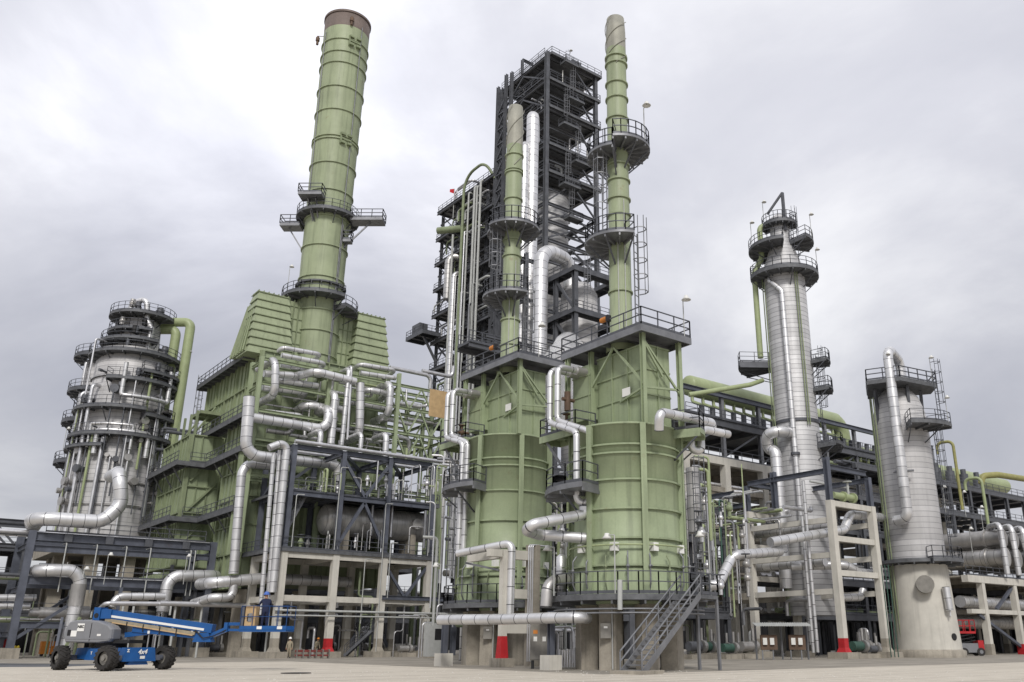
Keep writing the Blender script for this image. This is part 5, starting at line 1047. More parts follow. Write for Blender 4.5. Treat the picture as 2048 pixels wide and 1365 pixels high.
p = V(*off(cd,1.0,-2.4),zd1(622)); pipe([V(*off(cd,-.8,-2),zd1(640)), V(*off(cd,-.8,-2),zd1(618)), V(*off(cd,1.4,-2.6),zd1(612)), V(*off(cd,1.9,-2.4),zd1(655)), V(*off(cd,2.5,-2.2),zd1(668)), V(*off(cd,2.4,-2.2),zd1(720))], .36, 'silver swan neck pipe on the very top of the wide left column', bend=.8)
for k, (a, rr_) in enumerate(((-80,6.4),(75,6.3),(60,6.5))): lamp(*polar(*cd, rr_, fd+a), zd1((912,735,960)[k]), 2.6, 'floodlight on a ring platform of the wide left column', 'floodlights on the wide left column')
s1 = P(178,950,118); cs = (s1.x,s1.y); zs_ = lambda py: Zr(py, *cs); fs = face_ang(*cs)
D2 = column('D2', 'narrower pale column half hidden behind the left side of the wide one', cs, [(3.0,8),(3.0,zs_(735)),(2.4,zs_(722)),(.1,zs_(716))], 'cladw')
for pyv, a0, a1 in ((722,-150,60),(790,-160,20),(850,-170,10),(930,-160,10)): gallery(D2, *cs, zs_(pyv), 2.9, 4.5, fs+a0, fs+a1, True, .4, mat_d='dark')
MB().pipe([(*polar(*cs,3.4,fs-55),10),(*polar(*cs,3.4,fs-55),zs_(735)),(*polar(*cs,2,fs-55),zs_(733))], .25, .6, 10).build('riser', M['alus'], D2)
# ================================================================ air cooler bank on the right
G0 = P(1372,770,105); GY, GZ = G0.y, G0.z; gr = 1.3
gx0, gx1 = G0.x, PY(1668,845,GY).x
hdrum_ = MB(); hdrum(hdrum_, gx0+.5, gx1, GY, GZ, gr, 28, .45); solo('header_drum', hdrum_, M['greenl'], 'long thick pale green header pipe with rounded end lying over the air coolers', 'header')
gz2 = GZ-4.2; xb = gx1+6
pipe([(gx1-9,GY,GZ), (gx1+1.5,GY,GZ), (gx1+1.5,GY,gz2), (gx1+50,GY,gz2)], gr*.97, 'thick pale green pipe stepping down from the header and running on behind the broad column', 'greenl', bend=2.4, n=20)
pk = thing('cooler_rack', 'long concrete and dark steel rack carrying the air coolers on the right', 'pipe rack', (gx0,GY,0))
zc0, zc1, zc2 = Zr(914,gx0,GY-2), Zr(845,gx0,GY-2), GZ-1.6
for k in range(9):
    x = gx0-4+7*k
    for y in (GY-3, GY+7):
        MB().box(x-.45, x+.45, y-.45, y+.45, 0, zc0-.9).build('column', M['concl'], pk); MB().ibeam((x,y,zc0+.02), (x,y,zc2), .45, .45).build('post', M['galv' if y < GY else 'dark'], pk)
    MB().box(x-.3, x+.3, GY-2.54, GY+6.54, zc0-.9, zc0-.01).build('cross_beam', M['conc'], pk)
    MB().ibeam((x,GY-2.7,zc1), (x,GY+6.7,zc1), .35, .5).build('cross_beam', M['dark'], pk)
    if k < 8:
        MB().bar((x+.2,GY-3,zc0+.3), (x+6.8,GY-3,zc1-.3), .2).build('brace', M['dark'], pk)
x1 = gx0-4+56
for y in (GY-3, GY+7): MB().box(gx0-5, x1, y-.35, y+.35, zc0-.89, zc0).build('edge_beam', M['concl'], pk); MB().ibeam((gx0-4,y-.3,zc1), (x1,y-.3,zc1), .4, .9).build('edge_beam', M['dark'], pk); MB().ibeam((gx0-4,y-.3,zc2), (x1,y-.3,zc2), .4, .6).build('edge_beam', M['blue'], pk)
MB().box(gx0-4, x1, GY-2.6, GY+6.6, zc0-.3, zc0-.05).build('slab', M['conc'], pk); MB().box(gx0-4, x1, GY-2.5, GY+6.5, zc1+.3, zc1+1.1).build('cooler_bank', M['dark'], pk)
MB().rail([(gx0-4,GY-3.2,zc0+.02),(x1,GY-3.2,zc0+.02)], 1.1, 2).build('railing', M['rail'], pk); MB().rail([(gx0-4,GY-3.6,zc1+.5),(x1,GY-3.6,zc1+.5)], 1.1, 2).build('railing', M['rail'], pk)
for k in range(26):
    x = gx0+.8+1.95*k; zz = (GZ if x < gx1 else gz2)-gr+.1
    pipe([(x,GY-.2,zz), (x,GY-.2,zz-.9), (x-.2,GY-1.9,zz-1.7), (x-.2,GY-1.9,zc1+1.1)], .21, 'short S bent green branch pipe hanging from the header into the coolers', 'greenl', name='branch_pipe', group='branch pipes under the green header', bend=.5, n=8)
    MB().tube((x-.2,GY-1.9,zc1+1.1), (x-.2,GY-1.9,zc1+2.2), .34, 8).build('nozzle', M['dark'], pk)
for k in range(7): pipe([(gx0-4,GY-1.8+1.3*k,zc0+.35), (x1+10,GY-1.8+1.3*k,zc0+.35)], .16+.05*(k % 3), 'pipe lying along the shaded upper deck of the cooler rack', ('alus','aluo','greend')[k % 3], name='rack_pipe', group='pipes on the cooler rack deck', n=8)
for k in range(5): pipe([(gx0-6,GY-2.5+1.6*k,zc0-3.2), (x1+10,GY-2.5+1.6*k,zc0-3.2)], .2+.06*(k % 2), 'pipe on the lower tier of the cooler rack', ('alu','aluo')[k % 2], name='rack_pipe', group='pipes on the lower tier of the cooler rack', n=8)
for z in (zc0-3.6, zc0-8, zc0-13): 
    for k in range(9): MB().box(gx0-4+7*k-.25, gx0-4+7*k+.25, GY-2.54, GY+6.54, z-.6, z).build('cross_beam', M['conc'], pk)
    for y in (GY-3, GY+7): MB().box(gx0-3.5, x1, y-.25, y+.25, z-.6, z-.001).build('edge_beam', M['conc'], pk)
# ================================================================ process racks behind everything
def rack(lab, x0, x1, y0, y1, lev, step, m, bm, top=True, gname=None, npipe=5, steel=False, rails=True, rmin=.14, rmax=.34, name='pipe_rack'):
    t = thing(name, lab, 'pipe rack', (x0,y0,0)); n = max(1, round((x1-x0)/step)); w = .3
    for i in range(n+1):
        x = x0+(x1-x0)*i/n
        for y in (y0, y1):
            b = MB(); (b.ibeam((x,y,0), (x,y,lev[-1]), .5, .5, .07) if steel else b.box(x-.38, x+.38, y-.38, y+.38, 0, lev[-1])); b.build('column', M[m], t)
        for z in lev: MB().box(x-.25, x+.25, y0+.39, y1-.39, z-.6, z-.004).build('cross_beam', M[bm], t)
    for z in lev:
        for y in (y0, y1): MB().box(x0-.5, x1+.5, y-.28, y+.28, z-.62, z-.002).build('edge_beam', M[bm], t)
        if rails: MB().rail([(x0,y0-.35,z),(x1,y0-.35,z)], 1.1, 2).build('railing', M['rail'], t)
    if top: MB().box(x0-.4, x1+.4, y0+.3, y1-.3, lev[-1], lev[-1]+.2).build('slab', M['dark'], t)  # solid top added to darken the space under the rack
    for z in lev:
        for k in range(npipe):
            y = y0+.7+(y1-y0-1.4)*k/max(1,npipe-1); r = rnd.uniform(rmin, rmax)
            pipe([(x0-2,y,z+r+.02), (x1+2,y,z+r+.02)], r, 'pipe running along %s' % gname, rnd.choice(('alu','aluo','aluo','greend','dark','vessel')), name='rack_pipe', group='pipes along '+gname, n=8)
    return t
rack('far concrete pipe rack seen below the box heater and the wide left column', -12, 74, 134, 142, [5, 9, 13], 7, 'dark', 'dark', True, 'the far rack at left', 5)  # concrete coloured as dark steel so this stretch reads as shade
rack('dark steel pipe rack behind the concrete frame and below the box heater', 8, 52, 118.5, 124, [4.5, 8.2], 6, 'dark', 'dark', True, 'the rack below the box heater', 5, True)
rack('dark steel rack of many storeys between the concrete frame and the farther heater', 55, 69, 80, 90, [4.5, 8.5, 12.5, 16.5, 20.5], 4.6, 'blue', 'dark', True, 'the many storeyed rack behind the heaters', 5, True, True, .12, .4)
rack('dark steel pipe rack glimpsed between the two green heaters', 52, 70, 62, 69, [4.2, 7.8, 11.5, 14.5], 4.5, 'dark', 'dark', True, 'the rack glimpsed between the heaters', 5, True, True, .12, .42)
rack('dark three level rack right of the nearer heater behind its stairs', 46, 60, 60.5, 67, [3.8, 7.2, 10.4], 4.8, 'dark', 'dark', True, 'the rack right of the nearer heater', 5, False, True, .12, .4)
rack('long low dark pipe rack behind the right hand concrete frame', 82, 132, 62, 68.5, [4.4, 8.2], 6, 'dark', 'dark', True, 'the low rack behind the right frame', 6, True)
wall = MB(); wall.box(-45, 128, 152, 160, 0, 10.5); k = -45.0  # added black ribbed wall, supplies the deep shade behind the racks
while k < 128: wall.box(k, k+.35, 151.85, 151.999, 0, 10.5); k += 1.1
solo('shade_backing', wall, M['black'], 'long low black wall added to stand in for shade far behind the racks', 'shade backing')
wall = MB(); wall.box(140, 148, 36, 150, 0, 10.5); k = 36.0  # another added black wall, closes bright gaps and reads as shade
while k < 150: wall.box(139.85, 139.999, k, k+.35, 0, 10.5); k += 1.1
solo('shade_backing', wall, M['black'], 'black wall added to stand in for shade behind the cooler rack at right', 'shade backing')
# far right: stacked exchangers on a concrete platform, steel tiers above
xo = P(1990,1075,112); XR, YR = xo.x, xo.y; zx = lambda py: Zr(py, XR, YR)
rk = thing('exchanger_platform', 'concrete platform with a red column foot carrying stacked exchangers at far right', 'platform', (XR,YR,0))
zp = zx(1158)
for i in range(5):
    x = XR-6.5+8*i
    for j, y in enumerate((YR-.5, YR+9)):
        MB().box(x-.36, x+.36, y-.36, y+.36, 1.2, zp-.8).build('column', M['concl'], rk); MB().box(x-.42, x+.42, y-.42, y+.42, 0, 1.199).build('column_foot', M['red' if (i, j) == (1, 0) else 'conc'], rk)
    MB().box(x-.3, x+.3, YR-.04, YR+8.54, zp-.8, zp-.2).build('cross_beam', M['conc'], rk)
    MB().box(x-.3, x+.3, YR-.04, YR+8.54, zx(1222)-.5, zx(1222)).build('cross_beam', M['conc'], rk)
for y in (YR-.5, YR+9): MB().box(XR-10, XR+26, y-.4, y+.4, zp-.79, zp).build('edge_beam', M['concl'], rk); MB().box(XR-10, XR+26, y-.3, y+.3, zx(1222)-.49, zx(1222)).build('edge_beam', M['concl'], rk)
MB().box(XR-9.9, XR+26, YR-.1, YR+8.6, zp-.2, zp-.02).build('slab', M['conc'], rk); MB().rail([(XR-10,YR-.8,zp),(XR+26,YR-.8,zp)], 1.1, 1.6).build('railing', M['rail'], rk)
braces(rk, [((XR-8,YR-.5,zx(1222)-.6),(XR+1.5,YR-.5,.8)), ((XR-3.5,YR-.5,zx(1222)+.1),(XR+1.5,YR-.5,zp-.9))], .32, 'blue')
for k in range(6):
    for j, py in enumerate((1115, 1076)):
        x = XR+3.0*k+.5*j; z = zx(py); r = 1.05; b = MB(); b.pipe([(x,YR-.9+.3*j,z), (x,YR+8,z)], r, 0, 22); b.tube((x,YR-1.05+.3*j,z), (x,YR-.9+.3*j,z), r*1.18, 24).tube((x,YR+1.2,z), (x,YR+1.45,z), r*1.15, 24)
        solo('heat_exchanger', b, M['vessel' if (k+j) % 2 else 'aluo'], 'grey horizontal exchanger shell with flat round end cover in the far right stack', 'heat exchanger', 'stacked exchangers at far right')
    x = XR+3.0*k; pipe([(x-1.2,YR-1.4,zp+.4), (x-1.2,YR-1.4,zx(1052)), (x+.5,YR+1,zx(1052)), (x+.5,YR+1,zx(1076))], .34, 'silver pipe arching over the stacked exchangers', group='silver arches over the exchangers', bend=.8)
for k, (py, r) in enumerate(((1207,.7),(1245,.75),(1222,.4))): pipe([(XR-9,YR+1+k*2.2,zx(py)), (XR+24,YR+1+k*2.2,zx(py))], r, 'thick silver pipe slung below the exchanger platform', ('alu','aluo')[k % 2], group='thick pipes below the exchanger platform', n=14)
rack('dark steel tiers with pipes rising behind the stacked exchangers', XR-12, XR+40, YR+11, YR+19, [5, 10, zx(1012)+1.5, zx(955)+2], 6, 'dark', 'dark', True, 'the tiers behind the exchangers', 7, True, True, .14, .34)
rack('dark steel rack right behind the broad column with pumps on top', XR-22, XR-2, YR+12, YR+18, [5, 10, 15, 20], 5, 'dark', 'dark', False, 'the rack right behind the broad column', 5, True)
pipe([P(1962,968,118), P(1965,952,118), P(1995,950,119), P(2060,960,124), P(2120,968,128)], .42, 'mustard green header pipe at the far right edge', 'ylg', bend=1.2, n=12)
for k, (pa_, pb2) in enumerate((((1962,955),(1975,1050)),((1905,882),(1922,1020)))): q = P(*pa_, 114); w = P(*pb2, 114); pipe([(q.x-.2,q.y+2.2,q.z-1.5), (q.x-.2,q.y+2.2,q.z), (q.x,q.y,q.z), (q.x,q.y,w.z)], .2, 'olive pipe with hooked top dropping into the far right tiers', 'ylg' if k else 'greenl', group='olive hooked pipes at far right', bend=.8)
for k in range(5): x = XR+6+4*k; b = MB().tube((x,YR+12,zx(955)+2), (x,YR+12,zx(925)+2.2), .65, 10); b.tube((x,YR+12,zx(925)+2.2), (x,YR+12,zx(918)+2.5), .4, 10); solo('filter_pot', b, M['dark'], 'dark upright pot standing on the far right tiers', 'pot', 'upright pots on the far right tiers')
for px, py, d in ((1925,985,108),(1885,975,104),(1960,1015,110),(1938,1058,100)): q = P(px, py, d); lamp(q.x, q.y, q.z-3, 3, 'floodlight on a thin pole before the far right tiers', 'floodlights at far right')
# ================================================================ thick pipes in front at left
YL = LY-.9
pipe([PY(62,1036,YL)+V(1,5,-.2), PY(62,1036,YL), PY(205,1044,YL), PY(243,1010,YL), PY(238,950,YL)+V(0,0,.3), PY(238,950,YL)+V(1,9,1.2)], .66, 'fat silver pipe bending up in front of the wide left column', bend=1.6, n=20)
a = PY(72,1141,YL); b_ = PY(166,1141,YL); pipe([a+V(.5,5,0), a, b_, PY(146,1235,YL), V(PY(146,1235,YL).x-.1,YL,.3)], .58, 'fat silver pipe turning down to the ground behind the boom lift', bend=1.3, n=20)
q = PY(154,1195,YL); solo('pipe_shoe', MB().tube((q.x,q.y,q.z-.8), (q.x,q.y,q.z+1.2), .66, 20), M['vessel'], 'dark grey insulation sleeve round the fat pipe left of the boom lift', 'sleeve')
for k, (pxa, pxb) in enumerate(((160,120),(125,108))): p, w = PY(pxa, 1235, YL-.8), PY(pxb, 1318, YL-1.2); solo('slanted_prop', MB().bar((p.x,YL-.8,p.z), (w.x,YL-1.2,0), .22), M['greend' if k == 0 else 'blue'], ('pale green sloping','dark sloping')[k]+' support leg behind the tyre at the left end of the lift', 'support leg')
a = PY(338,1152,YL); pipe([V(a.x-.1,YL,PY(330,1225,YL).z), a, PY(432,1152,YL), PY(432,1152,YL)+V(.8,3,-.1)], .58, 'fat silver pipe with an elbow above the middle of the lift boom', bend=1.2, n=20)
a = PY(425,1166,90.6); pipe([a+V(-.3,3,0), a, PY(525,1157,90.6), PY(700,1165,90.9)], .55, 'fat silver pipe passing behind the leftmost concrete column', bend=1.0, n=18)
a = PY(466,1150,YL+1.0); pipe([PY(468,1168,90.6), PY(464,1196,90.6), PY(425,1195,90.6), PY(405,1205,90.6)+V(0,3,0)], .42, 'silver U shaped drop pipe below the fat ground pipes', bend=.9, n=16)
pipe([PY(95,1157,YL+2), PY(335,1166,YL+2)], .34, 'long straight silver pipe behind the fat ones at left', n=12); pipe([PY(222,1215,YL-2), PY(235,1193,YL-2), PY(330,1193,YL-2)], .34, 'silver pipe with a curved end above the lift boom', bend=.9)
pipe([PY(205,1212,YL-3)+V(0,2,-.4), PY(212,1207,YL-3), PY(320,1208,YL-3), PY(515,1213,YL-3)], .2, 'thin pale pipe running level over the blue lift boom', 'alus', bend=.4); pipe([PY(320,1207,YL-3.5), PY(512,1212,YL-3.5)], .24, 'slightly thicker pale pipe beside the level one over the boom', 'alus')
for k, (pa_, pb2) in enumerate((((-40,1196),(72,1196)),((-40,1212),(60,1213)),((-40,1150),(30,1152)))): pipe([PY(*pa_,YL+3), PY(*pb2,YL+3)], .32-.06*k, 'silver pipe end entering the left rack from the picture edge', group='pipe ends at the left edge')
a = PY(78,1226,YL+3); solo('pump', MB().tube(a, a+V(3.2,0,-.05), .55, 14).tube(a+V(3.2,0,-.05), a+V(4.2,0,-.05), .75, 14).tube(a-V(.8,0,0), a, .35, 12), M['vessel'], 'dull grey pump casing inside the left rack', 'pump')
for px in (268, 247, 405, 352, 540): q = PY(px, 1212, YL-3.2); pipe([V(q.x,q.y,0), q+V(0,0,-.05)], .11, 'thin upright pipe stand behind the boom lift', 'ltgrey', name='thin_pipe', group='pipe stands behind the lift', n=8)
for px, py0, py1 in ((380,1150,1290),(395,1150,1290),(418,1130,1290),(345,1130,1170),(430,1180,1290),(447,1190,1290)): q = PY(px, py0, YL+3.5); solo('steel_post', MB().ibeam((q.x,q.y,0), q, .3, .3), M['dark'], 'dark steel post behind the lift boom', 'post', 'steel posts behind the lift')
for px, py in ((218,1105),(375,1108),(170,1133)): q = PY(px, py, YL-.5); lamp(q.x, q.y, q.z-3.0, 2.8, 'floodlight under the dark blue left rack', 'floodlights at the left rack')
pipe([PY(420,1130,YL+1)+V(-3,0,0), PY(350,1136,YL+1), PY(347,1160,YL+1)], .2, 'small dark pipe bracket on the left rack', 'blue') if False else None
# ground level pumps, cabinets and pipework in the shade, one group per kind
for k in range(34):
    px = rnd.choice((rnd.uniform(180,520), rnd.uniform(560,860), rnd.uniform(560,860), rnd.uniform(1380,1500), rnd.uniform(1700,1770))); d = rnd.uniform(92, 112) if px < 900 else rnd.uniform(80, 96); q = P(px, 1300, d); s = rnd.uniform(.7,1.2)
    t = thing('pump', 'small dark pump set on a low plinth in the shade', 'pump', (q.x,q.y,0), 'pumps in the shade'); MB().box(q.x-.5*s, q.x+1.8*s, q.y-.5*s, q.y+.5*s, 0, .4).build('plinth', M['conc'], t); MB().tube((q.x-.3*s,q.y,.9*s), (q.x+.9*s,q.y,.9*s), .36*s, 10).build('motor', M[rnd.choice(('dark','teal','vessel'))], t); MB().tube((q.x+1.0*s,q.y-.1,.9*s), (q.x+1.3*s,q.y-.1,.9*s), .45*s, 12).tube((q.x+1.15*s,q.y,.9*s), (q.x+1.15*s,q.y,2.2*s), .12, 8).build('casing', M['vessel'], t)
for k in range(80):
    px = rnd.choice((rnd.uniform(30,320), rnd.uniform(300,520), rnd.uniform(560,870), rnd.uniform(870,1010), rnd.uniform(1090,1170), rnd.uniform(1380,1760))); d = rnd.uniform(88, 112) if px < 900 else (rnd.uniform(66, 78) if px < 1200 else rnd.uniform(88, 102)); q = P(px, 1300, d); h = rnd.uniform(2, 6); a = rnd.choice((-1,1))*rnd.uniform(.8,2.5); r = rnd.uniform(.05,.16)
    pts = [(q.x,q.y,0), (q.x,q.y,h)]+rnd.choice(([(q.x+a,q.y,h)], [(q.x,q.y+a,h),(q.x,q.y+a,h-1)], [(q.x+a,q.y,h),(q.x+a,q.y,h+2.5)]))
    pipe(pts, r, 'thin bent pipe standing in the shade at ground level', rnd.choice(('ltgrey','alus','alus','greend','aluo','dark')), name='thin_pipe', group='thin pipes at ground level', bend=.35, n=7)
for k in range(60):   # thin risers among the mid structures
    px = rnd.choice((rnd.uniform(868,935), rnd.uniform(868,935), rnd.uniform(1095,1170), rnd.uniform(1370,1420), rnd.uniform(1400,1500))); d = rnd.uniform(70, 78) if px < 940 else (rnd.uniform(66,72) if px < 1200 else rnd.uniform(74,84)); q = P(px, rnd.uniform(900,1080), d); h = q.z; L_ = rnd.uniform(3, 9); a = rnd.choice((-1,1))*rnd.uniform(.6,1.6)
    pipe([(q.x,q.y,max(.1,h-L_)), (q.x,q.y,h), (q.x+a,q.y+.5,h)], rnd.uniform(.05,.15), 'thin riser among the pipework beside the green heaters', rnd.choice(('ltgrey','alus','alus','greenl','aluo','galv')), name='thin_pipe', group='thin risers beside the heaters', bend=.35, n=7)
# ================================================================ in front of the farther heater
k0 = P(1004,1300,55.5); sx, sy = k0.x, k0.y; zk = lambda py: Zr(py, sx, sy)
sf = thing('concrete_structure', 'slim concrete portal with a red foot standing before the farther heater', 'frame', (sx,sy,0))
kx = PY(1063,1320,sy).x
MB().box(sx-.2, sx+.2, sy-.2, sy+.2, 1.75, zk(1100)).build('column', M['concl'], sf); MB().hexa([(sx-.28,sy-.28,.5),(sx+.28,sy-.28,.5),(sx+.28,sy+.28,.5),(sx-.28,sy+.28,.5)], [(sx-.205,sy-.205,1.75),(sx+.205,sy-.205,1.75),(sx+.205,sy+.205,1.75),(sx-.205,sy+.205,1.75)]).build('column_foot', M['red'], sf); MB().box(sx-.55, sx+.55, sy-.55, sy+.55, 0, .499).build('footing', M['conc'], sf)
MB().box(kx-.35, kx+.35, sy-.3, sy+.3, 0, zk(1086)).build('column', M['conc'], sf)
for py in (1100, 1178, 1248): MB().box(sx+.21, kx-.36, sy-.2, sy+.2, zk(py)-.55, zk(py)).build('beam', M['concl'], sf)
MB().box(sx-.2, sx+.2, sy+.28, sy+4, zk(1100)-.5, zk(1100)-.01).box(sx-1.2, sx-.28, sy-.2, sy+.2, zk(1100)-.45, zk(1100)-.02).build('cantilever', M['concl'], sf); MB().bar((sx-.9,sy+3.0,zk(1105)-.5),(sx-.1,sy+.4,zk(1140)),.12).build('brace', M['galv'], sf)
pipe([PY(913,1108,sy+3), PY(1024,1086,sy-.35), PY(1020,1232,sy-.35)], .24, 'silver pipe laid on the slim portal and dropping along its column', bend=.4, n=12)
for k in range(3): q = PY(1058+4*k, 1090, sy-.4); pipe([(q.x,q.y,.3), (q.x,q.y,q.z), (q.x+1.5,q.y+.6,q.z+.05)], .05, 'thin conduit of the bundle climbing the grey column behind the cabinet', 'alus', name='thin_pipe', group='conduit bundle', n=6, bend=.2)
cb = P(1080,1336,51.5); cb.z = 0; t = thing('cabinet', 'grey two door electrical cabinet with stickers standing on short feet', 'cabinet', cb); X, Y = cb.x, cb.y
def cbox(b, l0, l1, f0, f1, z0, z1): q = [off((X,Y), l, f) for l, f in ((l0,f0),(l1,f0),(l1,f1),(l0,f1))]; return b.prism(q, z0, z1)
cbox(MB(), -.55, .6, 0, .7, .45, 2.45).build('body', M['cab'], t); cbox(cbox(MB(), -.5, -.35, .05, .6, 0, .45), .4, .55, .05, .6, 0, .45).build('feet', M['black'], t)
for s in (0, 1): d_ = cbox(MB(), -.53+s*.575, .0+s*.575, -.04, -.003, .5, 2.4).build('door', M['cab'], t); cbox(MB(), -.38+s*.5, -.18+s*.5, -.055, -.043, 1.45, 1.7).build('sticker', M['white'], d_)
cbox(MB(), -.4, -.15, -.056, -.043, 1.85, 2.05).build('warning_sticker', M['orange'], t); cbox(MB(), -.65, .72, -.15, .8, 2.5, 2.56).build('rain_roof', M['cab'], t)
for px, lab in ((1102,'pale concrete block with a steel post right of the grey cabinet'), (888,'pale concrete block with a steel post left of the farther heater')):
    q = P(px, 1300, 49.5 if px > 1000 else 57.5); q.z = 0; t = thing('concrete_block', lab, 'block', q); MB().box(q.x-.42, q.x+.42, q.y-.42, q.y+.42, 0, .75).build('block', M['concl'], t); MB().ibeam((q.x,q.y,.751), (q.x,q.y,3.0), .3, .3).build('post', M['blue'], t)
for i, (S, ang) in enumerate(((B,-23),(A,-20))):
    p = polar(*S['c'], S['r']+.12, S['fa']+ang); t = thing('switch_box', ('grey switch box on a front leg of the nearer heater','grey switch box on a front leg of the farther heater')[i], 'switch box', (*p,1.7)); c_, s_ = RT
    def qq(l, f): return (p[0]+RT[0]*l+FW[0]*f, p[1]+RT[1]*l+FW[1]*f)
    MB().prism([qq(-.28,-.15),qq(.28,-.15),qq(.28,.1),qq(-.28,.1)], 1.6, 2.35).build('case', M['cab'], t); MB().prism([qq(-.1,-.17),qq(.1,-.17),qq(.1,-.152),qq(-.1,-.152)], 2.1, 2.2).build('sticker', M['white'], t)
    solo('conduit', MB().pipe([V(*qq(.35,-.05),.05), V(*qq(.35,-.05),3.2)], .04, 0, 6), M['ltgrey'], 'thin conduit on the front leg beside the switch box of the %s heater' % ('nearer','farther')[i], 'conduit')
for l, f, h, lab in ((-.95,-4.3,3.0,'floodlight pole on the deck railing before the nearer heater'), (4.3,-2.6,3.3,'floodlight pole at the top of the steel stairs'), (-4.2,-2.0,2.6,'floodlight pole at the left end of the nearer heater deck')): lamp(*off(cB, l, f), B['zdeck'], h, lab, ang=90)
lamp(*off(cA, -4.3, -1.2), A['zdeck'], 2.6, 'floodlight pole at the left end of the farther heater deck', ang=90)
fa_b = face_ang(*cB); lamp(B['bx']+1.5, B['by']-3.2, B['ztop'], 2.3, 'floodlight pole at the near corner of the nearer heater roof'); lamp(A['bx']-.3, A['by']-3.2, A['ztop'], 2.3, 'floodlight pole at the near corner of the farther heater roof'); lamp(*polar(*chB, 2.05, fa_b+62), zc(297), 2.6, 'floodlight pole on the upper chimney platform of the nearer heater')
# small steel vessel and bent ducts between the heaters
q = P(1122,1150,52); t = thing('knockout_pot', 'small silver pot between the two green heaters', 'pot', (q.x,q.y,q.z-2)); MB().lathe(q.x, q.y, [(.05,q.z-1.1),(.3,q.z-.9),(.3,q.z+1.0),(.05,q.z+1.2)], 14).build('shell', M['alu'], t); MB().tube((q.x,q.y,q.z+1.2), (q.x,q.y,q.z+1.5), .08, 8).build('nozzle', M['ltgrey'], t)
pipe([P(1092,1215,50), P(1095,1172,50), P(1112,1160,50.5), P(1145,1160,51.5)], .33, 'short silver duct elbow left of the nearer heater deck', 'aluo', bend=.7, n=14)
pipe([P(1240,1160,46.6), P(1240,1172,46.6), P(1240,1220,46.6)], .13, 'thin capped vent pipe through the deck railing of the nearer heater', 'ltgrey', n=8); 
for k in range(9): solo('pipe_stub', MB().tube(P(1120+5*k,1335,50.5+.2*k), P(1120+5*k,1296+rnd.uniform(0,6),50.5+.2*k), .055, 6), M['alus'], 'short upright pipe stub in the row between the heater legs', 'pipe stub', 'pipe stubs between the heater legs')
# ================================================================ right: before and inside the concrete frame
for k, (a, c) in enumerate((((1606,962),(1634,1290)),((1604,1032),(1624,1290)))):
    p, q = PX(a[0],a[1],FX-.7), PX(c[0],c[1],FX-.7); pipe([(FX-.7,p.y,p.z), (FX-.7,p.y,.5)], .16, ('tall','shorter')[k]+' slim silver pipe standing just before the right hand concrete frame', n=10)
pipe([P(1418,1172,74), P(1437,1170,74), P(1462,1118,76), P(1475,1110,76), P(1560,1103,82)], .42, 'silver pipe rising in a dog leg right of the heater stairs', bend=.9, n=16)
pipe([PY(1540,1085,FY+2), PY(1688,1060,FY+1), PY(1700,1030,FY+1), PY(1745,1034,FY+1), PY(1765,1036,FY+2)], .44, 'silver pipe crossing the top storey of the right hand frame and bending', bend=.8, n=16)
pipe([PY(1700,1132,FY+1.5)+V(-4,4,0), PY(1690,1130,FY+1.5), PY(1715,1145,FY+1.5), PY(1760,1150,FY+2)], .42, 'silver pipe with an elbow in the middle storey of the right hand frame', bend=.9, n=16); pipe([PY(1672,1196,FY+2), PY(1722,1195,FY+2), PY(1726,1180,FY+2)], .36, 'short silver pipe below the lowest beam of the right hand frame', bend=.6, n=14)
pipe([(FX+1.2,FY+2,zf(1120)), (FX+1.2,FY2+12,zf(1120))], .42, 'silver pipe running back through the middle storey of the right hand frame', n=14); pipe([(FX+2.6,FY+2,zf(1045)), (FX+2.6,FY2+12,zf(1045))], .36, 'dull silver pipe running back through the top storey of the right hand frame', 'aluo', n=14)
for k in range(4): pipe([(FX+.6+1.2*k,FY2-2,zf(1000)+.2), (FX+.6+1.2*k,FY2+14,zf(1000)+.2)], .12+.03*k, 'thin pipe on the roof beams of the right hand frame', ('greenl','alus')[k % 2], group='pipes on the roof of the right frame', n=8)
q = PX(1400,995,FX+1); pipe([(FX-1,q.y-2,.2), (FX-1,q.y-2,q.z+.5), (FX,q.y-2.5,q.z+.5)], .12, 'thin pale green pipe standing left of the right hand frame', 'greenl', n=8)
for k, px in enumerate((1426, 1438, 1448)): q = P(px, 1000, 76); pipe([(q.x,q.y,5), (q.x,q.y,q.z), (q.x+2,q.y+1,q.z)], .08, 'thin green line of the trio climbing beside the heater', 'teal' if k % 2 else 'greend', name='thin_pipe', group='thin green lines beside the heater', n=6, bend=.3)
for k, (px, d) in enumerate(((1762,78),(1769,78.3),(1776,78.6))): q = P(px, 1130, d); pipe([(q.x,q.y,.2), (q.x,q.y,q.z)], .045, 'teal pipe of the three beside the broad column skirt', 'teal', name='thin_pipe', group='teal pipes beside the skirt', n=6)
cp = P(1565,1250,78); t = thing('canopy', 'small corrugated canopy over two instrument panels', 'canopy', (cp.x,cp.y,0)); l_ = [off((cp.x,cp.y), a, b__) for a, b__ in ((-2.4,-.8),(2.4,-.8),(2.4,1.0),(-2.4,1.0))]
b = MB()
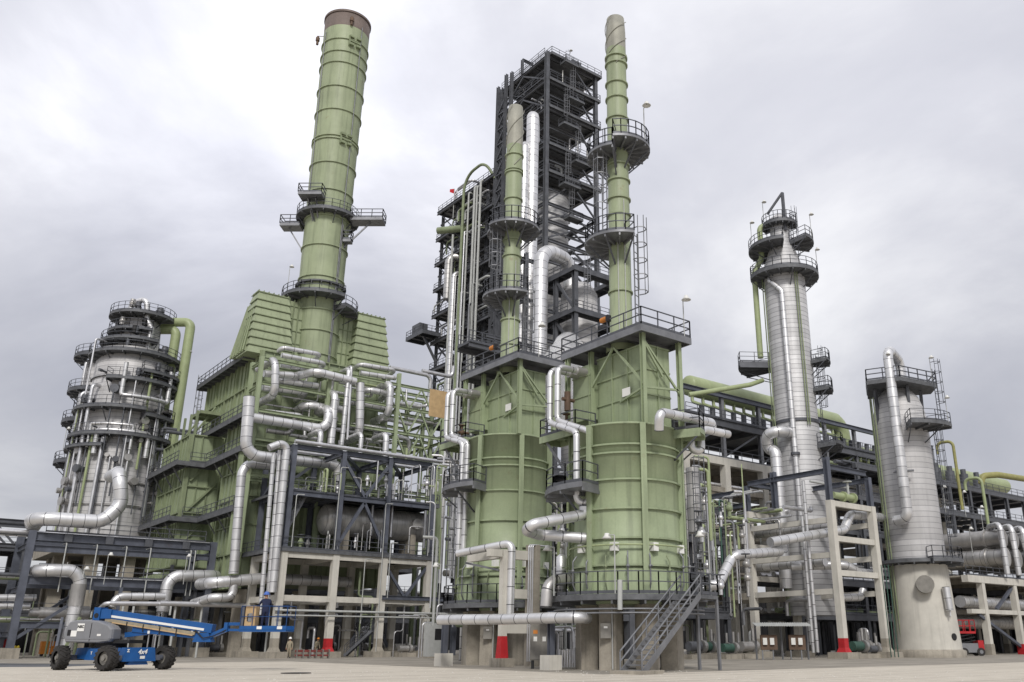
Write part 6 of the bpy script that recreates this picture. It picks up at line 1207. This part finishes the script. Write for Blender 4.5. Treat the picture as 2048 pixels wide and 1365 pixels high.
for k in range(24): a0_, a1_ = -2.4+.2*k, -2.4+.2*k+.1; zz = cp.z; b.hexa([V(*off((cp.x,cp.y),a0_,-.8),zz-.15), V(*off((cp.x,cp.y),a1_,-.8),zz-.10), V(*off((cp.x,cp.y),a1_,1.0),zz+.2), V(*off((cp.x,cp.y),a0_,1.0),zz+.15)], [V(*off((cp.x,cp.y),a0_,-.8),zz-.13), V(*off((cp.x,cp.y),a1_,-.8),zz-.08), V(*off((cp.x,cp.y),a1_,1.0),zz+.22), V(*off((cp.x,cp.y),a0_,1.0),zz+.17)]); b.hexa([V(*off((cp.x,cp.y),a1_,-.8),zz-.10), V(*off((cp.x,cp.y),a1_+.1,-.8),zz-.15), V(*off((cp.x,cp.y),a1_+.1,1.0),zz+.15), V(*off((cp.x,cp.y),a1_,1.0),zz+.2)], [V(*off((cp.x,cp.y),a1_,-.8),zz-.08), V(*off((cp.x,cp.y),a1_+.1,-.8),zz-.13), V(*off((cp.x,cp.y),a1_+.1,1.0),zz+.17), V(*off((cp.x,cp.y),a1_,1.0),zz+.22)])
b.build('roof_sheet', M['ltgrey'], t)
for a in (-2.2, 0, 2.2): p = off((cp.x,cp.y), a, .8); MB().bar((*p,0), (*p,cp.z+.1), .12).build('post', M['galv'], t)
for k, a in enumerate((-1.2, 1.2)):
    p = off((cp.x,cp.y), a, .3); pn = thing('instrument_panel', ('left','right')[k]+' instrument panel under the small corrugated canopy', 'panel', (*p,0)); MB().prism([off((cp.x,cp.y),a+u,v) for u, v in ((-.7,.2),(.7,.2),(.7,.5),(-.7,.5))], .8, 2.0).build('board', M['rust'], pn)
    for u in (-.4, .2): MB().prism([off((cp.x,cp.y),a+u+w,v) for w, v in ((-.15,.02),(.2,.02),(.2,.197),(-.15,.197))], 1.2, 1.75).build('meter', M['lbl'], pn); MB().prism([off((cp.x,cp.y),a+u*1.5+w,v) for w, v in ((-.05,.25),(.05,.25),(.05,.35),(-.05,.35))], 0, .799).build('leg', M['galv'], pn)
# red scissor lift beside the broad column
q = PZ(1945,1308.5,0); q = P(1945,1300,100); q.z = 0; t = thing('scissor_lift', 'small red and grey scissor lift parked right of the broad column skirt', 'scissor lift', q); A_ = Vector(RT).to_3d(); F2 = Vector(FW).to_3d()
def sbox(b, l0, l1, f0, f1, z0, z1): return b.prism([(q+A_*l+F2*f).xy[:] for l, f in ((l0,f0),(l1,f0),(l1,f1),(l0,f1))], z0, z1)
sbox(MB(), -1.3, 1.2, 0, 1.2, .35, 1.3).build('chassis', M['lgrey'], t); sbox(sbox(MB(), -1.4, .6, -.05, 1.25, 2.3, 2.5), .7, 1.3, -.05, 1.25, .5, 1.6).build('platform', M['red'], t)
b = MB(); 
for z in (2.5, 3.1, 3.7):
    for f in (0, 1.2): b.bar(q+A_*-1.4+F2*f+V(0,0,z), q+A_*.6+F2*f+V(0,0,z), .07)
for l in (-1.4, -.7, 0, .6):
    for f in (0, 1.2): b.bar(q+A_*l+F2*f+V(0,0,2.5), q+A_*l+F2*f+V(0,0,3.7), .07)
b.build('guard_rail', M['red'], t); b = MB()
for z in (1.3, 1.65, 2.0): b.bar(q+A_*-1.2+F2*.1+V(0,0,z), q+A_*.5+F2*.1+V(0,0,z+.3), .09).bar(q+A_*-1.2+F2*1.0+V(0,0,z+.3), q+A_*.5+F2*1.0+V(0,0,z), .09)
b.build('scissor_arms', M['black'], t)
for l in (-.9, .9):
    for f in (-.12, 1.2): w = MB().tube(q+A_*l+F2*f+V(0,0,.42), q+A_*l+F2*(f+.2)+V(0,0,.42), .42, 18).build('wheel', M['rubber'], t); MB().tube(q+A_*l+F2*(f-.02)+V(0,0,.42), q+A_*l+F2*(f+.22)+V(0,0,.42), .2, 12).build('rim', M['lgrey'], w)
# small things at left
for k, px in enumerate((24, 30, 36)): q = P(px, 1296, 86); solo('bollard', MB().tube((q.x,q.y,0), (q.x,q.y,1.0), .12, 10).sphere((q.x,q.y,1.0), .12, 8), M['yellow'], 'yellow bollard beside the foot of the left rack', 'bollard', 'three yellow bollards')
q = P(95,1290,96); t = thing('crate', 'orange metal crate standing in the shade left of the lift', 'crate', (q.x,q.y,0)); MB().box(q.x-.6, q.x+.6, q.y-.5, q.y+.5, 0.25, 1.5).build('body', M['orange'], t); MB().box(q.x-.5, q.x-.3, q.y-.4, q.y+.4, 0, .249).box(q.x+.3, q.x+.5, q.y-.4, q.y+.4, 0, .249).build('skids', M['black'], t)
q = P(8,1290,90); solo('fire_cabinet', MB().box(q.x-.5, q.x+.5, q.y-.4, q.y+.4, 0, 2.0).box(q.x-.55, q.x+.55, q.y-.45, q.y+.45, 2.001, 2.1), M['red'], 'red fire cabinet behind the leg of the left rack', 'cabinet')
q = PZ(875,1315,0); q = P(872,1300,86); t = thing('cabinet', 'pale grey equipment cabinet with dark window right of the concrete frame', 'cabinet', (q.x,q.y,0)); MB().box(q.x-.8, q.x+.9, q.y, q.y+1, .15, 3.1).build('body', M['ltgrey'], t); MB().box(q.x-.2, q.x+.5, q.y-.02, q.y-.003, 1.6, 2.6).build('window', M['black'], t); MB().box(q.x-.8, q.x+.9, q.y, q.y+1, 0, .149).build('plinth', M['conc'], t)
for k in range(5): q = PZ(598+13*k, 1317.5, 0); t = thing('barrier', 'low dull red barrier in the row under the concrete frame', 'barrier', q, 'dull red barriers'); MB().box(q.x-.42, q.x+.42, q.y-.06, q.y+.06, .55, .75).box(q.x-.42, q.x+.42, q.y-.06, q.y+.06, .2, .35).build('board', M['dullred'], t); [MB().box(q.x+s*.3-.04, q.x+s*.3+.04, q.y-.2, q.y+.2, 0, .8).build('leg', M['cab'], t) for s in (-1, 1)]
q = P(880,805,64); solo('board', MB().box(q.x-.9, q.x+.9, q.y-.04, q.y+.04, q.z-1.2, q.z+.9), M['ply'], 'plywood sheet tied to the header platform railing of the farther heater', 'board')
q = P(1135,800,52); solo('heater_coil', MB().tube((q.x,q.y,q.z-.7), (q.x,q.y,q.z+.5), .2, 10).tube((q.x-.4,q.y,q.z), (q.x+.5,q.y,q.z), .12, 8), M['rust'], 'rusty brown valve on the header platform of the nearer heater', 'valve')
q = P(905,1070,66); solo('caged_ladder', MB().ladder((q.x,q.y,0), 4.5, 13.5, (-.6,-.8), w=.6), M['galv'], 'caged ladder left of the farther heater', 'ladder')
q = P(1398,1080,62); solo('caged_ladder', MB().ladder((q.x,q.y,0), 4, 13, (-.2,-1), w=.6), M['galv'], 'caged ladder right of the nearer heater', 'ladder'); q = P(1385,960,66); solo('stack_pipe', MB().tube((q.x,q.y,q.z-4), (q.x,q.y,q.z+.9), .5, 12), M['aluo'], 'upright pale vent stub with a red band right of the nearer heater', 'vent'); 
# manhole cover on the gravel
q = PZ(592,1347,.006); solo('drain_cover', MB().ring(q.x, q.y, .05, .7, .006, .03, 20), M['black'], 'flat black drain cover on the pale gravel', 'drain cover')
# ================================================================ steam
def steam(name, lab, blobs, dens):
    t = MB(); 
    for c, r, s in blobs: t.sphere(c, r, 16, s)
    me = t.build(name, M['white'], None, blobs[0][0]); m = bpy.data.materials.new(name+'_vapour'); m.use_nodes = True; nt = m.node_tree; nt.nodes.clear(); N = nt.nodes.new; L = nt.links.new
    o = N('ShaderNodeOutputMaterial'); v = N('ShaderNodeVolumePrincipled'); v.inputs['Color'].default_value = (.97,.97,.98,1); v.inputs['Anisotropy'].default_value = .2
    ge = N('ShaderNodeNewGeometry'); n = N('ShaderNodeTexNoise'); n.inputs['Scale'].default_value = .55; n.inputs['Detail'].default_value = 5; L(ge.outputs['Position'], n.inputs['Vector']); mr = N('ShaderNodeMapRange'); mr.inputs[1].default_value = .40; mr.inputs[2].default_value = .72; mr.inputs[4].default_value = dens; L(n.outputs[0], mr.inputs[0]); L(mr.outputs[0], v.inputs['Density']); L(v.outputs[0], o.inputs['Volume'])
    me.data.materials.clear(); me.data.materials.append(m); tag(me, lab, 'steam'); me['kind'] = 'stuff'
steam('steam', 'white steam drifting up left of the nearer heater roof', [(P(1126,772,64),2.2,1.5),(P(1130,738,64),1.8,1.3),(P(1136,706,64),1.3,1.3)], 2.6)
for k in range(44):
    px = rnd.uniform(600, 880); d = rnd.uniform(86, 94); q = P(px, 1000, d); z0_ = rnd.choice((zD+.35, zI+.35, zI+.35)); h_ = rnd.choice((rnd.uniform(.5, 1.5), rnd.uniform(1, 3.2))); a = rnd.choice((-1,1))*rnd.uniform(.5,2); r = rnd.choice((.03,.04,.06,.08,.13))
    pts = rnd.choice(([(q.x,q.y,z0_), (q.x,q.y,z0_+h_), (q.x+a,q.y,z0_+h_)], [(q.x,q.y,z0_), (q.x,q.y,z0_+h_), (q.x,q.y+a,z0_+h_), (q.x,q.y+a,z0_)], [(q.x,q.y,z0_), (q.x,q.y,z0_+h_+1)]))
    pipe(pts, r, 'thin pipe standing on a deck of the steel storeys', rnd.choice(('alus','alus','ltgrey','aluo','greenl','galv')), group='thin pipes on the steel storeys', bend=.3, n=7, name='thin_pipe')
for k in range(46):
    px = rnd.choice((rnd.uniform(1372,1500), rnd.uniform(1500,1640), rnd.uniform(1090,1150))); d = rnd.uniform(84, 96) if px > 1300 else rnd.uniform(58, 66); q = P(px, rnd.uniform(960,1230), d); L_ = rnd.uniform(3, 10)
    pipe([(q.x,q.y,q.z), (q.x+L_*.7,q.y,q.z), (q.x+L_*.7,q.y,q.z+rnd.uniform(-2,2))] if k % 2 else [(q.x,q.y,q.z), (q.x,q.y+L_*.7,q.z), (q.x,q.y+L_*.7,q.z-1.5)], rnd.uniform(.06,.2), 'small level pipe in the tangle of pipework behind the right frame', rnd.choice(('alus','alu','ltgrey','aluo','greenl','galv')), group='small level pipes in the tangle', bend=.4, n=8, name='level_pipe')
for k in range(26):
    px = rnd.choice((rnd.uniform(590,870), rnd.uniform(1095,1150), rnd.uniform(1390,1500))); d = rnd.uniform(84,90) if px < 900 else rnd.uniform(60,70); q = P(px, 1000, d); z = rnd.choice((zD+.35, zI+.35)) if px < 900 else P(px, rnd.uniform(1000,1220), d).z; s = rnd.uniform(.18,.32)
    t = thing('valve', 'small valve with a handwheel among the pipework', 'valve', (q.x,q.y,z), 'small handwheel valves'); MB().tube((q.x,q.y,z), (q.x,q.y,z+1.0), s*.5, 8).sphere((q.x,q.y,z+.6), s, 8).build('body', M[rnd.choice(('vessel','greend','galv','alus'))], t); MB().tube((q.x,q.y,z+1.0), (q.x,q.y,z+1.35), .04, 6).tube((q.x,q.y,z+1.3), (q.x,q.y,z+1.36), s*1.2, 10).build('handwheel', M['rail'], t)

for k in range(9): riser(912+5.5*k+rnd.uniform(-1.5,1.5), rnd.uniform(390,640), 0, rnd.uniform(.1,.2), 'thin grey riser climbing the face of the dark wing', rnd.choice(('ltgrey','alus','galv')), 'in', 'thin risers on the dark wing', XW+rnd.uniform(0,.9))
for k in range(40):
    z = rnd.choice(zs2)+rnd.uniform(1.2,3.8); y = rnd.uniform(110.5, 122); L_ = rnd.uniform(2.5, 7); x = TX-rnd.uniform(.2,.9); r = rnd.uniform(.08,.24)
    pipe([(x+2,y,z), (x,y,z), (x,y+L_,z), (x,y+L_,z-rnd.uniform(.8,3))], r, 'short pipe turning along the face of the dark wing', rnd.choice(('alus','ltgrey','galv','aluo','greend')), group='short pipes on the dark wing', bend=.5, n=8, name='level_pipe')
for k in range(24):
    z = rnd.choice(fl[1:6])+.5; x = TX+rnd.uniform(.8,9); y = TY+rnd.uniform(.2,10); h_ = rnd.uniform(1.5,3.6); r = rnd.uniform(.07,.22); a = rnd.choice((-1,1))*rnd.uniform(.8,2)
    pipe([(x,y,z), (x,y,z+h_), (x+a,y,z+h_)], r, 'short pipe standing on a floor of the tallest tower', rnd.choice(('alus','ltgrey','galv','aluo')), group='short pipes on the tallest tower', bend=.4, n=7, name='thin_pipe')
gallery(B['t'], *B['c'], zc(872), B['r'], B['r']+1.7, B['fa']+66, B['fa']+112, True, .3, mat_d='green')
_q = off(cB, 3.9, -.4); pipe([V(_q[0],_q[1],zc(885)), V(_q[0],_q[1],zc(902)), V(*off(cB,4.5,-.3),zc(906)), V(*off(cB,4.5,-.3),zc(860)), V(*off(cB,6.5,1.5),zc(858))], .24, 'silver loop pipe under the right side platform of the nearer heater', bend=.5)

for k in range(2): pipe([(xs[0]-.5,CY0-.55-.2*k,4.25-.45*k), (xs[3]+2.6,CY0-.55-.2*k,4.25-.45*k)], .11-.04*k, ('thicker','thinner')[k]+' level pipe strung across the front columns of the concrete frame', 'ltgrey', n=8)
for k, (x, za_, zb_) in enumerate(((xs[0]+.5,zD+.4,zI-.2),(xs[1]-.42,zD+.4,zI+3),(xs[2]-.42,.3,zI-.2),(xs[2]+.45,zM,zD+1.5),(xs[3]-.45,zD+.4,zT),(xs[1]+3.0,zM-2.5,zD-.3))): pipe([(x,CY0-.5,za_), (x,CY0-.5,zb_), (x+.8,CY0-.5,zb_+.02)], .05, 'thin pale conduit clipped to the front of the concrete frame structure', 'ltgrey', group='conduits on the concrete frame', n=6, bend=.2, name='thin_pipe')
for k in range(9):
    z = lz[k % 3]+.3; y = LY+1+.6*k; pipe([(LX-6,y,z+.2), (LX3+1,y,z+.2)], .1+.06*(k % 4), 'pipe lying along the beams of the dark blue left rack', ('aluo','dark','alus','greend')[k % 4], group='pipes on the left rack', n=8, name='rack_pipe')
for k in range(6): x = LX+2+rnd.uniform(0, LX3-LX-3); pipe([(x,LY-.35,lz[1]-1), (x,LY-.35,lz[2]-.5), (x,LY+1.5,lz[2]-.5)], .06, 'thin riser between the two levels of the left rack', 'ltgrey', group='thin risers on the left rack', n=6, bend=.2, name='thin_pipe')
MB().rail([(LX+1,LY-.4,lz[1]+.4),(LX3-1,LY-.4,lz[1]+.4)], 1.1, 1.8).build('railing', M['rail'], lr)
for k in range(4): x = LX+3+3.6*k; MB().box(x-.35, x+.35, LY-.34, LY-.26, lz[2]-.38, lz[2]+.38).build('splice_plate', M['rail'], lr)

# more of the right hand tangle: pipes between the concrete rows
for k in range(40):
    y = rnd.uniform(FY2+.5, FY2+15); z = rnd.choice((zf(1177), zf(1104), zf(1034)))+.05; x = FX-rnd.uniform(.2,.8); L_ = rnd.uniform(2, 7); r = rnd.choice((.06,.08,.1,.15,.2))
    pts = rnd.choice(([(x,y,z+.3), (x,y-L_,z+.3), (x,y-L_,z-1.2)], [(x,y,z-2), (x,y,z+rnd.uniform(.6,2.5)), (x+2,y,z+2.5)], [(x+3,y,z+.5), (x,y,z+.5), (x,y,z-2.2)]))
    pipe(pts, r, 'small pipe hung along the left side of the right hand concrete frame', rnd.choice(('alus','alu','ltgrey','aluo','greenl','galv')), group='small pipes along the right frame', bend=.35, n=8, name='level_pipe')
for z in (zf(1104), zf(1034)): MB().rail([(FX-.35,FY2+.5,z+.02),(FX-.35,FY2+14.6,z+.02)], 1.1, 1.6).build('railing', M['rail'], fr)
for k in range(8): y = FY2+1.2+1.75*k; pipe([(FX-.5,y,.1), (FX-.5,y,rnd.uniform(8,15)), (FX+1.5,y,rnd.uniform(12,15))], .06, 'thin riser standing along the left side of the right frame', rnd.choice(('ltgrey','greenl','alus')), group='thin risers along the right frame', bend=.3, n=6, name='thin_pipe')

# finer secondary steel in the tallest tower and its wing
for k in range(8):
    zm = (fl[k]+fl[k+1])/2
    MB().ibeam((TX,TY+.4,zm), (TX,TY2-.4,zm), .18, .3).build('secondary_beam', M['dark'], tw); MB().ibeam((TX+.4,TY,zm), (TX2-.4,TY,zm), .18, .3).build('secondary_beam', M['dark'], tw)
    for a, c in ((0,.25),(.25,.5),(.5,.75),(.75,1)):
        y0_, y1_ = TY+(TY2-TY)*a, TY+(TY2-TY)*c; lo, hi = (fl[k+1]+.3, zm-.15)
        MB().bar((TX,y0_,lo if a in (0,.5) else hi), (TX,y1_,hi if a in (0,.5) else lo), .12).build('lattice_brace', M['dark'], tw)
    MB().rail([(TX-.3,TY+.3,fl[k]+.5),(TX-.3,TY2-.3,fl[k]+.5)], 1.1, 1.8).build('railing', M['rail'], tw)
for k in range(10):
    for j, y in enumerate((112.5, 117.5, 122.5)):
        z0_, z1_ = zs2[k]+.1, zs2[k+1]-.5
        MB().bar((TX-.45,y,z0_ if (j+k) % 2 else z1_), (TX-.45,y+5,z1_ if (j+k) % 2 else z0_), .15).build('lattice_brace', M['rail'], w2)
    MB().ibeam((TX-.5,TY2+.8,(zs2[k]+zs2[k+1])/2), (TX-.5,T2Y,(zs2[k]+zs2[k+1])/2), .15, .25).build('secondary_beam', M['dark'], w2)
# pipes packed behind the green frame and beside the box heater
for k in range(40):
    px = rnd.uniform(520, 880); py = rnd.uniform(735, 905); q = PY(px, py, YF+2.4+rnd.uniform(0,1.4)); L_ = rnd.uniform(1.5, 6); r = rnd.choice((.08,.1,.14,.2,.26))
    pts = [(q.x,q.y,q.z), (q.x+L_,q.y,q.z), (q.x+L_,q.y+rnd.uniform(-.6,.6),q.z+rnd.choice((-1,1))*rnd.uniform(.8,2.4))]
    pipe(pts, r, 'small silver or green pipe tucked inside the green pipe support frame', rnd.choice(('alus','alu','alu','aluo','greenl')), group='small pipes inside the green frame', bend=r*3, n=8, name='level_pipe')
# nozzles, small platforms and risers on the wide left column
for k in range(30):
    a = fd+rnd.uniform(-80, 70); z = rnd.uniform(zd1(1050), zd1(745)); r0_ = 5.1 if z < zd1(930) else 4.6; p, q = polar(*cd, r0_-.1, a), polar(*cd, r0_+rnd.uniform(.5,1.1), a); s = rnd.uniform(.12,.4)
    b = MB().tube((*p,z), (*q,z), s, 10); b.tube((*q,z), (*polar(*cd, r0_+1.2, a),z), s*1.4, 12); b.build('nozzle', M[rnd.choice(('dark','aluo','vessel'))], D1)
for k in range(12):
    a = fd+rnd.uniform(-85, 75); p0_, p1_ = rnd.uniform(960,1085), rnd.uniform(740,930); q = polar(*cd, 5.75, a); MB().pipe([(*q,zd1(p0_)),(*q,zd1(p1_)),(*polar(*cd,4.4,a),zd1(p1_))], rnd.uniform(.06,.12), .3, 8).build('riser', M[rnd.choice(('alus','greenl','rail','dark'))], D1)
